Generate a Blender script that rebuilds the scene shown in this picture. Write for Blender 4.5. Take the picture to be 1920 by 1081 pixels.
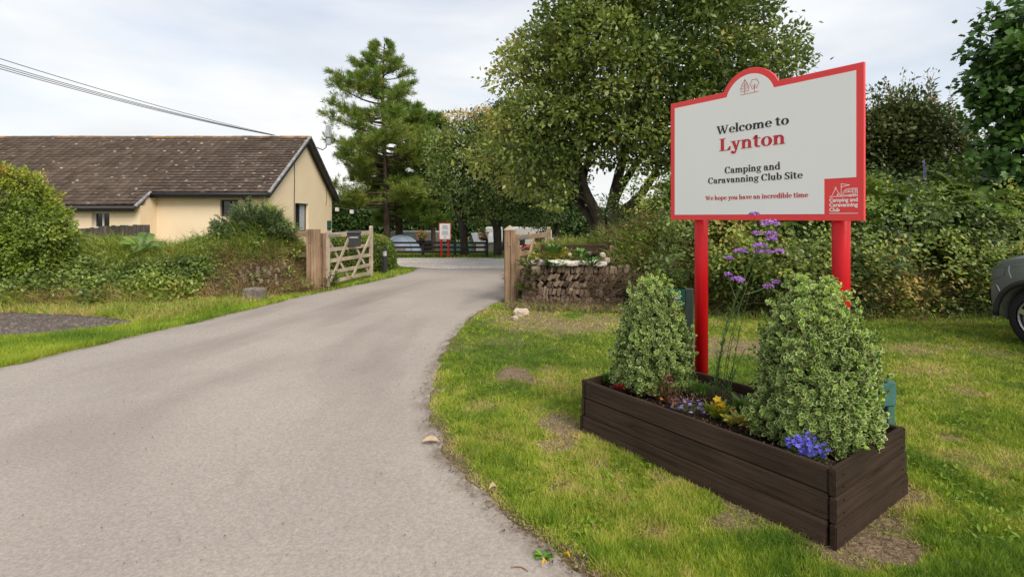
import bpy, bmesh, math, random
import numpy as np
from mathutils import Vector, Matrix

random.seed(7)
RNG = np.random.default_rng(11)
R = math.radians
for _o in list(bpy.data.objects):
    bpy.data.objects.remove(_o)
SC = bpy.context.scene
COL = SC.collection

# ------------------------------------------------------------------ camera
EYE = 1.6
cam_data = bpy.data.cameras.new('camera')
cam = bpy.data.objects.new('camera', cam_data)
COL.objects.link(cam)
cam.location = (0, 0, EYE)
cam.rotation_euler = (R(90), 0, 0)
cam_data.sensor_width = 36
cam_data.lens = 18.75
cam_data.shift_y = -0.0695
cam_data.clip_start = 0.05
cam_data.clip_end = 3000
SC.camera = cam

# ------------------------------------------------------------------ sky and sun (bright overcast)
SUN_EL, SUN_AZ = R(43), R(147)          # azimuth clockwise from +Y: high behind the camera, to the right
world = bpy.data.worlds.new('World')
SC.world = world
world.use_nodes = True
wn, wl = world.node_tree.nodes, world.node_tree.links
wn.clear()
w_out = wn.new('ShaderNodeOutputWorld')
w_sky = wn.new('ShaderNodeTexSky')
w_sky.sky_type = 'NISHITA'
w_sky.sun_disc = False
w_sky.sun_elevation = SUN_EL
w_sky.sun_rotation = SUN_AZ
w_sky.air_density = 1.0
w_sky.dust_density = 1.5
w_bg = wn.new('ShaderNodeBackground')
w_bg.inputs['Strength'].default_value = 0.08
wl.new(w_sky.outputs[0], w_bg.inputs['Color'])
w_tc = wn.new('ShaderNodeTexCoord')
w_map = wn.new('ShaderNodeMapping')
w_map.inputs['Scale'].default_value = (1.0, 1.0, 3.2)
w_map.inputs['Location'].default_value = (0.35, 0.1, 0.2)
w_map.inputs['Rotation'].default_value = (0.12, 0.25, 0.3)
wl.new(w_tc.outputs['Generated'], w_map.inputs['Vector'])
w_n = wn.new('ShaderNodeTexNoise')
w_n.inputs['Scale'].default_value = 1.5
w_n.inputs['Detail'].default_value = 7
w_n.inputs['Roughness'].default_value = 0.52
w_n.inputs['Distortion'].default_value = 0.35
wl.new(w_map.outputs[0], w_n.inputs['Vector'])
w_r = wn.new('ShaderNodeValToRGB')      # cloud cover: thin, bluish gaps and thick, white banks
w_r.color_ramp.elements[0].position = 0.32
w_r.color_ramp.elements[0].color = (0.52, 0.52, 0.52, 1)
w_r.color_ramp.elements[1].position = 0.56
w_r.color_ramp.elements[1].color = (1, 1, 1, 1)
wl.new(w_n.outputs['Fac'], w_r.inputs['Fac'])
w_n2 = wn.new('ShaderNodeTexNoise')
w_n2.inputs['Scale'].default_value = 2.6
w_n2.inputs['Detail'].default_value = 8
wl.new(w_map.outputs[0], w_n2.inputs['Vector'])
w_r2 = wn.new('ShaderNodeValToRGB')
w_r2.color_ramp.elements[0].position = 0.36
w_r2.color_ramp.elements[0].color = (0.372, 0.382, 0.392, 1)
w_r2.color_ramp.elements[1].position = 0.62
w_r2.color_ramp.elements[1].color = (0.458, 0.456, 0.45, 1)
wl.new(w_n2.outputs['Fac'], w_r2.inputs['Fac'])
w_cl = wn.new('ShaderNodeBackground')
w_cl.inputs['Strength'].default_value = 1.0
w_sep = wn.new('ShaderNodeSeparateXYZ')
wl.new(w_tc.outputs['Generated'], w_sep.inputs[0])
w_el = wn.new('ShaderNodeValToRGB')     # thin cloud: paler in the haze towards the horizon all round
w_el.color_ramp.elements[0].position = 0.0
w_el.color_ramp.elements[0].color = (1.12, 1.11, 1.08, 1)
w_el.color_ramp.elements[1].position = 1.0
w_el.color_ramp.elements[1].color = (0.86, 0.88, 0.92, 1)
_e = w_el.color_ramp.elements.new(0.32)
_e.color = (0.93, 0.955, 1.0, 1)
wl.new(w_sep.outputs['Z'], w_el.inputs['Fac'])
w_mul = wn.new('ShaderNodeMix')
w_mul.data_type = 'RGBA'
w_mul.blend_type = 'MULTIPLY'
w_mul.inputs[0].default_value = 1.0
wl.new(w_r2.outputs['Color'], w_mul.inputs[6])
wl.new(w_el.outputs['Color'], w_mul.inputs[7])
wl.new(w_mul.outputs[2], w_cl.inputs['Color'])
w_mix = wn.new('ShaderNodeMixShader')
wl.new(w_r.outputs['Color'], w_mix.inputs['Fac'])
wl.new(w_bg.outputs[0], w_mix.inputs[1])
wl.new(w_cl.outputs[0], w_mix.inputs[2])
wl.new(w_mix.outputs[0], w_out.inputs['Surface'])

sun_data = bpy.data.lights.new('sun', 'SUN')
sun_data.energy = 1.5
sun_data.angle = R(32)
sun_data.color = (1.0, 0.91, 0.78)
sun = bpy.data.objects.new('sun', sun_data)
COL.objects.link(sun)
_d = Vector((math.sin(SUN_AZ) * math.cos(SUN_EL), math.cos(SUN_AZ) * math.cos(SUN_EL), math.sin(SUN_EL)))
sun.rotation_euler = (-_d).to_track_quat('-Z', 'Y').to_euler()

SC.view_settings.view_transform = 'Standard'
SC.view_settings.look = 'None'
SC.view_settings.exposure = 1.17
SC.view_settings.gamma = 1.0
SC.view_settings.use_curve_mapping = False
SC.render.engine = 'CYCLES'
SC.cycles.max_bounces = 8
SC.cycles.transparent_max_bounces = 6

# ------------------------------------------------------------------ geometry helpers
def G(px, py, z=0.0):
    """Point at height z seen at photograph pixel (px, py)."""
    Z = (EYE - z) * 1000.0 / (py - 407.0)
    return ((px - 960.0) / 1000.0 * Z, Z, z)

def A(px, py, Z):
    return ((px - 960.0) / 1000.0 * Z, Z, EYE - (py - 407.0) / 1000.0 * Z)

def sstep(a, b, x):
    t = np.clip((np.asarray(x, float) - a) / (b - a), 0, 1)
    return t * t * (3 - 2 * t)

def _h(ix, iy, iz, seed):
    n = (ix.astype(np.int64) * 374761393 + iy.astype(np.int64) * 668265263 + iz.astype(np.int64) * 2147483647 + seed * 974634777)
    n = (n ^ (n >> 13)) * 1274126177
    n = n & 0x7fffffffffff
    n = (n ^ (n >> 16)) & 0xffffff
    return n / float(0xffffff)

def vnoise(x, y, z=0.0, seed=0):
    x, y, z = np.broadcast_arrays(np.asarray(x, float), np.asarray(y, float), np.asarray(z, float))
    ix, iy, iz = np.floor(x), np.floor(y), np.floor(z)
    fx, fy, fz = x - ix, y - iy, z - iz
    fx, fy, fz = fx * fx * (3 - 2 * fx), fy * fy * (3 - 2 * fy), fz * fz * (3 - 2 * fz)
    def H(a, b, c):
        return _h(ix + a, iy + b, iz + c, seed)
    x00 = H(0, 0, 0) * (1 - fx) + H(1, 0, 0) * fx
    x10 = H(0, 1, 0) * (1 - fx) + H(1, 1, 0) * fx
    x01 = H(0, 0, 1) * (1 - fx) + H(1, 0, 1) * fx
    x11 = H(0, 1, 1) * (1 - fx) + H(1, 1, 1) * fx
    return (x00 * (1 - fy) + x10 * fy) * (1 - fz) + (x01 * (1 - fy) + x11 * fy) * fz

def fbm(x, y, z=0.0, seed=0, oct=4):
    s, a, t = 0.0, 1.0, 0.0
    x, y, z = np.asarray(x, float), np.asarray(y, float), np.asarray(z, float)
    for k in range(oct):
        s = s + a * vnoise(x * 2 ** k, y * 2 ** k, z * 2 ** k, seed + k * 17)
        t += a
        a *= 0.5
    return s / t

def unit(v):
    n = np.linalg.norm(v, axis=-1, keepdims=True)
    return v / np.maximum(n, 1e-9)

def rdir(n):
    return unit(RNG.normal(size=(n, 3)))

def new_obj(name, me, mat=None, parent=None):
    o = bpy.data.objects.new(name, me)
    COL.objects.link(o)
    if mat is not None and me is not None and len(me.materials) == 0:
        me.materials.append(mat)
    if parent is not None:
        o.parent = parent
    return o

def np_mesh(name, V, F, rnd=None, edge=None, smooth=False):
    """Mesh from numpy verts (n,3) and faces (m,k)."""
    V = np.ascontiguousarray(V, dtype=np.float32)
    F = np.ascontiguousarray(F, dtype=np.int32)
    me = bpy.data.meshes.new(name)
    m, k = F.shape
    me.vertices.add(len(V))
    me.vertices.foreach_set('co', V.ravel())
    me.loops.add(m * k)
    me.loops.foreach_set('vertex_index', F.ravel())
    me.polygons.add(m)
    me.polygons.foreach_set('loop_start', np.arange(0, m * k, k, dtype=np.int32))
    me.update(calc_edges=True)
    if rnd is not None:
        at = me.attributes.new('rnd', 'FLOAT', 'FACE')
        at.data.foreach_set('value', np.ascontiguousarray(rnd, dtype=np.float32))
    if edge is not None:
        at = me.attributes.new('edge', 'FLOAT', 'POINT')
        at.data.foreach_set('value', np.ascontiguousarray(edge, dtype=np.float32))
    if smooth:
        me.polygons.foreach_set('use_smooth', np.ones(m, dtype=bool))
    me.validate()
    return me

class MB:
    """Collects shapes, then links them as ONE mesh object."""
    def __init__(s):
        s.v, s.f = [], []
    def add(s, vs, fs):
        b = len(s.v)
        s.v += [tuple(v) for v in vs]
        s.f += [tuple(i + b for i in f) for f in fs]
        return s
    def box(s, x0, y0, z0, x1, y1, z1, M=None, taper=None):
        vs = [(x0, y0, z0), (x1, y0, z0), (x1, y1, z0), (x0, y1, z0), (x0, y0, z1), (x1, y0, z1), (x1, y1, z1), (x0, y1, z1)]
        if M is not None:
            vs = [tuple(M @ Vector(v)) for v in vs]
        return s.add(vs, [(0, 3, 2, 1), (4, 5, 6, 7), (0, 1, 5, 4), (1, 2, 6, 5), (2, 3, 7, 6), (3, 0, 4, 7)])
    def bar(s, a, b, w, h, up=(0, 0, 1)):
        """Square bar from a to b, w across, h along up."""
        a, b = Vector(a), Vector(b)
        d = (b - a).normalized()
        sd = d.cross(Vector(up))
        sd = sd.normalized() if sd.length > 1e-6 else Vector((1, 0, 0))
        u = sd.cross(d).normalized()
        vs = []
        for p in (a, b):
            for q, r in ((-1, -1), (1, -1), (1, 1), (-1, 1)):
                vs.append(p + sd * (w / 2 * q) + u * (h / 2 * r))
        return s.add(vs, [(0, 1, 2, 3), (7, 6, 5, 4), (0, 4, 5, 1), (1, 5, 6, 2), (2, 6, 7, 3), (3, 7, 4, 0)])
    def tube(s, pts, rad, n=8, cap=True):
        V, F = tube_np(pts, rad, n, cap)
        return s.add(V, F)
    def prism(s, poly, d, M):
        """Polygon poly [(x,y)] extruded from z=0 to z=d, through M."""
        n = len(poly)
        vs = [tuple(M @ Vector((x, y, 0))) for x, y in poly] + [tuple(M @ Vector((x, y, d))) for x, y in poly]
        fs = [tuple(range(n - 1, -1, -1)), tuple(range(n, 2 * n))] + [(i, (i + 1) % n, n + (i + 1) % n, n + i) for i in range(n)]
        return s.add(vs, fs)
    def mesh(s, name, bevel=0.0, segs=1, smooth=False):
        me = bpy.data.meshes.new(name)
        me.from_pydata(s.v, [], s.f)
        bm = bmesh.new()
        bm.from_mesh(me)
        bmesh.ops.recalc_face_normals(bm, faces=bm.faces)
        if bevel > 0:
            bmesh.ops.bevel(bm, geom=list(bm.edges), offset=bevel, segments=segs, affect='EDGES', clamp_overlap=True)
        bm.to_mesh(me)
        bm.free()
        if smooth:
            for p in me.polygons:
                p.use_smooth = True
        return me
    def build(s, name, mat, parent=None, bevel=0.0, segs=1, smooth=False):
        return new_obj(name, s.mesh(name, bevel, segs, smooth), mat, parent)

def tube_np(pts, rad, n=8, cap=True):
    P = np.array([tuple(p) for p in pts], float)
    m = len(P)
    rad = np.broadcast_to(np.asarray(rad, float), (m,))
    T = np.gradient(P, axis=0)
    T = unit(T)
    ref = np.array([0.0, 0.0, 1.0]) if abs(T[0, 2]) < 0.9 else np.array([1.0, 0.0, 0.0])
    u = unit(np.cross(T[0], ref))
    V = []
    for i in range(m):
        u = unit(u - T[i] * np.dot(u, T[i]))
        w = np.cross(T[i], u)
        for k in range(n):
            a = 2 * math.pi * k / n
            V.append(tuple(P[i] + (u * math.cos(a) + w * math.sin(a)) * rad[i]))
    F = []
    for i in range(m - 1):
        for k in range(n):
            F.append((i * n + k, i * n + (k + 1) % n, (i + 1) * n + (k + 1) % n, (i + 1) * n + k))
    if cap:
        F.append(tuple(range(n - 1, -1, -1)))
        F.append(tuple((m - 1) * n + k for k in range(n)))
    return V, F

def bez(a, b, c, n=6):
    a, b, c = np.array(a, float), np.array(b, float), np.array(c, float)
    t = np.linspace(0, 1, n)[:, None]
    return (1 - t) ** 2 * a + 2 * t * (1 - t) * b + t * t * c

def spline(pts, n=60):
    """Catmull-Rom through 2D/3D points, n samples spread by point index."""
    P = np.array(pts, float)
    m = len(P)
    out = []
    for t in np.linspace(0, m - 1, n):
        i = min(int(t), m - 2)
        f = t - i
        p0, p1, p2, p3 = P[max(i - 1, 0)], P[i], P[i + 1], P[min(i + 2, m - 1)]
        out.append(0.5 * (2 * p1 + (p2 - p0) * f + (2 * p0 - 5 * p1 + 4 * p2 - p3) * f * f + (3 * p1 - p0 - 3 * p2 + p3) * f ** 3))
    return np.array(out)

def tag(o, label=None, cat=None, group=None, kind=None):
    if label:
        o['label'] = label
    if cat:
        o['category'] = cat
    if group:
        o['group'] = group
    if kind:
        o['kind'] = kind
    return o

def thing(name, label, cat, loc=(0, 0, 0), rz=0.0, group=None):
    o = bpy.data.objects.new(name, None)
    o.empty_display_size = 0.1
    COL.objects.link(o)
    o.location = loc
    o.rotation_euler = (0, 0, rz)
    return tag(o, label, cat, group)

KIDS = {}
def dup(root, loc=None, rz=None, label=None, scale=None):
    """A copy of a thing with copies of its parts and sub-parts (mesh data shared)."""
    kids = {}
    for o in COL.objects:
        if o.parent is not None:
            kids.setdefault(o.parent.name, []).append(o)
    def rec(o, parent):
        c = o.copy()
        COL.objects.link(c)
        if parent is not None:
            c.parent = parent
        for ch in kids.get(o.name, ()):
            rec(ch, c)
        return c
    r = rec(root, None)
    if loc is not None:
        r.location = loc
    if rz is not None:
        r.rotation_euler = (0, 0, rz)
    if scale is not None:
        r.scale = (scale, scale, scale) if not hasattr(scale, '__len__') else scale
    if label:
        r['label'] = label
    return r

def rock_mesh(name, size, seed, sub=2, rough=0.28):
    bm = bmesh.new()
    bmesh.ops.create_icosphere(bm, subdivisions=sub, radius=1.0)
    P = np.array([v.co[:] for v in bm.verts])
    d = 1 + rough * (fbm(P[:, 0] * 1.6 + 9, P[:, 1] * 1.6 + 9, P[:, 2] * 1.6 + 9, seed, 3) - 0.5) * 2
    P = P * d[:, None]
    P = np.sign(P) * np.abs(P) ** 0.8
    for v, p in zip(bm.verts, P):
        v.co = (p[0] * size[0], p[1] * size[1], p[2] * size[2])
    me = bpy.data.meshes.new(name)
    bm.to_mesh(me)
    bm.free()
    return me

# ------------------------------------------------------------------ leaves
def T_diamond(fold=0.12):
    return (np.array([(0, 0, 0), (.45, -.5, fold), (1, 0, 0), (.45, .5, fold)]), np.array([(0, 1, 2), (0, 2, 3)]), None)
def T_oval(fold=0.12):
    V = np.array([(0, 0, 0), (.25, -.42, fold), (.65, -.46, fold), (1, 0, -.05), (.65, .46, fold), (.25, .42, fold)])
    return (V, np.array([(0, 1, 2, 3), (0, 3, 4, 5)]), None)
def T_rim(fold=0.10):
    a = np.linspace(0, 2 * math.pi, 9)[:-1] + math.pi
    rim = np.stack([.5 + .5 * np.cos(a), .5 * np.sin(a), np.abs(np.sin(a)) * fold], 1)
    V = np.vstack([[(.5, 0, 0)], rim])
    F = np.array([(0, 1 + k, 1 + (k + 1) % 8) for k in range(8)])
    return (V, F, np.array([0.0] + [1.0] * 8))
def T_palm():
    V = [(0.18, 0, 0)]
    for ang, r in ((180, .18), (128, .42), (105, .26), (72, .62), (48, .34), (22, .74), (0, .42)):
        pass
    pts = [(0.0, 0.0), (-.02, .30), (.16, .28), (.42, .62), (.46, .30), (.62, .36), (1.0, 0.0), (.62, -.36), (.46, -.30), (.42, -.62), (.16, -.28), (-.02, -.30)]
    V += [(x, y, .10 * abs(y)) for x, y in pts]
    n = len(pts)
    return (np.array(V), np.array([(0, 1 + k, 1 + (k + 1) % n) for k in range(n)]), None)
def T_blade():
    return (np.array([(0, -.5, 0), (0, .5, 0), (1, 0, 0)]), np.array([(0, 1, 2)]), None)

def leaf_mesh(name, P, D, N, L, W, tpl, rnd):
    V0, F0, E0 = tpl
    n = len(P)
    D = unit(D)
    S = unit(np.cross(D, N))
    N = np.cross(S, D)
    L = np.broadcast_to(L, (n,))
    W = np.broadcast_to(W, (n,))
    V = (P[:, None, :] + D[:, None, :] * (V0[None, :, 0:1] * L[:, None, None]) + S[:, None, :] * (V0[None, :, 1:2] * W[:, None, None])
         + N[:, None, :] * (V0[None, :, 2:3] * W[:, None, None]))
    k = len(V0)
    F = F0[None] + (np.arange(n) * k)[:, None, None]
    rf = np.repeat(np.clip(rnd, 0, 1), len(F0))
    return np_mesh(name, V.reshape(-1, 3), F.reshape(-1, F0.shape[1]), rf, np.tile(E0, n) if E0 is not None else None)

def clump_leaves(C, r, per, L, W, tpl, tint=None, droop=0.15, out=0.6, up=0.6, flat=1.0, lvar=0.3, rvar=0.2, center=None):
    """Leaves round clump centres C (m,3). Returns arguments for leaf_mesh."""
    m = len(C)
    r = np.broadcast_to(r, (m,))
    idx = np.repeat(np.arange(m), per)
    n = len(idx)
    off = rdir(n) * (RNG.random(n) ** 0.45)[:, None]
    off[:, 2] *= flat
    P = C[idx] + off * r[idx][:, None]
    if center is None:
        center = C.mean(axis=0)
    o = unit(P - center) * out + off * 0.6
    D = o + RNG.normal(size=(n, 3)) * 0.55 + np.array([0, 0, -droop])
    Nn = np.array([0, 0, up]) + unit(P - center) * 0.4 + RNG.normal(size=(n, 3)) * 0.45
    t = (RNG.random(m) if tint is None else tint)[idx]
    rnd = np.clip(t + RNG.normal(size=n) * rvar, 0, 1)
    ls = L * (1 + RNG.normal(size=n) * lvar * 0.5).clip(0.5, 1.6)
    return P, D, Nn, ls, ls * (W / L), tpl, rnd

def lobe_points(lobes, dens, inner=0.2, squash=1.0):
    """Clump centres in the outer shell of a union of ellipsoids [(x,y,z,rx,ry,rz)]."""
    out = []
    Ls = np.array(lobes, float)
    for l in Ls:
        n = int(dens * (l[3] * l[4] * l[5]) ** (2 / 3) * 12)
        d = rdir(n)
        f = np.where(RNG.random(n) < inner, RNG.random(n) ** 0.5 * 0.75, 0.78 + RNG.random(n) * 0.26)
        p = l[:3] + d * f[:, None] * l[3:6]
        keep = np.ones(n, bool)
        for k in Ls:
            if k is l or np.allclose(k, l):
                continue
            q = np.linalg.norm((p - k[:3]) / k[3:6], axis=1)
            keep &= (q > 0.62) | (RNG.random(n) < 0.12)
        out.append(p[keep])
    return np.vstack(out)
# ------------------------------------------------------------------ materials (procedural)
class NT:
    def __init__(s, name):
        s.m = bpy.data.materials.new(name)
        s.m.use_nodes = True
        s.t = s.m.node_tree
        s.t.nodes.clear()
        s.out = s.n('ShaderNodeOutputMaterial')
    def n(s, kind, **kw):
        nd = s.t.nodes.new(kind)
        for k, v in kw.items():
            if k in nd.inputs:
                nd.inputs[k].default_value = v
            else:
                setattr(nd, k, v)
        return nd
    def l(s, a, b):
        s.t.links.new(a, b)
    def coord(s, kind='Object', scale=(1, 1, 1), rot=(0, 0, 0)):
        tc = s.n('ShaderNodeTexCoord')
        mp = s.n('ShaderNodeMapping')
        mp.inputs['Scale'].default_value = scale
        mp.inputs['Rotation'].default_value = rot
        s.l(tc.outputs[kind], mp.inputs['Vector'])
        return mp.outputs[0]
    def noise(s, vec, scale, detail=5, rough=0.55, dist=0.0):
        nd = s.n('ShaderNodeTexNoise')
        nd.inputs['Scale'].default_value = scale
        nd.inputs['Detail'].default_value = detail
        nd.inputs['Roughness'].default_value = rough
        nd.inputs['Distortion'].default_value = dist
        if vec is not None:
            s.l(vec, nd.inputs['Vector'])
        return nd.outputs['Fac']
    def ramp(s, fac, stops):
        nd = s.n('ShaderNodeValToRGB')
        e = nd.color_ramp.elements
        while len(e) < len(stops):
            e.new(0.5)
        for el, (p, c) in zip(e, stops):
            el.position = p
            el.color = (c, c, c, 1) if isinstance(c, (int, float)) else (*c, 1)
        s.l(fac, nd.inputs['Fac'])
        return nd.outputs['Color']
    def mix(s, fac, a, b, mode='MIX'):
        nd = s.n('ShaderNodeMix', data_type='RGBA', blend_type=mode)
        for sock, v in ((nd.inputs['Factor'], fac), (nd.inputs['A'] if False else nd.inputs[6], a), (nd.inputs[7], b)):
            if hasattr(v, 'is_linked') or isinstance(v, bpy.types.NodeSocket):
                s.l(v, sock)
            elif isinstance(v, (int, float)):
                sock.default_value = v if sock == nd.inputs['Factor'] else (v, v, v, 1)
            else:
                sock.default_value = (*v, 1)
        return nd.outputs[2]
    def bump(s, h, strength=0.3, dist=0.02):
        b = s.n('ShaderNodeBump')
        b.inputs['Strength'].default_value = strength
        b.inputs['Distance'].default_value = dist
        s.l(h, b.inputs['Height'])
        return b.outputs[0]
    def bsdf(s, col, rough=0.7, spec=0.4, metal=0.0, normal=None, link=True, **kw):
        p = s.n('ShaderNodeBsdfPrincipled')
        if isinstance(col, bpy.types.NodeSocket):
            s.l(col, p.inputs['Base Color'])
        else:
            p.inputs['Base Color'].default_value = (*col, 1)
        if isinstance(rough, bpy.types.NodeSocket):
            s.l(rough, p.inputs['Roughness'])
        else:
            p.inputs['Roughness'].default_value = rough
        p.inputs['Specular IOR Level'].default_value = spec
        p.inputs['Metallic'].default_value = metal
        for k, v in kw.items():
            p.inputs[k.replace('_', ' ')].default_value = v
        if normal is not None:
            s.l(normal, p.inputs['Normal'])
        if link:
            s.l(p.outputs[0], s.out.inputs['Surface'])
        return p

def mat(name, a, b=None, scale=6, rough=0.7, spec=0.3, bump=0.0, bscale=30, stretch=(1, 1, 1), metal=0.0, lo=0.35, hi=0.65, objrand=0.0, **kw):
    t = NT(name)
    v = t.coord('Object', stretch)
    col = a
    if b is not None:
        col = t.mix(t.ramp(t.noise(v, scale, 6, 0.6), [(lo, 0.0), (hi, 1.0)]), a, b)
    if objrand:
        oi = t.n('ShaderNodeObjectInfo')
        k = t.ramp(oi.outputs['Random'], [(0, 1 - objrand), (1, 1 + objrand)])
        col = t.mix(1.0, col if not isinstance(col, tuple) else t.mix(0.0, col, col), k, 'MULTIPLY')
    nrm = t.bump(t.noise(v, bscale, 5, 0.6), bump) if bump else None
    t.bsdf(col, rough, spec, metal, nrm, **kw)
    return t.m

GREEN = {'leaves_big_tree': (1.38, 1.50, 0.90), 'leaves_small_tree': (1.55, 1.68, 1.05), 'leaves_shrub_tree': (1.5, 1.55, 1.05), 'variegated_leaves': (1.2, 1.45, 0.65), 'leaves_left_bush': (1.25, 1.35, 0.8), 'needles': (1.15, 1.32, 0.95),
         'gorse_spines': (1.2, 1.25, 1.0), 'herb_leaves': (1.2, 1.35, 0.95), 'grass_blades': (1.18, 1.32, 0.9), 'rough_grass': (1.2, 1.25, 0.9), 'leaves_maple': (1.6, 1.85, 1.2), 'leaves_dark': (1.75, 1.95, 1.4), 'bank_leaves': (1.38, 1.46, 0.82), 'fern_fronds': (1.15, 1.25, 0.8)}
def leafmat(name, stops, trans=0.35, rough=0.42, spec=0.5, edge=None, tvar=0.25):
    t = NT(name)
    at = t.n('ShaderNodeAttribute', attribute_name='rnd')
    if not any(w_ in name for w_ in ('petals', 'dead', 'red')):
        kr, kg, kb = GREEN.get(name, (1.18, 1.25, 0.85))
        stops = [(q, (c[0] * kr, c[1] * kg, c[2] * kb)) for q, c in stops]
        trans = trans * .7
    col = t.ramp(at.outputs['Fac'], stops)
    v = t.coord('Object')
    k = t.ramp(t.noise(v, 2.2, 3), [(0.3, 1 - tvar), (0.7, 1 + tvar)])
    col = t.mix(1.0, col, k, 'MULTIPLY')
    if edge is not None:
        ea = t.n('ShaderNodeAttribute', attribute_name='edge')
        nz = t.noise(v, 60, 2)
        ad = t.n('ShaderNodeMath', operation='ADD')
        t.l(ea.outputs['Fac'], ad.inputs[0])
        sb = t.n('ShaderNodeMath', operation='MULTIPLY_ADD')
        t.l(nz, sb.inputs[0])
        sb.inputs[1].default_value = 0.8
        sb.inputs[2].default_value = -0.4
        t.l(sb.outputs[0], ad.inputs[1])
        col = t.mix(t.ramp(ad.outputs[0], [(0.71, 0.0), (0.90, 1.0)]), col, edge)
    p = t.bsdf(col, rough, spec, link=False)
    tr = t.n('ShaderNodeBsdfTranslucent')
    t.l(col, tr.inputs['Color'])
    mx = t.n('ShaderNodeMixShader')
    mx.inputs[0].default_value = trans
    t.l(p.outputs[0], mx.inputs[1])
    t.l(tr.outputs[0], mx.inputs[2])
    t.l(mx.outputs[0], t.out.inputs['Surface'])
    return t.m

def woodmat(name, a, b, axis='Z', rough=0.75, grain=1.0, knots=True, spec=0.25, objrand=0.12, bump=0.35):
    t = NT(name)
    st = {'X': (0.5, 14, 14), 'Y': (14, 0.5, 14), 'Z': (14, 14, 0.5)}[axis]
    oi = t.n('ShaderNodeObjectInfo')
    tc = t.n('ShaderNodeTexCoord')
    add = t.n('ShaderNodeVectorMath', operation='ADD')
    t.l(tc.outputs['Object'], add.inputs[0])
    sc = t.n('ShaderNodeVectorMath', operation='SCALE')
    sc.inputs[0].default_value = (7, 5, 9)
    t.l(oi.outputs['Random'], sc.inputs['Scale'])
    t.l(sc.outputs[0], add.inputs[1])
    mp = t.n('ShaderNodeMapping')
    mp.inputs['Scale'].default_value = st
    t.l(add.outputs[0], mp.inputs['Vector'])
    g = t.noise(mp.outputs[0], 4 * grain, 7, 0.62, 0.4)
    blot = t.noise(add.outputs[0], 2.2, 4)
    col = t.mix(t.ramp(g, [(0.36, 0.0), (0.64, 1.0)]), a, b)
    col = t.mix(1.0, col, t.ramp(blot, [(0.3, 0.72), (0.7, 1.25)]), 'MULTIPLY')
    if knots:
        kv = t.n('ShaderNodeTexVoronoi')
        kv.inputs['Scale'].default_value = 3.1
        km = t.n('ShaderNodeMapping')
        km.inputs['Scale'].default_value = tuple(1.0 if q_ < 1 else 2.2 for q_ in st)
        t.l(add.outputs[0], km.inputs['Vector'])
        t.l(km.outputs[0], kv.inputs['Vector'])
        col = t.mix(t.ramp(kv.outputs['Distance'], [(0.03, 0.75), (0.10, 0.0)]), col, tuple(c_ * .45 for c_ in a))
    k = t.ramp(oi.outputs['Random'], [(0, 1 - objrand), (1, 1 + objrand)])
    col = t.mix(1.0, col, k, 'MULTIPLY')
    t.bsdf(col, rough, spec, 0.0, t.bump(g, bump, 0.01))
    return t.m

M = {}
M['sign_red'] = mat('sign_red', (0.82, 0.060, 0.060), (0.78, 0.056, 0.056), 3, 0.45, 0.35)
M['post_red'] = mat('post_red', (0.56, 0.006, 0.010), (0.48, 0.006, 0.009), 4, 0.28, 0.5, coat=None) if False else mat('post_red', (0.55, 0.004, 0.009), (0.50, 0.004, 0.008), 4, 0.38, 0.3)
M['sign_white'] = mat('sign_white', (0.86, 0.86, 0.835), (0.84, 0.84, 0.815), 2, 0.5, 0.3)
M['ink'] = mat('ink', (0.035, 0.03, 0.032), rough=0.6)
M['ink_red'] = mat('ink_red', (0.56, 0.04, 0.05), rough=0.6)
M['ink_white'] = mat('ink_white', (0.85, 0.84, 0.82), rough=0.6)
M['ink_grey'] = mat('ink_grey', (0.25, 0.25, 0.27), rough=0.6)
M['planter'] = woodmat('planter_brown', (0.032, 0.018, 0.011), (0.058, 0.036, 0.024), 'X', 0.72, 1.0, objrand=0.2, bump=0.5)
M['planter_end'] = woodmat('planter_brown_end', (0.030, 0.017, 0.0105), (0.054, 0.033, 0.022), 'Y', 0.72, 1.0, objrand=0.2, bump=0.5)
M['post_wood'] = woodmat('post_wood', (0.17, 0.105, 0.062), (0.33, 0.225, 0.145), 'Z', 0.8, 0.8)
M['gate_wood'] = woodmat('gate_wood', (0.30, 0.245, 0.18), (0.45, 0.38, 0.29), 'X', 0.85, 1.0)
M['gate_wood_v'] = woodmat('gate_wood_upright', (0.30, 0.245, 0.18), (0.44, 0.37, 0.28), 'Z', 0.85, 1.0)
M['gate_warm'] = woodmat('gate_wood_warm', (0.26, 0.175, 0.105), (0.40, 0.29, 0.19), 'X', 0.8, 1.0)
M['old_plank'] = woodmat('old_plank', (0.06, 0.05, 0.042), (0.13, 0.11, 0.09), 'Z', 0.9, 1.0, objrand=0.3)
M['dark_fence'] = woodmat('dark_fence', (0.022, 0.016, 0.014), (0.042, 0.03, 0.026), 'X', 0.8, 1.0)
M['render'] = mat('cream_render', (0.82, 0.68, 0.49), (0.775, 0.625, 0.43), 1.1, 0.9, 0.1, 0.12, 40, lo=0.3, hi=0.75)
M['black_paint'] = mat('black_paint', (0.018, 0.018, 0.02), (0.03, 0.03, 0.032), 8, 0.4, 0.4)
M['black_plastic'] = mat('black_plastic', (0.02, 0.02, 0.022), (0.03, 0.03, 0.03), 10, 0.5, 0.4)
M['grey_trim'] = mat('weathered_trim', (0.34, 0.34, 0.34), (0.16, 0.16, 0.165), 5, 0.6, 0.3)
M['glass'] = mat('dark_glass', (0.02, 0.022, 0.025), rough=0.06, spec=0.6)
M['white_frame'] = mat('white_frame', (0.62, 0.63, 0.62), (0.5, 0.5, 0.5), 8, 0.5, 0.3)
M['pale_curtain'] = mat('pale_curtain', (0.45, 0.48, 0.52), (0.3, 0.32, 0.36), 8, 0.8)
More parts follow.
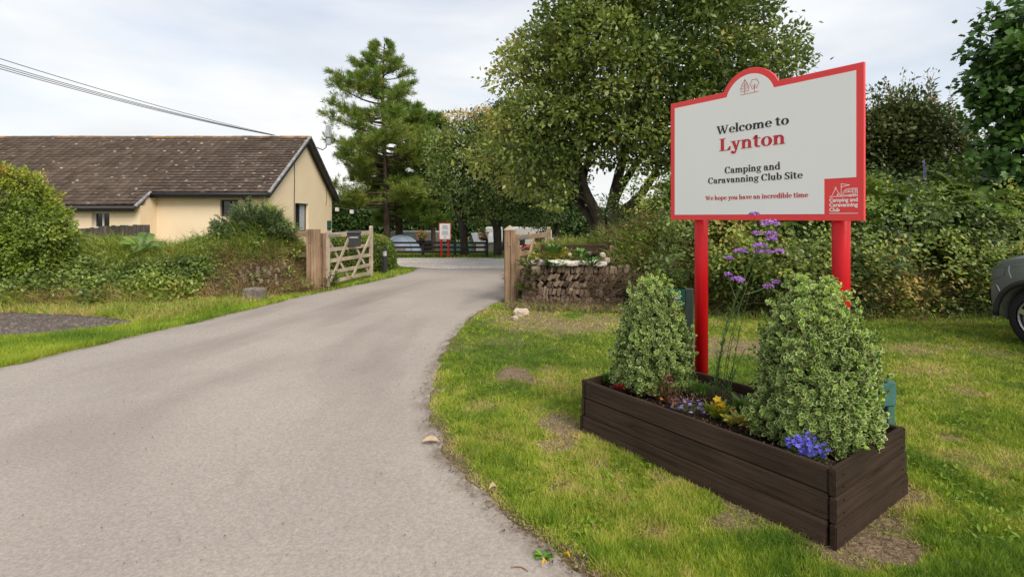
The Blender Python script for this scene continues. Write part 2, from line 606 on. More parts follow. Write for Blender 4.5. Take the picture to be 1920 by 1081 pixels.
M['sign_green'] = mat('sign_green', (0.01, 0.17, 0.10), (0.012, 0.14, 0.085), 6, 0.45, 0.35)
M['post_green'] = mat('post_green_grey', (0.075, 0.10, 0.085), (0.05, 0.07, 0.06), 12, 0.7)
M['teal_paint'] = mat('teal_paint', (0.06, 0.17, 0.145), (0.045, 0.12, 0.10), 14, 0.7)
M['metal'] = mat('galvanised', (0.42, 0.42, 0.42), (0.3, 0.3, 0.3), 12, 0.45, 0.5, metal=0.7)
M['cable'] = mat('cable', (0.12, 0.12, 0.125), rough=0.7)
M['soil'] = mat('soil', (0.022, 0.014, 0.010), (0.06, 0.042, 0.032), 45, 0.95, 0.1, 0.9, 60)
M['quartz'] = mat('white_quartz', (0.74, 0.71, 0.68), (0.52, 0.45, 0.38), 7, 0.75, 0.3, 0.5, 14)
M['pale_rock'] = mat('pale_rock', (0.60, 0.52, 0.42), (0.42, 0.33, 0.24), 6, 0.85, 0.2, 0.6, 16)
M['grey_rock'] = mat('grey_rock', (0.24, 0.205, 0.175), (0.12, 0.10, 0.085), 9, 0.9, 0.15, 0.8, 24)
M['bark'] = mat('bark', (0.085, 0.072, 0.058), (0.032, 0.026, 0.02), 5, 0.95, 0.1, 0.9, 16, stretch=(1, 1, 0.35))
M['bark_pine'] = mat('bark_pine', (0.13, 0.095, 0.072), (0.05, 0.036, 0.028), 5, 0.95, 0.1, 0.9, 16, stretch=(1, 1, 0.3))
M['stem'] = mat('stem_green', (0.10, 0.15, 0.05), (0.07, 0.10, 0.035), 20, 0.7)
M['dead_stem'] = mat('dead_stem', (0.22, 0.15, 0.09), (0.12, 0.075, 0.045), 20, 0.9)
M['car_paint'] = mat('car_paint', (0.20, 0.21, 0.208), rough=0.22, spec=0.5, metal=0.4)
M['car_paint_red'] = mat('car_paint_red', (0.42, 0.02, 0.02), rough=0.25, spec=0.5)
M['rubber'] = mat('rubber', (0.018, 0.018, 0.019), rough=0.8)
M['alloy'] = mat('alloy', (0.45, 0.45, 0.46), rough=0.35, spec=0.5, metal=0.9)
M['lens'] = mat('lamp_lens', (0.14, 0.145, 0.145), rough=0.12, spec=0.6)
M['caravan'] = mat('caravan_white', (0.46, 0.46, 0.44), (0.40, 0.40, 0.39), 2, 0.4)
M['canvas_white'] = mat('canvas_white', (0.66, 0.66, 0.64), (0.55, 0.55, 0.54), 3, 0.8)
M['canvas_grey'] = mat('canvas_grey', (0.24, 0.23, 0.23), (0.18, 0.17, 0.17), 3, 0.8)
M['canvas_blue'] = mat('canvas_blue', (0.20, 0.26, 0.36), (0.26, 0.33, 0.42), 2, 0.55)
M['canvas_teal'] = mat('canvas_teal', (0.05, 0.20, 0.17), (0.04, 0.16, 0.14), 3, 0.7)
M['bed_bark'] = mat('dead_leaf_tan', (0.50, 0.39, 0.25), (0.36, 0.26, 0.15), 30, 0.85)

# foliage
M['l_oak'] = leafmat('leaves_big_tree', [(0.0, (0.055, 0.080, 0.030)), (0.35, (0.11, 0.142, 0.046)), (0.62, (0.20, 0.225, 0.075)), (0.88, (0.29, 0.28, 0.10)), (1.0, (0.34, 0.21, 0.07))], 0.38)
M['l_small'] = leafmat('leaves_small_tree', [(0.0, (0.05, 0.078, 0.030)), (0.5, (0.125, 0.165, 0.058)), (0.8, (0.25, 0.24, 0.10)), (1.0, (0.35, 0.22, 0.09))], 0.32)
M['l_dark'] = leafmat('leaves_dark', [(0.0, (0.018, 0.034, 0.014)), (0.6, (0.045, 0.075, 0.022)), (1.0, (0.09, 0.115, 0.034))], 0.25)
M['l_pine'] = leafmat('needles', [(0.0, (0.055, 0.095, 0.028)), (0.5, (0.13, 0.195, 0.042)), (0.8, (0.23, 0.25, 0.055)), (1.0, (0.26, 0.20, 0.07))], 0.32, 0.55)
M['l_hazel'] = leafmat('leaves_shrub_tree', [(0.0, (0.038, 0.052, 0.022)), (0.5, (0.09, 0.115, 0.042)), (0.8, (0.165, 0.16, 0.065)), (1.0, (0.24, 0.13, 0.065))], 0.3)
M['l_maple'] = leafmat('leaves_maple', [(0.0, (0.022, 0.048, 0.018)), (0.6, (0.055, 0.10, 0.030)), (1.0, (0.12, 0.17, 0.05))], 0.35)
M['l_bush'] = leafmat('leaves_left_bush', [(0.0, (0.05, 0.075, 0.016)), (0.45, (0.145, 0.195, 0.034)), (0.8, (0.27, 0.28, 0.055)), (0.94, (0.33, 0.22, 0.06)), (1.0, (0.34, 0.12, 0.05))], 0.32)
M['l_gorse'] = leafmat('gorse_spines', [(0.0, (0.040, 0.068, 0.028)), (0.6, (0.085, 0.125, 0.048)), (1.0, (0.15, 0.185, 0.07))], 0.2)
M['l_hedge'] = leafmat('hedge_leaves', [(0.0, (0.035, 0.06, 0.014)), (0.5, (0.105, 0.15, 0.026)), (1.0, (0.22, 0.24, 0.045))], 0.25)
M['l_bank'] = leafmat('bank_leaves', [(0.0, (0.034, 0.052, 0.021)), (0.40, (0.092, 0.128, 0.042)), (0.68, (0.19, 0.24, 0.07)), (0.84, (0.25, 0.24, 0.09)), (0.93, (0.29, 0.18, 0.09)), (1.0, (0.35, 0.23, 0.135))], 0.3)
M['l_fern'] = leafmat('fern_fronds', [(0.0, (0.085, 0.15, 0.035)), (0.6, (0.18, 0.26, 0.06)), (0.9, (0.26, 0.30, 0.08)), (1.0, (0.30, 0.20, 0.08))], 0.45)
M['l_grass'] = leafmat('grass_blades', [(0.0, (0.085, 0.150, 0.014)), (0.40, (0.215, 0.275, 0.024)), (0.68, (0.37, 0.375, 0.05)), (0.86, (0.44, 0.36, 0.14)), (1.0, (0.50, 0.36, 0.20))], 0.35, 0.6, tvar=0.15)
M['l_rough'] = leafmat('rough_grass', [(0.0, (0.07, 0.12, 0.02)), (0.40, (0.16, 0.225, 0.035)), (0.62, (0.27, 0.29, 0.06)), (0.80, (0.33, 0.26, 0.12)), (1.0, (0.34, 0.23, 0.14))], 0.35, 0.6, tvar=0.2)
M['l_dead'] = leafmat('dead_grass', [(0.0, (0.085, 0.055, 0.035)), (0.5, (0.20, 0.135, 0.08)), (1.0, (0.34, 0.25, 0.16))], 0.2, 0.8)
M['l_varieg'] = leafmat('variegated_leaves', [(0.0, (0.032, 0.060, 0.022)), (0.5, (0.080, 0.135, 0.038)), (0.85, (0.17, 0.25, 0.042)), (1.0, (0.29, 0.37, 0.05))], 0.22, 0.4, 0.35, edge=(0.58, 0.65, 0.25))
M['l_herb'] = leafmat('herb_leaves', [(0.0, (0.05, 0.10, 0.03)), (0.6, (0.10, 0.19, 0.04)), (1.0, (0.18, 0.28, 0.05))], 0.3)
M['l_lime'] = leafmat('lime_leaves', [(0.0, (0.12, 0.17, 0.03)), (0.5, (0.30, 0.33, 0.05)), (0.8, (0.46, 0.36, 0.09)), (1.0, (0.48, 0.20, 0.07))], 0.3)
M['p_violet'] = leafmat('violet_petals', [(0.0, (0.30, 0.12, 0.44)), (1.0, (0.62, 0.33, 0.78))], 0.25, 0.6, tvar=0.1)
M['p_blue'] = leafmat('blue_petals', [(0.0, (0.09, 0.07, 0.52)), (1.0, (0.22, 0.20, 0.80))], 0.25, 0.6, tvar=0.1)
M['p_mauve'] = leafmat('mauve_petals', [(0.0, (0.20, 0.15, 0.42)), (1.0, (0.48, 0.42, 0.72))], 0.25, 0.6, tvar=0.1)
M['p_yellow'] = leafmat('yellow_petals', [(0.0, (0.72, 0.42, 0.02)), (1.0, (0.85, 0.68, 0.03))], 0.25, 0.6, tvar=0.05)
M['p_red'] = leafmat('red_petals', [(0.0, (0.30, 0.01, 0.012)), (1.0, (0.65, 0.06, 0.05))], 0.25, 0.6, tvar=0.1)
M['p_orange'] = leafmat('orange_petals', [(0.0, (0.55, 0.10, 0.03)), (1.0, (0.75, 0.25, 0.08))], 0.25, 0.6, tvar=0.1)
M['l_redleaf'] = leafmat('dark_red_leaves', [(0.0, (0.08, 0.02, 0.015)), (0.6, (0.17, 0.075, 0.04)), (1.0, (0.27, 0.15, 0.08))], 0.2)

def stone_material():
    t = NT('slate_stone')
    v = t.coord('Object')
    oi = t.n('ShaderNodeObjectInfo')
    c = t.ramp(oi.outputs['Random'], [(0.0, (0.07, 0.053, 0.042)), (0.35, (0.18, 0.128, 0.092)), (0.7, (0.25, 0.185, 0.13)), (1.0, (0.34, 0.265, 0.20))])
    c = t.mix(1.0, c, t.ramp(t.noise(v, 18, 5), [(0.3, 0.65), (0.7, 1.25)]), 'MULTIPLY')
    t.bsdf(c, 0.9, 0.15, 0.0, t.bump(t.noise(v, 50, 4), 0.6))
    return t.m
M['slate'] = stone_material()
M['pale_slate'] = mat('pale_slate', (0.33, 0.27, 0.21), (0.15, 0.115, 0.085), 7, 0.9, 0.15, 0.7, 30, objrand=0.35)

def tile_material():
    t = NT('roof_tile_clay')
    geo = t.n('ShaderNodeTexCoord')
    gp = t.n('ShaderNodeNewGeometry')
    pos = gp.outputs['Position']
    oi = t.n('ShaderNodeObjectInfo')
    at = t.n('ShaderNodeAttribute', attribute_name='rnd')
    ad = t.n('ShaderNodeMath', operation='ADD')
    t.l(oi.outputs['Random'], ad.inputs[0])
    t.l(at.outputs['Fac'], ad.inputs[1])
    fr = t.n('ShaderNodeMath', operation='FRACT')
    t.l(ad.outputs[0], fr.inputs[0])
    c = t.ramp(fr.outputs[0], [(0.0, (0.082, 0.060, 0.048)), (0.5, (0.106, 0.080, 0.064)), (1.0, (0.136, 0.104, 0.086))])
    c = t.mix(1.0, c, t.ramp(t.noise(pos, 0.9, 5), [(0.3, 0.82), (0.7, 1.12)]), 'MULTIPLY')
    # pale lichen rosettes and some orange lichen (grown on the tiles)
    mp = t.n('ShaderNodeMapping')
    mp.inputs['Scale'].default_value = (1.0, 1.5, 1.5)
    t.l(pos, mp.inputs['Vector'])
    big = t.noise(mp.outputs[0], 0.55, 3)
    vo = t.n('ShaderNodeTexVoronoi')
    vo.inputs['Scale'].default_value = 2.3
    vo.inputs['Randomness'].default_value = 1.0
    wob = t.noise(mp.outputs[0], 9, 3)
    t.l(mp.outputs[0], vo.inputs['Vector'])
    sm = t.n('ShaderNodeMath', operation='MULTIPLY_ADD')
    t.l(wob, sm.inputs[0])
    sm.inputs[1].default_value = 0.30
    t.l(vo.outputs['Distance'], sm.inputs[2])
    dot = t.ramp(sm.outputs[0], [(0.26, 1.0), (0.34, 0.0)])
    gate = t.ramp(big, [(0.38, 0.0), (0.56, 1.0)])
    c = t.mix(t.mix(1.0, dot, gate, 'MULTIPLY'), c, (0.46, 0.42, 0.37))
    sp = t.noise(mp.outputs[0], 4.2, 6, 0.7)
    c = t.mix(t.ramp(sp, [(0.70, 0.0), (0.76, 0.7)]), c, (0.36, 0.29, 0.21))
    t.bsdf(c, 0.92, 0.15, 0.0, t.bump(t.noise(pos, 14, 4), 0.4))
    return t.m
M['tile'] = tile_material()

def ridge_material():
    t = NT('ridge_tile_clay')
    gp = t.n('ShaderNodeNewGeometry')
    n1 = t.noise(gp.outputs['Position'], 1.2, 5, 0.65)
    c = t.ramp(n1, [(0.38, (0.11, 0.08, 0.065)), (0.52, (0.16, 0.115, 0.085)), (0.60, (0.34, 0.17, 0.055)), (0.68, (0.30, 0.26, 0.20))])
    t.bsdf(c, 0.92, 0.15)
    return t.m
M['ridge'] = ridge_material()

def road_material():
    t = NT('pale_tarmac')
    pos = t.coord('Object')
    uv = t.coord('UV', (2.4, 0.62, 1))
    c = t.ramp(t.noise(pos, 55, 4, 0.7), [(0.30, (0.285, 0.250, 0.222)), (0.52, (0.375, 0.330, 0.294)), (0.72, (0.455, 0.405, 0.365))])
    c = t.mix(1.0, c, t.ramp(t.noise(pos, 150, 3, 0.7), [(0.32, 0.86), (0.68, 1.12)]), 'MULTIPLY')
    c = t.mix(1.0, c, t.ramp(t.noise(pos, 0.55, 6, 0.6), [(0.32, 0.90), (0.68, 1.07)]), 'MULTIPLY')
    # long dark wheel-worn streaks along the drive
    st = t.noise(uv, 1.7, 4, 0.5, 0.25)
    uvn = t.n('ShaderNodeTexCoord')
    sx = t.n('ShaderNodeSeparateXYZ')
    t.l(uvn.outputs['UV'], sx.inputs[0])
    vq = t.n('ShaderNodeMath', operation='MULTIPLY')
    t.l(sx.outputs['Y'], vq.inputs[0])
    vq.inputs[1].default_value = 0.25
    along = t.ramp(vq.outputs[0], [(0.28, 0.22), (0.50, 1.0), (0.80, 1.0), (0.92, 0.3)])
    c = t.mix(t.mix(1.0, t.ramp(st, [(0.48, 0.0), (0.72, 0.52)]), along, 'MULTIPLY'), c, (0.150, 0.120, 0.104))
    edge = t.ramp(sx.outputs['X'], [(0.0, 1.0), (0.035, 0.0), (0.965, 0.0), (1.0, 1.0)])
    en = t.ramp(t.noise(pos, 5, 5), [(0.35, 0.0), (0.65, 1.0)])
    c = t.mix(t.mix(1.0, edge, en, 'MULTIPLY'), c, (0.16, 0.125, 0.085))
    pt = t.ramp(t.noise(pos, 2.6, 5, 0.65), [(0.62, 0.0), (0.72, 0.35)])
    c = t.mix(pt, c, (0.24, 0.20, 0.165))
    t.bsdf(c, 0.88, 0.2, 0.0, t.bump(t.noise(pos, 170, 3, 0.7), 0.35, 0.006))
    return t.m
M['road'] = road_material()

def gravel_material(name, cols, scale):
    t = NT(name)
    pos = t.coord('Object')
    vo = t.n('ShaderNodeTexVoronoi')
    vo.inputs['Scale'].default_value = scale
    t.l(pos, vo.inputs['Vector'])
    sx = t.n('ShaderNodeSeparateColor')
    t.l(vo.outputs['Color'], sx.inputs[0])
    c = t.ramp(sx.outputs[0], cols)
    c = t.mix(1.0, c, t.ramp(t.noise(pos, 0.8, 5), [(0.3, 0.82), (0.7, 1.15)]), 'MULTIPLY')
    t.bsdf(c, 0.9, 0.2, 0.0, t.bump(vo.outputs['Distance'], 0.6, 0.02))
    return t.m
M['gravel'] = gravel_material('pale_gravel', [(0.0, (0.40, 0.355, 0.31)), (0.6, (0.58, 0.525, 0.465)), (1.0, (0.70, 0.65, 0.59))], 24)
M['grit'] = gravel_material('dark_grit', [(0.0, (0.06, 0.048, 0.04)), (0.6, (0.125, 0.10, 0.085)), (0.9, (0.18, 0.15, 0.13)), (1.0, (0.36, 0.32, 0.28))], 38)

def ground_material():
    t = NT('ground_turf')
    pos = t.coord('Object')
    n = t.noise(pos, 1.5, 6, 0.6)
    c = t.ramp(n, [(0.28, (0.075, 0.105, 0.020)), (0.5, (0.125, 0.145, 0.032)), (0.66, (0.21, 0.185, 0.07)), (0.8, (0.27, 0.19, 0.10))])
    at = t.n('ShaderNodeAttribute', attribute_name='dry')
    d = t.ramp(t.noise(pos, 30, 5), [(0.3, (0.20, 0.145, 0.09)), (0.7, (0.37, 0.275, 0.185))])
    c = t.mix(at.outputs['Fac'], c, d)
    c = t.mix(1.0, c, t.ramp(t.noise(pos, 40, 4), [(0.3, 0.6), (0.7, 1.25)]), 'MULTIPLY')
    t.bsdf(c, 0.95, 0.1, 0.0, t.bump(t.noise(pos, 60, 4), 0.7, 0.03))
    return t.m
M['ground'] = ground_material()
M['bank'] = mat('bank_earth', (0.115, 0.078, 0.05), (0.055, 0.045, 0.026), 3, 0.95, 0.1, 0.9, 18)
# ================================================================== SETTING
PF = np.array([1.567, 2.57])                 # planter: near corner on the ground
PU = np.array([-0.586, 0.81])                # along its length
PV = np.array([0.81, 0.586])                 # across its depth
PL, PD, PH = 1.76, 0.86, 0.385

ROAD_L = [(-7.0, -4), (-6.6, 0), (-6.3, 1.2), (-6.1, 2.4), (-5.95, 3), (-5.8, 3.6), (-5.6, 4.6), (-5.43, 5.65), (-5.1, 7), (-4.71, 8.42), (-4.4, 10), (-4.08, 11.3), (-3.43, 13.3), (-2.95, 15.6), (-3.05, 17.5)]
ROAD_R = [(8.0, -4), (3.2, 0), (1.45, 1.2), (0.36, 2.37), (-0.08, 2.95), (-0.43, 3.6), (-0.70, 4.5), (-0.79, 5.5), (-0.79, 6.6), (-0.70, 8), (-0.40, 9.6), (-0.08, 10.6), (0.45, 12.5), (1.0, 15), (1.7, 17.3)]
RL = spline(ROAD_L, 120)
RR = spline(ROAD_R, 120)

def road_left_x(y):
    return np.interp(y, RL[:, 1], RL[:, 0])
def road_right_x(y):
    return np.interp(y, RR[:, 1], RR[:, 0])

def ground_z(x, y):
    x, y = np.asarray(x, float), np.asarray(y, float)
    return -2.0 * sstep(23.5, 38, y) * sstep(-12, -6, x)

def in_planter(x, y, m=0.0):
    dx, dy = x - PF[0], y - PF[1]
    a = dx * PU[0] + dy * PU[1]
    b = dx * PV[0] + dy * PV[1]
    return (a > -m) & (a < PL + m) & (b > -m) & (b < PD + m)

def planter_dist(x, y):
    dx, dy = x - PF[0], y - PF[1]
    a = dx * PU[0] + dy * PU[1]
    b = dx * PV[0] + dy * PV[1]
    qa = np.maximum(np.maximum(-a, a - PL), 0)
    qb = np.maximum(np.maximum(-b, b - PD), 0)
    return np.hypot(qa, qb)

PATCHES = [(965, 703, 48, 12, 1.3), (1045, 800, 34, 26, 0.9), (1050, 838, 40, 14, 0.8), (1785, 822, 34, 9, 1.2), (1255, 895, 40, 18, 0.6), (1400, 985, 90, 30, 0.9),
           (1000, 603, 70, 16, 0.7), (1075, 612, 90, 16, 0.75), (1320, 648, 70, 16, 0.8), (1405, 650, 50, 14, 0.9), (1730, 655, 90, 12, 0.6),
           (1850, 662, 70, 11, 0.5), (1670, 1030, 60, 26, 1.1), (1062, 915, 22, 8, 0.8), (950, 640, 60, 10, 0.35), (1140, 600, 60, 10, 0.7),
           (1850, 870, 90, 30, 0.55), (1760, 960, 40, 14, 0.5), (900, 760, 30, 10, 0.4), (870, 655, 26, 8, 0.5), (1010, 770, 26, 10, 0.4), (1130, 870, 30, 12, 0.5), (1820, 735, 40, 10, 0.6), (1750, 700, 50, 9, 0.5), (1230, 1000, 40, 16, 0.5), (1020, 690, 30, 8, 0.4), (1060, 1030, 30, 20, 0.5), (1560, 630, 100, 10, 0.5)]
def dryness(x, y):
    x, y = np.asarray(x, float), np.asarray(y, float)
    d = np.zeros(np.broadcast(x, y).shape)
    wob = fbm(x * 4.1, y * 4.1, 0, 5, 3) - 0.5
    for px, py, rx, ry, s in PATCHES:
        cx, cy, _ = G(px, py)
        ax, ay = rx * cy / 1000.0, ry * cy * cy / 1600.0
        q = np.sqrt(((x - cx) / ax) ** 2 + ((y - cy) / ay) ** 2) + wob * 1.6
        d = np.maximum(d, s * sstep(1.45, 0.55, q))
    d = np.maximum(d, 1.0 * sstep(0.24, 0.03, planter_dist(x, y) + wob * 0.30 + .22 * sstep(1.5, .5, x - .25 * (y - 3))))
    e = x - road_right_x(y)
    d = np.maximum(d, np.where(y < 5, 0.85, 0.35) * sstep(0.16, 0.02, np.abs(e) + wob * 0.16) * (e > -0.3))
    lv = (x < road_left_x(y) - .3) & (y > 7.4) & (y < 11.5)
    d = np.maximum(d, np.where(lv, .75 * sstep(.38, .62, fbm(x * 1.3, y * 1.3, 0, 57, 4)) * sstep(7.6, 8.6, y), 0))
    return d

def grid_mesh(name, xs, ys, zf, m, attr=None, kind='structure', smooth=True):
    X, Y = np.meshgrid(xs, ys)
    Z = zf(X, Y)
    nx, ny = len(xs), len(ys)
    V = np.stack([X, Y, Z], -1).reshape(-1, 3)
    i = (np.arange(ny - 1)[:, None] * nx + np.arange(nx - 1)[None]).ravel()
    F = np.stack([i, i + 1, i + nx + 1, i + nx], 1)
    me = np_mesh(name, V, F, smooth=smooth)
    if attr is not None:
        at = me.attributes.new('dry', 'FLOAT', 'POINT')
        at.data.foreach_set('value', np.clip(attr(X, Y), 0, 1).astype(np.float32).ravel())
    return tag(new_obj(name, me, m), kind=kind)

def far_steps(a, b, n):
    return np.sign(a) * np.geomspace(abs(a), abs(b), n)
gx = np.concatenate([far_steps(-1500, -15, 18), np.arange(-14.6, 12.01, 0.13), far_steps(12.5, 1500, 18)])
gy = np.concatenate([-np.geomspace(1500, 3, 16), np.arange(-2.6, 13, 0.13), np.arange(13.2, 46, 0.5), np.geomspace(47, 2000, 18)])
ground = grid_mesh('ground', gx, gy, ground_z, M['ground'], dryness)

# the drive: one ribbon, with its own long axis as V
nu = 28
V, UVs = [], []
for j in range(120):
    for i in range(nu + 1):
        f = i / nu
        p = RL[j] * (1 - f) + RR[j] * f
        w = 0.0
        if i in (0, nu):
            w = (float(fbm(p[0] * 5, p[1] * 5, 0, 3, 3)) - 0.5) * 0.16
        V.append((p[0] + w, p[1], 0.006 + 0.008 * math.sin(math.pi * f)))
        UVs.append((f, j / 119 * 4.0))
F = [(j * (nu + 1) + i, j * (nu + 1) + i + 1, (j + 1) * (nu + 1) + i + 1, (j + 1) * (nu + 1) + i) for j in range(119) for i in range(nu)]
me = np_mesh('drive', np.array(V), np.array(F), smooth=True)
uvl = me.uv_layers.new(name='UVMap')
li = np.zeros(len(me.loops), dtype=np.int32)
me.loops.foreach_get('vertex_index', li)
uvl.data.foreach_set('uv', np.array(UVs, dtype=np.float32)[li].ravel())
tag(new_obj('drive', me, M['road']), kind='structure')

def flat_poly(name, pts, z, m, wob=0.1, n=90):
    P = spline(list(pts) + [pts[0]], n)[:-1]
    P = P + np.stack([(fbm(P[:, 0] * 3, P[:, 1] * 3, 0, 8, 3) - 0.5) * wob * 2, (fbm(P[:, 0] * 3, P[:, 1] * 3, 5, 9, 3) - 0.5) * wob * 2], 1)
    me = bpy.data.meshes.new(name)
    bm = bmesh.new()
    vs = [bm.verts.new((p[0], p[1], z)) for p in P]
    f = bm.faces.new(vs)
    bmesh.ops.triangulate(bm, faces=[f])
    bmesh.ops.recalc_face_normals(bm, faces=bm.faces)
    bm.to_mesh(me)
    bm.free()
    if me.polygons[0].normal.z < 0:
        me.flip_normals()
    return tag(new_obj(name, me, m), kind='structure'), P

_, GRAVEL_P = flat_poly('gravel_turning_area', [(-9, 18.6), (-6, 18.4), (-4.1, 18.0), (-3.4, 17.0), (-2.2, 16.4), (0.0, 16.5), (1.5, 15.6), (2.6, 15.2), (6, 15.4), (10, 16), (10, 20.6), (5, 20.7), (0.5, 20.6), (-2, 20.9), (-4.5, 20.7), (-9, 21.2)], 0.019, M['gravel'], 0.12, 160)
_, GRIT_P = flat_poly('gritty_parking_patch', [(-15, 9.2), (-11, 9.1), (-8.8, 8.95), (-7.2, 8.7), (-6.1, 8.35), (-5.75, 8.0), (-6.1, 7.6), (-6.6, 7.15), (-7.4, 7.0), (-9, 6.5), (-12, 6.2), (-15, 6.3)], 0.008, M['grit'], 0.1, 160)

def in_poly(P, x, y):
    r = np.zeros(x.shape, bool)
    j = len(P) - 1
    for i in range(len(P)):
        c = ((P[i, 1] > y) != (P[j, 1] > y)) & (x < (P[j, 0] - P[i, 0]) * (y - P[i, 1]) / (P[j, 1] - P[i, 1] + 1e-12) + P[i, 0])
        r ^= c
        j = i
    return r

# ------------------------------------------------------------------ earth hedge banks
def bank_h(spine, x, y):
    soft = 0.05 if spine is SPINE_L else 0.30
    x, y = np.asarray(x, float), np.asarray(y, float)
    best = np.full(x.shape, 9.0)
    hh = np.zeros(x.shape)
    for (x0, y0, h0, r0), (x1, y1, h1, r1) in zip(spine[:-1], spine[1:]):
        dx, dy = x1 - x0, y1 - y0
        t = np.clip(((x - x0) * dx + (y - y0) * dy) / (dx * dx + dy * dy), 0, 1)
        q = np.hypot(x - x0 - t * dx, y - y0 - t * dy) / (r0 + t * (r1 - r0))
        h = h0 + t * (h1 - h0)
        m = q < best
        best = np.where(m, q, best)
        hh = np.where(m, h, hh)
    prof = sstep(1.02, soft, best)
    n = fbm(x * 1.1, y * 1.1, 0, 21, 4) - 0.5
    n2 = fbm(x * 5, y * 5, 0, 33, 3) - 0.5
    return hh * prof * (1 + 0.55 * n) + prof * n2 * 0.22

SPINE_L = [(-17, 11.7, 0.92, 2.7), (-9.5, 11.6, 0.94, 2.7), (-7.4, 11.5, 0.84, 2.4), (-6.5, 11.7, 1.08, 1.95), (-5.6, 12.0, 1.50, 1.6)]
SPINE_R = [(1.0, 11.7, 0.85, 1.2), (2.2, 11.2, 1.0, 1.6), (3.2, 10.8, 1.28, 1.85), (5, 10.35, 1.42, 2.0), (6.5, 10.4, 1.38, 1.95), (8.5, 10.8, 1.42, 1.9), (11, 11.6, 1.65, 1.9), (18, 12.6, 1.6, 1.9)]

def bank_mesh(name, spine, bbox):
    xs, ys = np.arange(bbox[0], bbox[1], 0.09), np.arange(bbox[2], bbox[3], 0.09)
    X, Y = np.meshgrid(xs, ys)
    Z = bank_h(spine, X, Y) - 0.02
    nx, ny = len(xs), len(ys)
    i = (np.arange(ny - 1)[:, None] * nx + np.arange(nx - 1)[None]).ravel()
    F = np.stack([i, i + 1, i + nx + 1, i + nx], 1)
    keep = Z.ravel()[F].max(axis=1) > -0.005
    F = F[keep]
    used = np.unique(F)
    remap = np.zeros(nx * ny, int)
    remap[used] = np.arange(len(used))
    V = np.stack([X, Y, Z], -1).reshape(-1, 3)[used]
    return tag(new_obj(name, np_mesh(name, V, remap[F], smooth=True), M['bank']), kind='structure')
bank_mesh('hedge_bank', SPINE_L, (-17, -3.9, 8.9, 14.2))
bank_mesh('hedge_bank', SPINE_R, (-0.6, 18, 8.0, 14.8))

def on_bank(spine, bbox, n, front=0.9):
    """n points on a bank's camera side and crest: position and normal."""
    out, nor = [], []
    got = 0
    while got < n:
        x = RNG.uniform(bbox[0], bbox[1], n)
        y = RNG.uniform(bbox[2], bbox[3], n)
        h = bank_h(spine, x, y)
        e = 0.06
        gxx = (bank_h(spine, x + e, y) - bank_h(spine, x - e, y)) / (2 * e)
        gyy = (bank_h(spine, x, y + e) - bank_h(spine, x, y - e)) / (2 * e)
        sy = np.interp(x, [s[0] for s in spine], [s[1] for s in spine])
        acc = (h > 0.04) & (y < sy + front) & (RNG.random(n) < np.sqrt(1 + gxx ** 2 + gyy ** 2) / 3.0)
        out.append(np.stack([x, y, h - 0.02], 1)[acc])
        nor.append(unit(np.stack([-gxx, -gyy, np.ones(n)], 1))[acc])
        got += acc.sum()
    return np.vstack(out)[:n], np.vstack(nor)[:n]

def stuff(name, me, m, label=None):
    o = new_obj(name, me, m)
    o['kind'] = 'stuff'
    if label:
        o['label'] = label
    return o

def blades(P, N, L, W, rnd, lean=0.5, up=0.6):
    n = len(P)
    D = N * 0.3 + np.array([0, 0, up]) + RNG.normal(size=(n, 3)) * lean
    D[:, 2] = np.abs(D[:, 2]) * 0.8 + 0.15
    Nn = RNG.normal(size=(n, 3))
    Nn[:, 2] *= 0.2
    return leaf_mesh('grass', P, D, Nn, L, W, T_blade(), rnd)

def arching(P, N, L, W, rnd, lean=0.6, up=0.9):
    """Longer blades in two bent segments."""
    n = len(P)
    D = unit(N * 0.25 + np.array([0, 0, up]) + RNG.normal(size=(n, 3)) * lean)
    D[:, 2] = np.abs(D[:, 2])
    S = unit(np.cross(D, RNG.normal(size=(n, 3))))
    L = np.broadcast_to(L, (n,))[:, None]
    W = np.broadcast_to(W, (n,))[:, None]
    mid = P + D * L * 0.55
    D2 = unit(D * np.array([1.4, 1.4, 0.35]) + np.array([0, 0, -0.1]))
    tip = mid + D2 * L * 0.5
    V = np.stack([P - S * W / 2, P + S * W / 2, mid + S * W * 0.4, mid - S * W * 0.4, tip], 1).reshape(-1, 3)
    b = (np.arange(n) * 5)[:, None]
    F = np.concatenate([b + np.array([[0, 1, 2]]), b + np.array([[0, 2, 3]]), b + np.array([[3, 2, 4]])], 1).reshape(-1, 3)
    return np_mesh('grass', V, F, np.repeat(np.clip(rnd, 0, 1), 3))

# ------------------------------------------------------------------ mown lawn, right of the drive
def lawn_points(n_try, y0, y1, side):
    """Points with density falling with distance."""
    u = RNG.random(n_try)
    y = 1.0 / (1.0 / y0 + u * (1.0 / y1 - 1.0 / y0))
    if side > 0:
        x0 = road_right_x(y) + 0.01
        x1 = np.minimum(1.06 * y + 1.6, 12)
    else:
        x1 = road_left_x(y) - 0.01
        x0 = np.maximum(-1.04 * y - 2.6, -14)
    x = x0 + RNG.random(n_try) * (x1 - x0)
    return x, y

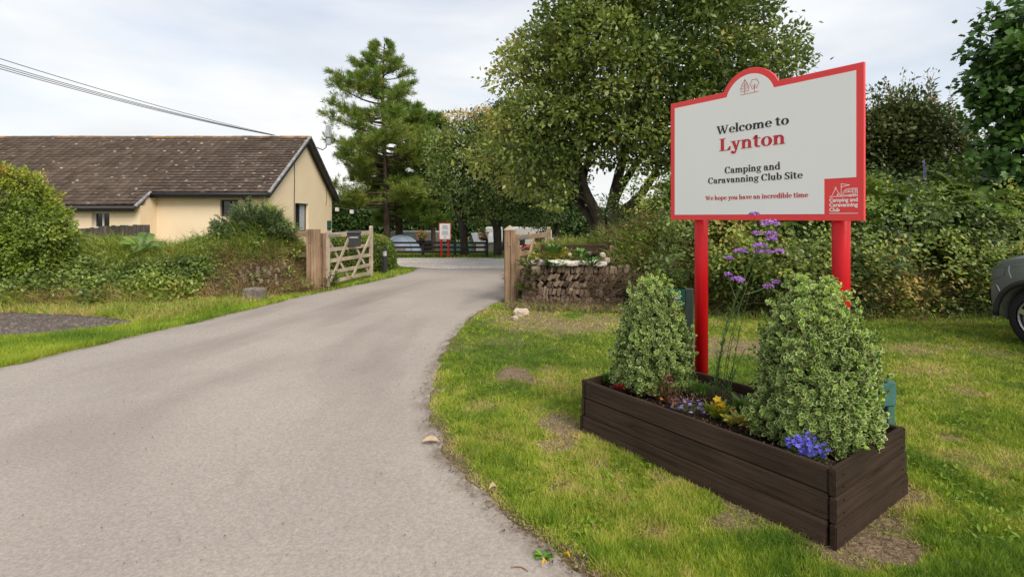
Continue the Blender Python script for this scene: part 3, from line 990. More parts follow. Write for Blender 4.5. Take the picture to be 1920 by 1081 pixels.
x, y = lawn_points(760000, 1.75, 10.6, 1)
dr = dryness(x, y)
hb = bank_h(SPINE_R, x, y)
clump = fbm(x * 9, y * 9, 0, 44, 3)
keep = (~in_planter(x, y, 0.0)) & (hb < 0.10) & (RNG.random(len(x)) > dr * 0.93) & (RNG.random(len(x)) < 0.35 + 1.1 * clump) & ~((y > 9.9) & (x < 0.2))
x, y, dr, clump = x[keep], y[keep], dr[keep], clump[keep]
n = len(x)
broad = fbm(x * 0.8, y * 0.8, 0, 51, 4)
mid = fbm(x * 2.6, y * 2.6, 0, 77, 3)
fine = fbm(x * 14, y * 14, 0, 78, 2)
rnd = 0.28 + (broad - 0.5) * 1.3 + (mid - 0.5) * 1.0 + (fine - 0.5) * 0.65 + dr * 0.40 + RNG.normal(size=n) * 0.19 + (RNG.random(n) < 0.06) * 0.35
edge = sstep(0.35, 0.0, x - road_right_x(y))
Lb = (0.020 + 0.046 * clump ** 1.5 + 0.016 * RNG.random(n)) * (1 + edge * 0.5 * (clump > 0.5)) * (1 - 0.35 * np.clip(dr, 0, 1))
Wb = np.maximum(0.0042, y * 0.0011) * (0.7 + 0.6 * RNG.random(n))
P = np.stack([x, y, np.zeros(n)], 1)
stuff('lawn_grass', blades(P, np.tile([0, 0, 1.0], (n, 1)), Lb, Wb, rnd, 0.8), M['l_grass'])

# weeds and clover leaves low in the lawn
xw, yw = lawn_points(9000, 1.8, 8, 1)
k = (fbm(xw * 1.7, yw * 1.7, 0, 91, 3) > 0.56) & ~in_planter(xw, yw, 0.02) & (dryness(xw, yw) < 0.3)
xw, yw = xw[k], yw[k]
n = len(xw)
Dw = np.stack([RNG.normal(size=n), RNG.normal(size=n), np.full(n, .35)], 1)
stuff('lawn_weeds', leaf_mesh('lawn_weeds', np.stack([xw, yw, np.full(n, .02)], 1), Dw, np.tile([0, 0, 1.0], (n, 1)) + RNG.normal(size=(n, 3)) * .2, .03 + .02 * RNG.random(n), .016, T_diamond(), .1 + .3 * RNG.random(n)), M['l_grass'])

# straw and dead clippings on the bare spots
xs_, ys_ = lawn_points(60000, 1.75, 9.5, 1)
k = (dryness(xs_, ys_) > 0.35 + 0.3 * RNG.random(len(xs_))) & ~in_planter(xs_, ys_, 0.0)
xs_, ys_ = xs_[k], ys_[k]
n = len(xs_)
Ds = np.stack([RNG.normal(size=n), RNG.normal(size=n), np.abs(RNG.normal(size=n)) * .22], 1)
stuff('dead_grass', leaf_mesh('dead_grass', np.stack([xs_, ys_, np.full(n, .004)], 1), Ds, rdir(n), .045 + .04 * RNG.random(n), np.maximum(.003, ys_ * .0008), T_blade(), RNG.random(n)), M['l_dead'])

# ------------------------------------------------------------------ verges on the left
x, y = lawn_points(420000, 3.4, 19, -1)
hb = bank_h(SPINE_L, x, y)
keep = ~in_poly(GRIT_P, x, y) & ~in_poly(GRAVEL_P, x, y) & (hb < 0.10) & (x > -13) & ~((y > 13.5) & (x < -6.5)) & (RNG.random(len(x)) < 0.4 + 0.9 * fbm(x * 7, y * 7, 0, 61, 3))
x, y = x[keep], y[keep]
n = len(x)
base = sstep(1.3, 0.15, np.abs(bank_h(SPINE_L, x, y + 0.6) - 0.25) * 4) * (y < 11.4)
de = road_left_x(y) - x
b2 = fbm(x * 1.4, y * 1.4, 0, 63, 4)
rough_zone = sstep(7.7, 8.9, y + 0.5 * (b2 - .5)) * sstep(0.25, 0.7, de) * (y < 11.8)
rnd = 0.30 + (b2 - 0.5) * 1.1 + rough_zone * 0.72 * (fbm(x * 3, y * 3, 0, 67, 3) * 1.7) + RNG.normal(size=n) * 0.13
Lb = (0.045 + 0.04 * RNG.random(n)) * (1 + 1.5 * rough_zone * RNG.random(n)) * (1 + 0.5 * sstep(0.3, 0.0, de))
Wb = np.maximum(0.004, y * 0.0010)
stuff('verge_grass', blades(np.stack([x, y, np.zeros(n)], 1), np.tile([0, 0, 1.0], (n, 1)), Lb, Wb, rnd, 0.55), M['l_grass'])

# rough, half-dead grass at the foot of the left bank
kk = rough_zone > RNG.random(n) * 1.1
kk &= RNG.random(n) < 0.26
stuff('rough_grass', arching(np.stack([x, y, np.zeros(n)], 1)[kk], np.tile([0, 0, 1.0], (kk.sum(), 1)), 0.13 + 0.17 * RNG.random(kk.sum()), 0.011, 0.30 + 0.5 * fbm(x[kk] * 2.2, y[kk] * 2.2, 0, 69, 3) + RNG.normal(size=kk.sum()) * 0.16, 0.7), M['l_rough'])

# grass beyond the gravel and round the tree trunks
n = 26000
x = RNG.uniform(-7, 12, n)
y = 20.7 + RNG.random(n) ** 1.5 * 12
k = ~in_poly(GRAVEL_P, x, y)
x, y = x[k], y[k]
n = len(x)
stuff('far_grass', blades(np.stack([x, y, ground_z(x, y)], 1), np.tile([0, 0, 1.0], (n, 1)), .10 + .06 * RNG.random(n), .03, .25 + (fbm(x, y, 0, 3, 3) - .5) + RNG.normal(size=n) * .12, 0.5), M['l_grass'])

# ------------------------------------------------------------------ what grows on the banks
BB_L = (-13, -4.1, 9.0, 13.4)
BB_R = (-0.2, 13.5, 8.1, 13.5)
P, N = on_bank(SPINE_L, BB_L, 85000)
q = fbm(P[:, 0] * 1.1, P[:, 1] * 1.1, P[:, 2] * 1.1, 71, 4)
endz = sstep(-6.6, -5.6, P[:, 0])                      # the dry, stony end beside the gate
rnd = 0.34 + (q - 0.5) * 1.5 + endz * 0.55 * (P[:, 2] < 1.05) + 0.30 * sstep(0.35, 0.05, P[:, 2]) + RNG.normal(size=len(P)) * 0.13 - 0.1 * (P[:, 2] > 0.9)
k = ~((endz > 0.4) & (P[:, 2] > 0.2) & (P[:, 2] < 0.7) & (RNG.random(len(P)) < 0.6)) & (RNG.random(len(P)) < 0.25 + 1.1 * fbm(P[:, 0] * 2.2, P[:, 1] * 2.2, 0, 73, 3))
stuff('bank_grass', arching(P[k], N[k], (0.15 + 0.24 * RNG.random(k.sum())) * (1 - 0.35 * endz[k]), 0.012, rnd[k], 0.5), M['l_rough'])

P, N = on_bank(SPINE_L, BB_L, 26000, 1.2)
k = (P[:, 2] > 0.62) & (RNG.random(len(P)) < 0.8)
stuff('bank_grass', arching(P[k], N[k], 0.22 + 0.30 * RNG.random(k.sum()), 0.012, 0.30 + (fbm(P[k][:, 0], P[k][:, 1], 0, 72, 3) - .5) * .8 + RNG.normal(size=k.sum()) * 0.14, 0.38), M['l_rough'])

def bank_clumps(spine, bb, n, sel, r, per, L, W, m, name, tint, push=0.08, tpl=None, **kw):
    P, N = on_bank(spine, bb, n)
    k = sel(P)
    P, N = P[k], N[k]
    C = P + N * (push * (0.4 + RNG.random(len(P))[:, None]))
    t = tint(P)
    args = clump_leaves(C, r * (0.6 + 0.8 * RNG.random(len(C))), per, L, W, tpl or T_oval(), t, droop=0.3, out=0.0, up=0.7, rvar=0.10, **kw)
    P2, D, Nn, ls, ws, tp, rn = args
    idx = np.repeat(np.arange(len(C)), per)
    return stuff(name, leaf_mesh(name, P2, unit(D) + N[idx] * 0.7, Nn + N[idx] * 0.8, ls, ws, tp, rn), m)

def selL(P):
    q = fbm(P[:, 0] * 0.75, P[:, 1] * 0.75, P[:, 2] * 0.75, 81, 3)
    return (q + 0.14 * (P[:, 2] < 0.6) - 0.32 * sstep(-6.3, -5.5, P[:, 0]) * (P[:, 2] > 0.15) - 0.12 * (P[:, 2] > 0.68) - 0.2 * (P[:, 2] < 0.12) > 0.575) | (RNG.random(len(P)) < 0.02)
bank_clumps(SPINE_L, BB_L, 5200, selL, 0.16, 20, 0.065, 0.040, M['l_bank'], 'bank_brambles', lambda P: 0.36 + (fbm(P[:, 0] * 1.5, P[:, 1] * 1.5, 0, 83, 3) - 0.5) * 0.9 + RNG.random(len(P)) * 0.22, 0.16)
P, N = on_bank(SPINE_L, (-7.0, -4.1, 9.5, 13.4), 26000)
stuff('bank_dead_grass', arching(P, N, 0.10 + 0.14 * RNG.random(len(P)), 0.008, RNG.random(len(P)), 0.8, 0.2), M['l_dead'])

def tintR(P):
    q = fbm(P[:, 0] * 1.3, P[:, 1] * 1.3, P[:, 2] * 1.3, 85, 4)
    return 0.20 + (q - 0.5) * 1.6 + 0.30 * sstep(0.9, 1.6, P[:, 2]) + (RNG.random(len(P)) < 0.12) * 0.45 + RNG.random(len(P)) * 0.14
bank_clumps(SPINE_R, (1.6, 13.5, 8.1, 13.5), 9000, lambda P: RNG.random(len(P)) < np.where(P[:, 0] < 2.3, 0.35, 0.10 + 0.75 * (fbm(P[:, 0] * 2.1, P[:, 1] * 2.1, P[:, 2] * 2.1, 88, 3) > 0.50)), 0.17, 21, 0.062, 0.038, M['l_bank'], 'bank_brambles', tintR, 0.16)
# upright, shrubby sprays that break the outline of the right-hand hedge
bank_clumps(SPINE_R, (2.6, 13.5, 8.3, 12.5), 1900, lambda P: fbm(P[:, 0] * 1.2, P[:, 1] * 1.2, P[:, 2] * 1.2, 87, 2) > 0.44, 0.26, 50, 0.068, 0.040, M['l_bank'], 'hedge_sprays', lambda P: np.clip(0.38 + (fbm(P[:, 0] * 1.6, P[:, 1] * 1.6, P[:, 2] * 1.6, 89, 3) - .5) * 1.6 + RNG.normal(size=len(P)) * .16, 0, 0.82), 0.85)
bank_clumps(SPINE_R, (2.4, 13.5, 8.3, 12.5), 1100, lambda P: fbm(P[:, 0] * 1.5, P[:, 1] * 1.5, P[:, 2] * 1.5, 93, 2) > 0.54, 0.22, 26, 0.06, 0.030, M['l_bank'], 'hedge_dead_leaves', lambda P: 0.86 + 0.14 * RNG.random(len(P)), 0.50)
P, N = on_bank(SPINE_R, (0.0, 13.5, 8.1, 13.5), 24000, 1.2)
low = (P[:, 2] < 0.75)
k = low | (RNG.random(len(P)) < 0.25)
stuff('bank_dead_grass', arching(P[k] + N[k] * 0.1, N[k], 0.16 + 0.26 * RNG.random(k.sum()), 0.009, RNG.random(k.sum()), 0.9, 0.1), M['l_dead'])
# dry bracken stalks, grass and thin weeds standing up through the hedge
P, N = on_bank(SPINE_R, (1.9, 13, 8.1, 12.5), 15000, .6)
k = fbm(P[:, 0] * 1.4, P[:, 1] * 1.4, P[:, 2] * 1.4, 94, 3) > .40
P, N = P[k] + N[k] * .18, N[k]
q = fbm(P[:, 0] * 1.1, P[:, 1] * 1.1, P[:, 2] * 1.1, 95, 3)
stuff('hedge_stalks', arching(P, N, .22 + .34 * RNG.random(len(P)), .010, .46 + (q - .5) * 1.3 + RNG.normal(size=len(P)) * .2, .45, .8), M['l_rough'])
P, N = on_bank(SPINE_R, (1.9, 13, 8.1, 11), 9000, 0)
k = (fbm(P[:, 0] * 1.2, P[:, 1] * 1.2, P[:, 2] * 1.2, 96, 3) + .22 * (P[:, 2] < .6) > .56)
stuff('hedge_stalks', arching(P[k] + N[k] * .22, N[k], .2 + .4 * RNG.random(k.sum()), .010, RNG.random(k.sum()) * .9, .9, .2), M['l_dead'])
# dark spiny gorse inside the hedge between the sign posts
P, N = on_bank(SPINE_R, (3.9, 5.6, 8.1, 11), 520, 0)
C = P + N * RNG.uniform(.2, .6, (len(P), 1))
stuff('hedge_gorse', leaf_mesh('hedge_gorse', *clump_leaves(C, .20, 60, .075, .014, T_diamond(0), RNG.uniform(.05, .7, len(C)), droop=-.3, out=.3)), M['l_gorse'])
# bleached, long grass on the crest behind the stone wall
P, N = on_bank(SPINE_R, (0.5, 4.4, 9.4, 13), 26000, 1.3)
k = (P[:, 2] > 0.62 + 0.25 * np.clip(P[:, 0] - 2, 0, 2)) & (RNG.random(len(P)) < sstep(4.6, 3.0, P[:, 0]))
stuff('bank_grass', arching(P[k], N[k], 0.20 + 0.22 * RNG.random(k.sum()), 0.011, 0.50 + RNG.normal(size=k.sum()) * 0.2, 0.4), M['l_rough'])
P, N = on_bank(SPINE_R, (2.2, 13.5, 8.0, 10.5), 30000, -0.6)
k = (P[:, 2] < 0.35)
stuff('bank_grass', arching(P[k], N[k], 0.12 + 0.18 * RNG.random(k.sum()), 0.010, 0.42 + RNG.normal(size=k.sum()) * 0.25, 0.6), M['l_rough'])
# bare, bent bramble canes
mb = MB()
P, N = on_bank(SPINE_R, (2.0, 10, 8.2, 11), 150, 0.2)
for p, nn in zip(P, N):
    a = p + nn * 0.05
    c = a + nn * random.uniform(.25, .5) + np.array([random.uniform(-.4, .4), 0, random.uniform(0, .4)])
    b = a + np.array([random.uniform(-.8, .8), random.uniform(-.2, .1), random.uniform(-.4, .3)]) + nn * .25
    mb.tube(bez(a, c, b, 6), [.007, .006, .005, .005, .004, .003], 4, False)
tag(mb.build('bramble_canes', M['dead_stem']), kind='stuff')

# ferns (bracken) along the crest: three kinds, copied
def fern_mesh(seed, nf=7, L=0.72):
    rg = np.random.default_rng(seed)
    Ps, Ds, Ns, Ls, Ws, Rs = [], [], [], [], [], []
    for f in range(nf):
        az = 2 * math.pi * f / nf + rg.normal() * 0.3
        rise = rg.uniform(0.55, 0.95)
        l = L * rg.uniform(0.75, 1.1)
        h = np.array([math.cos(az), math.sin(az), 0])
        c = bez((0, 0, 0), h * l * 0.35 + np.array([0, 0, l * rise]), h * l * 0.95 + np.array([0, 0, l * rise * 0.55]), 20)
        T = unit(np.gradient(c, axis=0))
        side = np.cross(h, [0, 0, 1.0])
        tint = rg.random() * 0.8
        for i in range(3, 20):
            w = l * 0.30 * math.sin(min(1.0, (20 - i) / 11.0) * math.pi / 2) * (0.75 if i < 6 else 1)
            for s in (-1, 1):
                Ps.append(c[i]); Ds.append(side * s + T[i] * 0.45 + np.array([0, 0, -.12])); Ns.append(np.cross(side, T[i]) * (1 if np.cross(side, T[i])[2] > 0 else -1))
                Ls.append(w); Ws.append(w * 0.30 + .006); Rs.append(tint + rg.normal() * .1)
        for i in range(0, 19):
            Ps.append(c[i]); Ds.append(c[i + 1] - c[i]); Ns.append(np.array([0, 0, 1.0])); Ls.append(np.linalg.norm(c[i + 1] - c[i]) * 1.3); Ws.append(.008); Rs.append(0.3)
    me = leaf_mesh('fern', np.array(Ps), np.array(Ds), np.array(Ns), np.array(Ls), np.array(Ws), T_diamond(0.05), np.array(Rs))
    me.materials.append(M['l_fern'])
    return me
FERNS = [fern_mesh(s, 6 + s % 3) for s in (3, 4, 5)]
FERN_LABEL = 'green bracken fern growing on the overgrown hedge bank behind the welcome sign'
def put_fern(p, s, label=FERN_LABEL, group='bracken ferns on the right hedge bank', k=None):
    o = bpy.data.objects.new('fern', FERNS[random.randrange(3) if k is None else k])
    COL.objects.link(o)
    o.location = p
    o.rotation_euler = (random.uniform(-.1, .45), random.uniform(-.35, .35), random.uniform(0, 6.28))
    o.scale = (s, s, s)
    tag(o, label, 'fern', group)
    return o
P, N = on_bank(SPINE_R, (2.5, 10.8, 8.3, 12.2), 4000, 0.5)
cnt = 0
ZONES = ((-9, 1310, 'left of the sign\'s left post'), (1310, 1570, 'between the two red sign posts'), (1570, 1760, 'just right of the sign\'s right post'), (1760, 9999, 'at the right edge above the dark car'))
for p, nn in zip(P, N):
    top = p[2] > 1.0
    if (top and p[0] > 3.3 and random.random() < 0.10 + 0.22 * (p[0] > 4.4)) or (random.random() < 0.10 and p[2] > 0.5 and p[0] > 3.2):
        pxx = 960 + 1000 * p[0] / p[1]
        zn = [z for z in ZONES if z[0] <= pxx < z[1]][0][2]
        put_fern(tuple(p + nn * (0.30 if top else 0.55) + np.array([0, 0, random.uniform(-.08, .22) if top else 0])), random.uniform(0.6, 1.15) * (1.1 if top else 0.85),
                 ('green bracken fern along the hedge crest ' if top else 'bracken fern low on the hedge face ') + zn, ('bracken on the hedge crest ' if top else 'bracken on the hedge face ') + zn)
        cnt += 1
        if cnt >= 200:
            break
put_fern((-7.65, 11.0, 0.84), 0.8, 'bright green fern standing up from the left bank below the plank fence', None, 1)

n = 3000
wx = RNG.uniform(.2, 2.4, n)
wz = RNG.random(n) ** 1.6 * .62
k = fbm(wx * 3, wz * 3, 0, 31, 3) + .25 * (wx > 1.3) + .3 * (wz < .1) + .2 * (wx < .45) > .56
wx, wz = wx[k], wz[k]
P = np.stack([wx, 9.80 - .17 * wx - .02 + .12 * wz - .10 * (wz < .12), wz], 1)
stuff('wall_dead_grass', arching(P, np.tile([0, -1.0, .1], (len(P), 1)), .07 + .14 * RNG.random(len(P)), .008, RNG.random(len(P)) * .9, .8, -.1), M['l_dead'])
n = 5000
wx = RNG.uniform(-.1, 2.6, n)
P = np.stack([wx, 9.62 - .17 * wx - RNG.random(n) ** 1.5 * .5, np.zeros(n)], 1)
h_ = n * 2 // 3
stuff('wall_foot_grass', arching(P[:h_], np.tile([0, 0, 1.0], (h_, 1)), .06 + .13 * RNG.random(h_), .009, RNG.random(h_), .8, .3), M['l_dead'])
stuff('wall_foot_grass', arching(P[h_:], np.tile([0, 0, 1.0], (n - h_, 1)), .06 + .10 * RNG.random(n - h_), .009, .35 + .5 * RNG.random(n - h_), .7), M['l_rough'])

# leaf litter and crumbs along the lawn's edge and scattered on the turf
n = 1500
y = 1.0 / (1 / 2.2 + RNG.random(n) * (1 / 8.5 - 1 / 2.2))
x = road_right_x(y) + np.where(RNG.random(n) < .8, RNG.normal(size=n) * .06, RNG.random(n) * 4)
k = ~in_planter(x, y, 0.02)
x, y = x[k], y[k]
n = len(x)
stuff('leaf_litter', leaf_mesh('leaf_litter', np.stack([x, y, np.full(n, .022)], 1), np.stack([RNG.normal(size=n), RNG.normal(size=n), RNG.normal(size=n) * .15], 1), np.tile([0, 0, 1.0], (n, 1)) + RNG.normal(size=(n, 3)) * .3,
      RNG.uniform(.012, .032, n), .011, T_diamond(.2), RNG.random(n)), M['l_dead'])

# ragged weeds and dead stems where the right-hand hedge meets the lawn
n = 26000
x = RNG.uniform(1.6, 11, n)
y = RNG.uniform(7.3, 10.2, n)
k = (bank_h(SPINE_R, x, y) < .06) & (bank_h(SPINE_R, x, y + .15 + .55 * RNG.random(n) * fbm(x * 1.6, y * 0, 0, 97, 3)) > .06)
x, y = x[k], y[k]
P = np.stack([x, y, np.zeros(len(x))], 1)
h_ = len(x) // 2
q = fbm(x * 1.3, y * 1.3, 0, 98, 3)
stuff('hedge_foot_grass', arching(P[:h_], np.tile([0, 0, 1.0], (h_, 1)), .08 + .20 * RNG.random(h_), .011, .36 + (q[:h_] - .5) * 1.2 + RNG.normal(size=h_) * .2, .6), M['l_rough'])
stuff('hedge_foot_grass', arching(P[h_:], np.tile([0, -.3, .5], (len(x) - h_, 1)), .08 + .16 * RNG.random(len(x) - h_), .009, RNG.random(len(x) - h_), .9, .2), M['l_dead'])
bank_clumps(SPINE_R, (2.2, 12, 7.9, 10.5), 700, lambda P: (P[:, 2] < .35) & (fbm(P[:, 0] * 1.7, P[:, 1] * 1.7, 0, 99, 2) > .5), 0.16, 22, 0.06, 0.036, M['l_bank'], 'hedge_foot_weeds', lambda P: .3 + .45 * RNG.random(len(P)), 0.35)
# ================================================================== HOUSE
def cut(o, cutters):
    """Boolean openings (boxes) out of a mesh object, applied."""
    cb = MB()
    for c in cutters:
        cb.box(*c)
    c = cb.build('cutter', None)
    c.parent = o.parent
    md = o.modifiers.new('cut', 'BOOLEAN')
    md.operation = 'DIFFERENCE'
    md.solver = 'EXACT'
    md.object = c
    bpy.context.view_layer.update()
    dg = bpy.context.evaluated_depsgraph_get()
    me = bpy.data.meshes.new_from_object(o.evaluated_get(dg))
    o.modifiers.clear()
    old = o.data
    o.data = me
    if not me.materials:
        for m_ in old.materials:
            me.materials.append(m_)
    bpy.data.objects.remove(c)
    return o

PITCH = math.atan2(2.64, 3.95)
SL = math.hypot(2.64, 3.95)
house = thing('bungalow', 'cream rendered bungalow with long brown tiled roof spotted with lichen', 'house', (-9.06, 20, 0))
w = MB()
w.add([(-.25, .35, -2.5), (-.25, 7.55, -2.5), (-.25, 7.55, 2.62), (-.25, 3.95, 5.02), (-.25, .35, 2.62), (-.55, .35, -2.5), (-.55, 7.55, -2.5), (-.55, 7.55, 2.62), (-.55, 3.95, 5.02), (-.55, .35, 2.62)],
      [(0, 1, 2, 3, 4), (9, 8, 7, 6, 5), (0, 5, 6, 1), (1, 6, 7, 2), (2, 7, 8, 3), (3, 8, 9, 4), (4, 9, 5, 0)])
gw = w.build('gable_wall', M['render'], house)
cut(gw, [(-.8, 2.9, .96, .1, 4.4, 2.21)])
fw = MB().box(-4.5, .352, -2.5, -.552, .65, 2.60).build('front_wall', M['render'], house)
cut(fw, [(-2.09, .1, 1.62, -1.39, .9, 2.27)])
lw = MB().box(-18, -.55, -2.5, -4.502, -.25, 2.03).build('front_wall', M['render'], house)
cut(lw, [(-6.27, -.9, 1.20, -5.62, .1, 1.80)])
MB().box(-4.802, -.248, -2.5, -4.502, .648, 2.35).build('return_wall', M['render'], house)
MB().box(-18, 7.25, -2.5, -.56, 7.55, 2.6).build('rear_wall', M['render'], house)

def window(x, y, w_, h_, z, rot, kind):
    m4 = Matrix.Translation((x, y, z)) @ Matrix.Rotation(rot, 4, 'Z')
    f = MB()
    t = .06
    for a in ((-w_ / 2, 0, 0, -w_ / 2 + t, .06, h_), (w_ / 2 - t, 0, 0, w_ / 2, .06, h_), (-w_ / 2 + t, 0, 0, w_ / 2 - t, .06, t), (-w_ / 2 + t, 0, h_ - t, w_ / 2 - t, .06, h_), (-.03, .004, t, .03, .055, h_ - t)):
        f.box(*a, M=m4)
    fo = f.build('window', M['black_paint'] if kind != 'white' else M['white_frame'], house)
    MB().box(-w_ / 2 + t, .035, t, -.032, .045, h_ - t, M=m4).build('pane', M['glass'], fo)
    MB().box(.032, .035, t, w_ / 2 - t, .045, h_ - t, M=m4).build('pane', M['glass'] if kind != 'curtain' else M['pale_curtain'], fo)
    MB().box(-w_ / 2 - .04, -.10, -.05, w_ / 2 + .04, .03, -.002, M=m4).build('sill', M['render'], fo)
window(-.37, 3.65, 1.5, 1.25, .96, R(90), 'curtain')
window(-1.74, .47, .70, .65, 1.62, 0, 'dark')
window(-5.945, -.43, .65, .60, 1.20, 0, 'white')

# roof: sheathing, then the tiles
rf = MB()
def roof_slab(x0, x1, t0, t1, th=.05, off=-.06):
    c, s = math.cos(PITCH), math.sin(PITCH)
    def p(x, t, n):
        return (x, t * c - n * s, 2.54 + t * s + n * c)
    rf.add([p(x0, t0, off - th), p(x1, t0, off - th), p(x1, t1, off - th), p(x0, t1, off - th), p(x0, t0, off), p(x1, t0, off), p(x1, t1, off), p(x0, t1, off)],
           [(0, 3, 2, 1), (4, 5, 6, 7), (0, 1, 5, 4), (1, 2, 6, 5), (2, 3, 7, 6), (3, 0, 4, 7)])
roof_slab(-18, -.02, 0, SL - .02)
roof_slab(-18, -4.5, -.95, -.002)
rf.add([(-18, 3.95, 5.13), (-.02, 3.95, 5.13), (-.02, 7.95, 2.48), (-18, 7.95, 2.48), (-18, 3.95, 5.08), (-.02, 3.95, 5.08), (-.02, 7.95, 2.43), (-18, 7.95, 2.43)],
       [(0, 1, 2, 3), (7, 6, 5, 4), (0, 4, 5, 1), (1, 5, 6, 2), (2, 6, 7, 3), (3, 7, 4, 0)])
roof = rf.build('roof', M['tile'], house)
TW, TE = .30, SL / 22
tile_mb = MB()
_tv = []
for xx, zz in ((-.147, .0), (-.06, .006), (-.045, .016), (.045, .016), (.06, .006), (.147, .0)):
    _tv += [(xx, 0, zz + .044), (xx, .27, zz - .004), (xx, 0, zz - .012)]
nt = 6
fs = [(3 * k, 3 * k + 3, 3 * k + 4, 3 * k + 1) for k in range(nt - 1)] + [(3 * k + 2, 3 * k + 5, 3 * k + 3, 3 * k) for k in range(nt - 1)]
tile_me = bpy.data.meshes.new('roof_tile')
tile_me.from_pydata(_tv, [], fs)
tile_me.materials.append(M['tile'])
slots = []
for r_ in range(-4, 22):
    for c_ in range(60):
        x = -.15 - c_ * TW
        if r_ < 0 and x > -4.52:
            continue
        t0 = r_ * TE - (0.02 if r_ in (0, -4) else 0)
        slots.append((x, t0, math.hypot(x, 0) * 1.0 + max(r_, 0) * 0.12))
order = sorted(slots, key=lambda s: s[2])
c, s = math.cos(PITCH), math.sin(PITCH)
def tile_matrix(x, t):
    n = random.uniform(-.004, .006)
    return Matrix.Translation((x + random.uniform(-.004, .004), t * c - n * s, 2.54 + t * s + n * c)) @ Matrix.Rotation(PITCH + random.uniform(-.012, .012), 4, 'X') @ Matrix.Rotation(random.uniform(-.012, .012), 4, 'Z')
for x, t0, _ in order[:300]:
    o = new_obj('roof_tile', tile_me, None, roof)
    o.matrix_local = tile_matrix(x, t0)
Vt, Ft, Rt = [], [], []
tv = np.array(_tv)
for x, t0, _ in order[300:]:
    m4 = np.array(tile_matrix(x, t0))
    Ft.append(np.array(fs) + len(Vt) * len(_tv))
    Vt.append(tv @ m4[:3, :3].T + m4[:3, 3])
    Rt += [random.random()] * len(fs)
o = new_obj('roof_tiles', np_mesh('roof_tiles', np.vstack(Vt), np.vstack(Ft), np.array(Rt)), M['tile'], roof)
o['kind'] = 'stuff'
rt = MB()
nn_ = 9
for k in range(nn_):
    a = R(-20 + 220 * k / (nn_ - 1))
    rt.v += [(0, math.cos(a) * .12, math.sin(a) * .11), (.44, math.cos(a) * .115, math.sin(a) * .105)]
rt.f += [(2 * k, 2 * k + 2, 2 * k + 3, 2 * k + 1) for k in range(nn_ - 1)] + [tuple(2 * k + 1 for k in range(nn_))]
ridge_me = rt.mesh('ridge_tile', smooth=False)
ridge_me.materials.append(M['ridge'])
for k in range(41):
    o = new_obj('ridge_tile', ridge_me, None, roof)
    o.location = (-.46 - k * .43, 3.95, 5.14 + random.uniform(-.008, .008))
    o.rotation_euler = (random.uniform(-.03, .03), random.uniform(-.008, .008), 0)
# bargeboards, verge trim, gutters
b = MB()
b.bar((-.03, -.08, 2.40), (-.03, 3.93, 5.08), .04, .20, (0, -1, 1)).build('bargeboard', M['black_paint'], house)
MB().bar((.0, -.10, 2.52), (.0, 3.95, 5.22), .10, .06, (0, -1, 1)).build('verge_trim', M['grey_trim'], house)
MB().bar((-.03, 7.98, 2.36), (-.03, 3.97, 5.05), .05, .24, (0, 1, 1)).build('bargeboard', M['black_paint'], house)
MB().bar((.0, 8.0, 2.50), (.0, 3.95, 5.22), .10, .05, (0, 1, 1)).build('verge_trim', M['grey_trim'], house)
MB().bar((-.14, 7.90, 2.40), (-.14, 4.0, 5.00), .20, .02, (0, 1, 1)).build('soffit', M['black_paint'], house)
MB().bar((-4.47, -.85, 1.99), (-4.47, -.02, 2.54), .09, .06, (0, -1, 1)).build('verge_trim', M['grey_trim'], house)
MB().tube([(-4.55, -.08, 2.46), (-.02, -.08, 2.46)], .06, 8).build('gutter', M['black_plastic'], house, smooth=True)
MB().box(-4.5, -.03, 2.32, -.03, .02, 2.50).build('fascia', M['black_paint'], house)
MB().tube([(-18, -.88, 1.93), (-4.46, -.88, 1.93)], .06, 8).build('gutter', M['black_plastic'], house, smooth=True)
MB().box(-18, -.83, 1.80, -4.52, -.79, 1.98).build('fascia', M['black_paint'], house)
MB().tube([(-1.05, -.05, 2.42), (-1.05, .1, 2.28), (-1.05, .29, 2.2), (-1.05, .29, 0)], .035, 8).build('downpipe', M['black_plastic'], house, smooth=True)
MB().tube([(-.23, 2.75, 4.2), (-.23, 2.8, 3.2), (-.23, 2.76, 2.2), (-.23, 2.76, 1.0)], .014, 6).build('wall_cable', M['black_plastic'], house)
MB().tube([(-.23, 6.7, 3.1), (-.23, 6.75, 2.4), (-.23, 6.6, 2.2), (-.23, 6.7, 2.3)], .012, 6).build('wall_cable', M['dead_stem'], house)
pl = MB().box(-.248, 6.85, .98, -.20, 7.35, 1.42).build('wall_plaque', M['black_paint'], house)
MB().box(-.199, 6.90, 1.03, -.19, 7.30, 1.37).build('plaque_face', M['sign_green'], pl)
for k in range(4):
    pass
ae = MB().tube([(-.05, 4.6, 4.85), (.28, 4.75, 4.72), (.42, 4.8, 4.85), (.42, 4.8, 5.75)], .028, 6).build('aerial', M['cable'], house)
MB().box(.45, 4.72, 4.95, .62, 4.88, 5.25).build('aerial_box', M['pale_curtain'], ae)
MB().box(.44, 4.66, 5.32, .60, 4.94, 5.85).build('aerial_panel', M['pale_curtain'], ae)

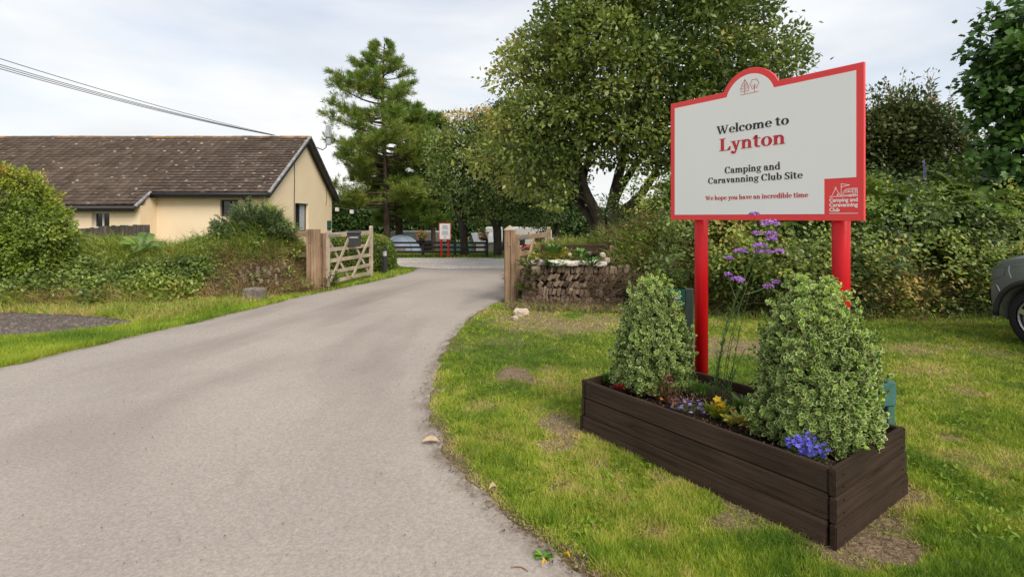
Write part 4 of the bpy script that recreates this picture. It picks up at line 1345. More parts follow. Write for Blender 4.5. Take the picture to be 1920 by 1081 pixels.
# overhead cables coming down to the ridge
for k, (yl, z1) in enumerate(((110, 0.02), (121, -0.01), (125, 0.0), (129, -.03))):
    a = Vector(A(0, yl, 14))
    b_ = Vector((-10.6 - .05 * k, 23.9, 5.27))
    d = a - b_
    pts = []
    for i in range(25):
        t = -0.0 + i / 24 * 2.2
        p = b_ + d * t
        p.z += -0.55 * 4 * (t / 2.2) * (1 - t / 2.2) + 0.55 * 4 * (1 / 2.2) * (1 - 1 / 2.2) * t
        pts.append(p)
    o = MB().tube(pts, 0.011, 5, True).build('overhead_cable', M['cable'])
    tag(o, ['topmost thin overhead cable running down to the bungalow ridge', 'second highest of the thin overhead cables running to the bungalow ridge', 'third highest of the thin overhead cables running to the bungalow ridge', 'lowest thin overhead cable running down to the bungalow ridge'][k], 'cable', 'overhead cables to the bungalow')

# weathered plank fence in front of the house
pf = thing('plank_fence', 'weathered dark plank fence in front of the bungalow wall', 'fence', (-11.9, 15.5, 0))
for k in range(19):
    h = 1.28 + .10 * (k / 18) + random.uniform(-.03, .03)
    MB().box(-1.0 + k * .125, 0, 0, -.885 + k * .125, .02, h).build('plank', M['old_plank'], pf)
MB().box(-1.0, .022, 1.0, 1.38, .07, 1.08).build('rail', M['old_plank'], pf)
MB().box(-1.0, .022, .3, 1.38, .07, .38).build('rail', M['old_plank'], pf)

# ================================================================== GATES
def make_gate(label, m_bar, m_up, loc, rz, L=2.24, group='timber field gates'):
    g = thing('field_gate', label, 'gate', loc, rz, group)
    for z, h in ((1.20, .105), (.87, .085), (.62, .085), (.36, .085), (.15, .085)):
        MB().box(.08, -.014, z - h / 2, L - .08, .014, z + h / 2).build('bar', m_bar, g, .004)
    MB().box(0, -.038, .06, .085, .038, 1.27).build('stile', m_up, g, .006)
    MB().add([(L - .085, -.038, .06), (L, -.038, .06), (L, .038, .06), (L - .085, .038, .06), (L - .085, -.038, 1.34), (L, -.038, 1.34), (L, .038, 1.34), (L - .085, .038, 1.34), (L - .042, -.038, 1.38), (L - .042, .038, 1.38)],
             [(0, 3, 2, 1), (0, 1, 5, 8, 4), (3, 7, 9, 6, 2), (1, 2, 6, 5), (0, 4, 7, 3), (4, 8, 9, 7), (5, 6, 9, 8)]).build('stile', m_up, g, .004)
    for k, (a, b_) in enumerate((((.10, .16), (.98, 1.15)), ((.10, 1.12), (1.0, .18)), ((1.10, .14), (2.12, 1.15)), ((1.22, 1.05), (2.12, .16)))):
        yy = -.032 if k % 2 == 0 else .032
        MB().bar((a[0], yy, a[1]), (b_[0], yy, b_[1]), .03, .075, (0, 0, 1)).build('brace', m_bar, g, .003)
    MB().box(.0, -.052, 1.16, .55, -.040, 1.21).build('hinge_strap', M['metal'], g)
    return g
make_gate('silvered timber gate standing open on the left of the drive with a black post box', M['gate_wood'], M['gate_wood_v'], (-4.10, 11.8, 0), math.atan2(2.2, .42))
make_gate('brown timber gate folded back behind the capped post right of the drive', M['gate_warm'], M['gate_warm'], (.09, 10.32, 0), math.atan2(2.1, .78))
def gate_post(loc, w_, h, cap, label, rz=0.0, m_=None):
    p = thing('gate_post', label, 'post', loc, rz, 'wooden gate posts')
    hh = h - (.10 if cap else 0)
    sh = MB().box(-w_ / 2, -w_ / 2, -.2, -.006, w_ / 2, hh).box(.006, -w_ / 2, -.2, w_ / 2, w_ / 2, hh).box(-.0055, -w_ / 2 + .012, -.2, .0055, w_ / 2 - .012, hh - .004)
    sh.build('shaft', m_ or M['post_wood'], p, .006)
    if cap:
        e = w_ / 2 + .006
        MB().add([(-e, -e, hh + .002), (e, -e, hh + .002), (e, e, hh + .002), (-e, e, hh + .002), (-e, -e, hh + .022), (e, -e, hh + .022), (e, e, hh + .022), (-e, e, hh + .022), (0, 0, h)],
                 [(0, 3, 2, 1), (0, 1, 5, 4), (1, 2, 6, 5), (2, 3, 7, 6), (3, 0, 4, 7), (4, 5, 8), (5, 6, 8), (6, 7, 8), (7, 4, 8)]).build('cap', M['gate_wood_v'], p)
    MB().tube([(-.01, -w_ / 2 - .012, hh * .80), (-.01, -w_ / 2 + .01, hh * .80)], .018, 8).build('bolt', M['metal'], p)
    return p
gate_post((-4.30, 11.55, 0), .215, 1.34, False, 'thick brown double gate post at the left of the drive', R(-14))
gate_post((-4.165, 11.76, 0), .085, 1.25, False, 'thin dark post close against the thick left gate post', R(-14))
gate_post((-.04, 10.10, 0), .205, 1.45, True, 'brown gate post with pale pyramid cap right of the drive', R(4))
rfn = thing('post_rail', 'short brown rails between the left bank and the thick gate post', 'fence', (-4.7, 11.75, 0))
MB().box(-.55, -.02, 1.17, .32, .02, 1.29).build('rail', M['gate_warm'], rfn, .004)
MB().box(-.55, -.02, .72, .32, .02, .82).build('rail', M['gate_warm'], rfn, .004)

pb = thing('post_box', 'black metal post box hung on the open left gate', 'post box', (-3.83, 12.85, .90), R(24))
MB().box(-.165, -.13, 0, .165, .0, .31).build('body', M['black_plastic'], pb, .008)
MB().add([(-.18, -.15, .312), (.18, -.15, .312), (.18, .01, .312), (-.18, .01, .312), (-.18, -.15, .33), (.18, -.15, .33), (.18, .01, .38), (-.18, .01, .38)],
         [(0, 3, 2, 1), (4, 5, 6, 7), (0, 1, 5, 4), (1, 2, 6, 5), (2, 3, 7, 6), (3, 0, 4, 7)]).build('lid', M['black_paint'], pb, .004)
MB().box(-.10, -.137, .20, .10, -.131, .235).build('slot', M['metal'], pb)

bl = thing('bollard_light', 'short charcoal bollard light with pale lamp head beside the clipped hedge', 'bollard', (-3.63, 15.2, 0))
MB().tube([(0, 0, -.05), (0, 0, .50)], .068, 16).build('shaft', M['black_plastic'], bl, smooth=False)
MB().tube([(0, 0, .502), (0, 0, .64)], .062, 16).build('lamp', M['pale_curtain'], bl)
MB().tube([(0, 0, .642), (0, 0, .70)], .07, 16).build('cap', M['black_plastic'], bl)
for k in range(3):
    a = k * 2.1
    MB().box(math.cos(a) * .064 - .006, math.sin(a) * .064 - .006, .502, math.cos(a) * .064 + .006, math.sin(a) * .064 + .006, .641).build('lamp_bar', M['black_plastic'], bl)

# ------------------------------------------------------------------ low dark fence across the turning area, with its flower pots and sign
FY = 21.3
df = thing('rail_fence', 'low dark brown post and rail fence across the gravel', 'fence', (-3.0, FY, 0))
xs_p = [(px - 960) / 1000 * FY + 3.0 for px in (733, 793, 853, 913)]
for xp in xs_p:
    MB().box(xp - .05, -.05, -.1, xp + .05, .05, .68 if xp < 1.9 else .74).build('post', M['dark_fence'], df, .006)
for i in range(3):
    for z in (.58, .40, .215, .06):
        MB().box(xs_p[i] + .052, -.02, z - .04, xs_p[i + 1] - .052, .02, z + .04).build('rail', M['dark_fence'], df, .003)

ns = thing('notice_board', 'small white notice with red edge and red posts behind the gravel', 'sign', (-2.65, 21.0, 0))
MB().box(-.22, -.012, .715, .24, .012, 1.37).build('board', M['sign_red'], ns)
MB().box(-.195, -.018, .74, .215, -.0125, 1.345).build('face', M['sign_white'], ns)
for xx in (-.135, .135):
    MB().box(xx - .034, .014, -.1, xx + .034, .07, 1.2).build('post', M['post_red'], ns)
ln = MB()
for k in range(9):
    wdt = random.uniform(.09, .15)
    z = 1.26 - k * .042
    if k != 4:
        ln.box(.01 - wdt, -.0215, z - .009, .01 + wdt, -.0185, z + .009)
ln.build('print_lines', M['ink_grey'], ns)
rg = MB().tube([(.01 + .045 * math.cos(a * .5236), -.0205, .835 + .045 * math.sin(a * .5236)) for a in range(13)], .005, 4)
rg.build('printed_emblem', M['ink_red'], ns)

def herb(name, label, cat, loc, n, L, W, m_, spread=.1, rise=.6, tint=(.2, .8), group=None, tpl=None, flowers=None, part='leaves'):
    """Low leafy plant: leaves springing from one point; flowers = (material, count, radius, height)."""
    h = thing(name, label, cat, loc, random.uniform(0, 6), group)
    a = RNG.uniform(0, 2 * math.pi, n)
    el = RNG.uniform(.15, 1.0, n) ** .8 * rise * 1.5
    D = np.stack([np.cos(a) * np.cos(el), np.sin(a) * np.cos(el), np.sin(el)], 1)
    rr = RNG.random(n) ** .6 * spread
    P = np.stack([np.cos(a) * rr, np.sin(a) * rr, RNG.random(n) * spread * .9], 1)
    N = np.array([0, 0, 1.0]) - D * .3 + RNG.normal(size=(n, 3)) * .2
    ls = L * RNG.uniform(.6, 1.2, n)
    o = new_obj(part, leaf_mesh(part, P, D, N, ls, ls * W / L, tpl or T_oval(), RNG.uniform(*tint, n)), m_, h)
    if flowers:
        fm, cnt, fr, fh, fs_ = flowers
        a = RNG.uniform(0, 2 * math.pi, cnt)
        r_ = RNG.random(cnt) ** .6 * fr
        C = np.stack([np.cos(a) * r_, np.sin(a) * r_, fh * (.55 + .6 * RNG.random(cnt)) * (1 - .4 * (r_ / fr))], 1)
        idx = np.repeat(np.arange(cnt), 5)
        aa = np.tile(np.arange(5) * 1.2566, cnt) + np.repeat(RNG.uniform(0, 6, cnt), 5)
        nn = unit(np.array([0, -.2, 1.0]) + RNG.normal(size=(cnt, 3)) * .5)
        u = unit(np.cross(nn, [1.0, .1, 0]))
        v = np.cross(nn, u)
        Df = u[idx] * np.cos(aa)[:, None] + v[idx] * np.sin(aa)[:, None] + nn[idx] * .25
        new_obj('blossoms', leaf_mesh('blossoms', C[idx], Df, nn[idx], fs_, fs_ * .75, T_diamond(.05), RNG.random(cnt * 5)), fm, h)
        st = MB()
        for p in C[:min(cnt, 60)]:
            st.tube([(p[0] * .2, p[1] * .2, 0), tuple(p)], .0015 + .02 * fs_, 3, False)
        st.build('stems', M['stem'], h)
    return h
for px, which in ((792, 'left'), (906, 'right')):
    xx = (px - 960) / 1000 * 21.3
    h = thing('flower_pot', 'pot of orange flowers fixed on the dark rail fence, the ' + ('one left of the notice' if which == 'left' else 'one at its right end'), 'flower pot', (xx, 21.2, .66), 0, 'flower pots on the dark fence')
    MB().tube([(0, 0, 0), (0, 0, .14)], [.10, .14], 12).build('pot', M['black_plastic'], h)
    n = 150
    P = rdir(n) * (.19 * RNG.random((n, 1)) ** .4) + np.array([0, 0, .22])
    new_obj('leaves', leaf_mesh('leaves', P, rdir(n), rdir(n), .09, .05, T_diamond(), RNG.random(n)), M['l_herb'], h)
    n = 90
    P = rdir(n) * .20 + np.array([0, -.02, .26])
    P[:, 2] = np.abs(P[:, 2])
    new_obj('blossoms', leaf_mesh('blossoms', P, rdir(n), rdir(n), .07, .06, T_diamond(), RNG.random(n)), M['p_orange'], h)

# ================================================================== STONE WALL
STONES = []
for k in range(5):
    bm = bmesh.new()
    bmesh.ops.create_cube(bm, size=1.0)
    bmesh.ops.bevel(bm, geom=list(bm.edges), offset=.13, segments=1, affect='EDGES')
    rg_ = random.Random(k)
    for v_ in bm.verts:
        v_.co.x += rg_.uniform(-.10, .10)
        v_.co.y += rg_.uniform(-.10, .10)
        v_.co.z += rg_.uniform(-.07, .07)
    me = bpy.data.meshes.new('stone')
    bm.to_mesh(me)
    bm.free()
    me.materials.append(M['slate'])
    STONES.append(me)
def lay_stones(parent, a, b, z0, rows, pitch, rh, lean, skip=0.06, offs=0.0):
    a, b = np.array(a, float), np.array(b, float)
    L = np.linalg.norm(b - a)
    d = (b - a) / L
    ang = math.atan2(d[1], d[0])
    for r_ in range(rows):
        x = random.uniform(0, pitch)
        ln_ = lean[r_ % len(lean)]
        while x < L:
            w_ = pitch * random.uniform(.65, 1.5)
            if random.random() > skip:
                p = a + d * (x + w_ / 2)
                o = new_obj('stone', random.choice(STONES), None, parent)
                back = .035 * r_ + random.uniform(-.035, .035)
                o.location = (p[0] + math.sin(ang) * -back, p[1] + math.cos(ang) * back, z0 + (r_ + .5) * rh + random.uniform(-.02, .02))
                o.rotation_euler = (random.uniform(-.15, .15), ln_ + random.uniform(-.22, .22), ang + random.uniform(-.12, .12))
                o.scale = (w_ * .92, random.uniform(.14, .22), rh * random.uniform(.9, 1.22))
            x += w_
sw = thing('stone_wall', 'herringbone slate wall topped with white stones right of the gate', 'wall', (0, 0, 0))
MB().add([(.34, 9.86, -.1), (2.1, 9.56, -.1), (2.1, 11.2, -.1), (.26, 11.5, -.1), (.46, 10.0, .66), (2.1, 9.74, .66), (2.1, 11.2, .76), (.42, 11.4, .76)],
         [(0, 3, 2, 1), (4, 5, 6, 7), (0, 1, 5, 4), (1, 2, 6, 5), (2, 3, 7, 6), (3, 0, 4, 7)]).build('core', M['bank'], sw)
lay_stones(sw, (.30, 9.82), (2.05, 9.52), .03, 5, .062, .135, (.05, .12, .5, .62, .1))
lay_stones(sw, (.22, 11.2), (.28, 9.86), .03, 5, .075, .135, (.05, .3, -.3, .5, .1))
for k in range(17):
    f = k / 16
    me = rock_mesh('capstone', (random.uniform(.07, .13), random.uniform(.06, .10), random.uniform(.035, .06)), 40 + k)
    me.materials.append(M['quartz'])
    o = new_obj('capstone', me, None, sw)
    o.location = (.44 + 1.22 * f + random.uniform(-.02, .02), 9.86 - .20 * f + random.uniform(-.04, .06), .755 + random.uniform(-.015, .02))
    o.rotation_euler = (0, random.uniform(-.2, .2), random.uniform(-.5, .3))
for k, (px, py, s_) in enumerate(((1130, 478, .06), (1138, 488, .07), (1105, 475, .04), (1068, 477, .04), (1090, 478, .04), (1008, 488, .055))):
    me = rock_mesh('capstone', (s_, s_, s_ * .9), 90 + k)
    me.materials.append(M['pale_rock'] if k != 2 else M['grey_rock'])
    o = new_obj('capstone', me, None, sw)
    o.location = A(px, py, 9.85)
n = 1100
P = np.stack([RNG.uniform(.5, 1.75, n), RNG.uniform(9.85, 10.25, n), np.full(n, .735)], 1) + RNG.normal(size=(n, 3)) * .015
o = new_obj('white_chippings', leaf_mesh('white_chippings', P, rdir(n), np.tile([0, -.3, 1.0], (n, 1)), .045, .04, T_diamond(.4), RNG.random(n)), M['quartz'], sw)
o['kind'] = 'stuff'
PALE = []
for me in STONES:
    m2 = me.copy()
    m2.materials.clear()
    m2.materials.append(M['pale_slate'])
    PALE.append(m2)
ls_ = thing('stone_facing', 'patch of pale slate stones showing in the left bank near the gate', 'stonework', (0, 0, 0))
P, N = on_bank(SPINE_L, (-5.75, -4.5, 9.6, 12.4), 1500, -.3)
cnt = 0
spots = []
for p, nn in zip(P, N):
    if .20 < p[2] < .58 and -5.5 < p[0] < -4.85 and random.random() < .8 and all(np.linalg.norm(p - q) > .115 for q in spots):
        spots.append(p)
        o = new_obj('stone', random.choice(PALE), None, ls_)
        o.location = tuple(p + nn * .005)
        o.rotation_euler = (random.uniform(-.3, .1), random.uniform(-.5, .1), math.atan2(nn[0], -nn[1]) + random.uniform(-.3, .3))
        o.scale = (.055 * random.uniform(.7, 1.4), .16, .13 * random.uniform(.7, 1.3))
        if len(spots) >= 30:
            break
me = rock_mesh('boulder', (.21, .15, .145), 5, 3, .16)
for v_ in me.vertices:
    v_.co = [math.copysign(abs(c_ / s_) ** .55, c_) * s_ for c_, s_ in zip(v_.co, (.21, .15, .145))]
me.materials.append(M['grey_rock'])
o = new_obj('boulder', me)
o.location = G(477, 562)[:2] + (.10,)
tag(o, 'squarish grey boulder at the foot of the left bank', 'boulder')
me = rock_mesh('boulder', (.125, .10, .085), 8, 3, .4)
me.materials.append(M['pale_rock'])
o = new_obj('boulder', me)
o.location = G(978, 592)[:2] + (.045,)
tag(o, 'pale cream rock lying on the grass by the right gate post', 'rock')
me = rock_mesh('boulder', (.05, .05, .045), 12, 2, .4)
me.materials.append(M['pale_rock'])
o = new_obj('boulder', me)
o.location = G(966, 599)[:2] + (.02,)
tag(o, 'small reddish stone just below the pale cream rock', 'rock')

rb = thing('sleeper_board', 'dark brown board edging the planting above the stone wall', 'board', (1.22, 10.35, .90))
MB().box(-.66, -.025, -.02, .66, .025, .165).build('board', M['planter'], rb, .005)
MB().box(.67, -.05, -.25, .76, .04, .15).build('post', M['gate_warm'], rb, .005)

herb('foxglove', 'broad green leafy rosette growing out of the stone wall face', 'plant', A(1040, 500, 9.78), 46, .21, .085, M['l_herb'], .08, .35, (.1, .6))
herb('wall_fern', 'dark green feathery plant hanging on the stone wall below the boulders', 'plant', A(1108, 500, 9.7), 120, .13, .04, M['l_herb'], .14, .5, (.0, .5))
for k, (px, py, mm, lab) in enumerate(((1030, 478, 'l_lime', 'yellow green stonecrop among the white stones, left of the leafy rosette'), (1047, 484, 'l_lime', 'yellow green stonecrop at the lip of the white stones above the rosette'), (1075, 482, 'l_lime', 'bright yellow stonecrop in the middle of the white stones'),
                                       (1005, 482, 'l_lime', 'reddish yellow stonecrop at the left end of the white stones'), (1040, 470, 'l_herb', 'blue green sprawling plant in front of the dark board'), (1090, 478, 'l_herb', 'small green tuft between the white stones and round boulder'), (1058, 474, 'l_lime', 'pink tinged stonecrop behind the white stones'))):
    herb('stonecrop', lab, 'plant', A(px, py + 5, 9.95), 90, .07 if mm == 'l_lime' else .12, .03 if mm == 'l_lime' else .05, M[mm], .12, .6, (.1, .9), 'plants on top of the stone wall')
for k, (px, py) in enumerate(((1000, 520), (985, 545), (992, 500))):
    herb('bramble_shoot', ['green leafy shoot in the middle of the wall end by the gate post', 'green leafy shoot at the foot of the wall end by the gate post', 'green leafy shoot at the top of the wall end by the gate post'][k], 'plant', A(px, py, 9.85), 60, .11, .05, M['l_bank'], .15, .5, (.1, .55), 'shoots on the wall end')
# ================================================================== TREES, SHRUBS, HEDGE
def px_lobes(Z, items, ry_=0.9, dz=0.0):
    """[(px, py, radius in px, depth offset m)] -> lobes."""
    out = []
    for it in items:
        px, py, rp = it[:3]
        off = it[3] if len(it) > 3 else 0.0
        fz = it[4] if len(it) > 4 else 0.9
        x, y, z = A(px, py, Z + off)
        r = rp * Z / 1000.0
        out.append((x, y, z + dz, r, r * ry_, r * fz))
    return out

def limb_tree(t, stems, m, ends=None, nb=0, r_end=.012, name='trunk', part_of_crown=None):
    """Trunk with limbs as one mesh, thin branches to some clump centres as another."""
    mb = MB()
    nodes = []
    for pts, rads in stems:
        P = spline(pts, max(6, len(pts) * 5))
        rr = np.interp(np.linspace(0, 1, len(P)), np.linspace(0, 1, len(rads)), rads)
        k = fbm(P[:, 2] * 3 + P[:, 0], P[:, 1], 0, 7, 2) - .5
        mb.tube(P, rr * (1 + k * .35), 9, False)
        for p, r in zip(P[len(P) // 3:], rr[len(P) // 3:]):
            nodes.append((p, r))
    mb.build(name, m, t, smooth=True)
    if ends is not None and nb:
        br = MB()
        NP = np.array([n_[0] for n_ in nodes])
        sel = ends[RNG.choice(len(ends), min(nb, len(ends)), replace=False)]
        for e in sel:
            dd = np.linalg.norm(NP - e, axis=1) + np.maximum(0, NP[:, 2] - e[2] + .2) * 2.0
            i = int(np.argmin(dd + RNG.random(len(dd)) * .4))
            p, r = nodes[i]
            midp = (p + e) / 2 + np.array([0, 0, .12 * np.linalg.norm(e - p)]) + RNG.normal(size=3) * .12
            br.tube(bez(p, midp, e, 7), np.linspace(min(r * .5, .06), r_end, 7), 5, False)
        br.build('branches', m, t, smooth=True)

def crown(t, lobes, dens, r, per, L, W, m, tpl=None, inner=.25, tint_f=None, name='crown', **kw):
    C = lobe_points(lobes, dens, inner)
    tint = tint_f(C) if tint_f else RNG.random(len(C))
    args = clump_leaves(C, r * RNG.uniform(.6, 1.3, len(C)), per, L, W, tpl or T_diamond(), tint, **kw)
    new_obj(name, leaf_mesh(name, *args), m, t)
    return C

def sprays(t, lobes, spacing, rs, n_leaf, L, W, m, tpl=None, tint_f=None, name='crown', flat=.62, fill=.25, droop=.15, stray=.06, reject=None):
    """Crown built of separate leafy sprays set round the lobes, with gaps between them."""
    cand = lobe_points(lobes, 14.0 / spacing ** 2, .25)
    if reject is not None:
        cand = cand[~reject(cand)]
    RNG.shuffle(cand)
    keep = np.zeros((0, 3))
    for c in cand:
        if len(keep) == 0 or np.min(np.sum((keep - c) ** 2, 1)) > (spacing * random.uniform(.75, 1.25)) ** 2:
            keep = np.vstack([keep, c])
    ctr = np.array(lobes)[:, :3].mean(axis=0)
    r = RNG.uniform(rs[0], rs[1], len(keep))
    cnt = np.maximum(10, (n_leaf * (r / rs[1]) ** 2).astype(int))
    idx = np.repeat(np.arange(len(keep)), cnt)
    n = len(idx)
    o = unit(keep - ctr)[idx]
    d = unit(RNG.normal(size=(n, 3)) + o * .55 + np.array([0, 0, .35]))
    rad = r[idx] * np.where(RNG.random(n) < stray, RNG.uniform(1.0, 1.55, n), .45 + .6 * RNG.random(n) ** .6)
    P = keep[idx] + d * rad[:, None] * np.array([1, 1, flat])
    ti = (tint_f(keep) if tint_f else RNG.random(len(keep)))[idx] + RNG.normal(size=n) * .09
    D = d * .8 + RNG.normal(size=(n, 3)) * .6 + np.array([0, 0, -droop])
    N = np.array([0, 0, .75]) + d * .35 + RNG.normal(size=(n, 3)) * .42
    ls = L * (1 + RNG.normal(size=n) * .18).clip(.5, 1.5)
    new_obj(name, leaf_mesh(name, P, D, N, ls, ls * W / L, tpl or T_diamond(), ti), m, t)
    if fill:
        C = lobe_points([(l[0], l[1], l[2], l[3] * .8, l[4] * .8, l[5] * .8) for l in lobes], 14.0 / spacing ** 2 * fill, .5)
        if reject is not None:
            C = C[~reject(C)]
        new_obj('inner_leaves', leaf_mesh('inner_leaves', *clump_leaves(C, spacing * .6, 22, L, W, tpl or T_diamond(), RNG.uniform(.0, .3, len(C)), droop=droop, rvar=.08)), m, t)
    return keep

def tint_noise(sc, lo, amp, seed=1, warm=None):
    def f(C):
        v = lo + (fbm(C[:, 0] * sc, C[:, 1] * sc, C[:, 2] * sc, seed, 3) - .5) * amp + RNG.random(len(C)) * .18
        if warm is not None:
            v = v + warm(C)
        return np.clip(v, 0, 1)
    return f

# the big multi-stemmed tree behind the wall
Z = 15.0
bx, by, _ = A(1142, 440, Z)
big = thing('broadleaf_tree', 'large multi-stemmed broadleaf tree behind the stone wall and the welcome sign', 'tree', (0, 0, 0))
lob = px_lobes(Z, [(1190, 110, 195), (1085, 150, 120), (1040, 140, 85, -.3), (1325, 120, 125), (1420, 110, 55, .3), (1000, 275, 78, -.4), (1040, 300, 80, -.6), (1150, 215, 100, -.8), (1265, 235, 95, -.3), (1330, 240, 85), (1110, 30, 105), (1235, -30, 150), (1330, 30, 95), (1130, -70, 90), (1040, 215, 95, -.8), (1385, 175, 50), (1235, 300, 40, -.2), (1015, 335, 42)])
def under_big(C):
    px = 960 + 1000 * C[:, 0] / C[:, 1]
    py = 407 - 1000 * (C[:, 2] - EYE) / C[:, 1]
    return ((px > 1068) & (px < 1262) & (py > 306)) | (py > 375)
C = sprays(big, lob, .80, (.40, .88), 380, .135, .080, M['l_oak'], fill=.14, reject=under_big, tint_f=lambda C: np.clip(.36 + (fbm(C[:, 0] * .55, C[:, 1] * .55, C[:, 2] * .55, 4, 3) - .5) * .7 + RNG.normal(size=len(C)) * .17 + .34 * sstep(3.6, .4, C[:, 0]) * RNG.random(len(C)), 0, 1))
# stray outer sprays that loosen the outline
e = lobe_points(lob, .9, 0.0)
e = e[~under_big(e + np.array([0, 0, -.3]))]
e = e + unit(e - np.array([bx + .9, by, 5.5])) * RNG.uniform(.05, .40, (len(e), 1))
new_obj('outer_sprays', leaf_mesh('outer_sprays', *clump_leaves(e, .24, 16, .13, .07, T_diamond(), RNG.uniform(.15, .8, len(e)), droop=.1)), M['l_oak'], big)
def pz(px, py, off=0.0):
    return A(px, py, Z + off)
b0 = np.array([bx, by, -.1])
limb_tree(big, [([b0, pz(1150, 440), pz(1146, 400), pz(1160, 330), pz(1185, 230), pz(1200, 110), pz(1205, 10)], [.27, .24, .17, .14, .11, .08, .04]),
                ([pz(1135, 455, -.1), pz(1120, 405, -.1), pz(1096, 350, -.2), pz(1075, 270, -.3), pz(1040, 180, -.3)], [.20, .15, .12, .09, .03]),
                ([pz(1128, 455, .15), pz(1108, 410, .2), pz(1090, 365, .3), pz(1110, 240, .5), pz(1090, 100, .4)], [.19, .12, .10, .07, .03]),
                ([pz(1155, 435), pz(1172, 395), pz(1206, 360), pz(1250, 290), pz(1320, 200), pz(1380, 140)], [.17, .14, .115, .09, .06, .03]),
                ([pz(1150, 420, .2), pz(1160, 360, .3), pz(1230, 250, .5), pz(1290, 120, .4), pz(1310, 40, .4)], [.14, .11, .09, .06, .03])],
          M['bark'], e, 130)

# two smaller trees left of it
for k, (px, Z, lobs, stems, lab) in enumerate((
        (870, 22.0, [(872, 262, 48), (850, 300, 44, -.3), (900, 300, 52, -.4), (868, 345, 46, -.4), (905, 365, 48, -.2), (835, 340, 30), (885, 228, 26), (925, 262, 34), (840, 262, 26)],
         [[(872, 487), (868, 430), (862, 385), (868, 320), (878, 250)], [(869, 425), (852, 385), (842, 330)], [(868, 415), (892, 375), (908, 310)]], 'round bushy tree with yellowing top behind the notice board'),
        (932, 21.6, [(960, 320, 46), (985, 350, 42, -.3), (940, 360, 42, -.3), (1010, 330, 34), (965, 390, 36), (1010, 385, 32), (930, 310, 36), (985, 300, 34)],
         [[(934, 487), (932, 430), (928, 390), (935, 330), (945, 290)], [(931, 432), (918, 395), (910, 345)], [(932, 425), (955, 380), (985, 330)]], 'dark forked tree with drooping leaves beside the right gate post'))):
    t = thing('broadleaf_tree', lab, 'tree', (0, 0, 0))
    lob = px_lobes(Z, lobs)
    C = sprays(t, lob, .60, (.32, .66), 230, .125, .068, M['l_small'], fill=.18, tint_f=tint_noise(.7, .42 - .12 * k, .7, 9 + k, lambda C, k=k: (.42 if k == 0 else .15) * sstep(3.2, 5.6, C[:, 2]) * (RNG.random(len(C)) < .7)))
    limb_tree(t, [([A(*p, Z) for p in s], np.linspace(.20 if i == 0 else .12, .04, len(s))) for i, s in enumerate(stems)], M['bark'], C, 60)

# dark trees standing behind those two
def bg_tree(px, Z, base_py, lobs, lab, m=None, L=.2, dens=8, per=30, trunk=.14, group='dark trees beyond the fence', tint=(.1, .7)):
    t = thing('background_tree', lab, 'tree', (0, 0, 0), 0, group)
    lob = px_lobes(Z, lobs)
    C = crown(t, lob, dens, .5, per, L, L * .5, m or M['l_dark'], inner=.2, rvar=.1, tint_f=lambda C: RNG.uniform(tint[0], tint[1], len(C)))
    x, y, _ = A(px, 400, Z)
    z0 = float(ground_z(x, y)) - .1
    zt = max(l[2] for l in lob)
    limb_tree(t, [([(x, y, z0), (x + .1, y, z0 + (zt - z0) * .4), (x - .05, y, z0 + (zt - z0) * .7), (x, y, zt)], [trunk, trunk * .8, trunk * .5, .03])], M['bark'], C, 14)
    return t
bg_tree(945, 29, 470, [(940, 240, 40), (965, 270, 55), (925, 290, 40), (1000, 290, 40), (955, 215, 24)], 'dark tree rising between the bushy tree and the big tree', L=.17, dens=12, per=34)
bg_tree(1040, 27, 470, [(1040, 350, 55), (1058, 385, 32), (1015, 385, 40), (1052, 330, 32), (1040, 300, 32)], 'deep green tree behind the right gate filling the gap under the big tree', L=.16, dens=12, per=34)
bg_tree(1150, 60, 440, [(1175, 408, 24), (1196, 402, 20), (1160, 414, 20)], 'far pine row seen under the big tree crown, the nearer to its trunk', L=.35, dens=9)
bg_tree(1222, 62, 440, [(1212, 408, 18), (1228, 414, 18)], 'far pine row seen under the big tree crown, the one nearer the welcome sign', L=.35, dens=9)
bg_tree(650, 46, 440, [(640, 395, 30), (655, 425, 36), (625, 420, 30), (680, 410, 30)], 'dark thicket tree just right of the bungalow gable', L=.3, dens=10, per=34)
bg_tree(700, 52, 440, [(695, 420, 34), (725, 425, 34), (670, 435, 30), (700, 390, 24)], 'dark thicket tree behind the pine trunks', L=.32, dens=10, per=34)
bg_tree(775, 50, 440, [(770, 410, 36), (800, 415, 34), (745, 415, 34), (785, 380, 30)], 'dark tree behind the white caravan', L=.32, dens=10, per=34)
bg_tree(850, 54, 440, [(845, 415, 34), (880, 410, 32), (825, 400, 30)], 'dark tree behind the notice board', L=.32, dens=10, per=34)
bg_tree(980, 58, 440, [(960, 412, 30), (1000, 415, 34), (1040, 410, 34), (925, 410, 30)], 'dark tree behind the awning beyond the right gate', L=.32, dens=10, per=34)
bg_tree(1095, 56, 440, [(1075, 415, 30), (1110, 418, 30), (1050, 425, 26)], 'dark tree low behind the crest left of the big tree trunk', L=.32, dens=10, per=30)

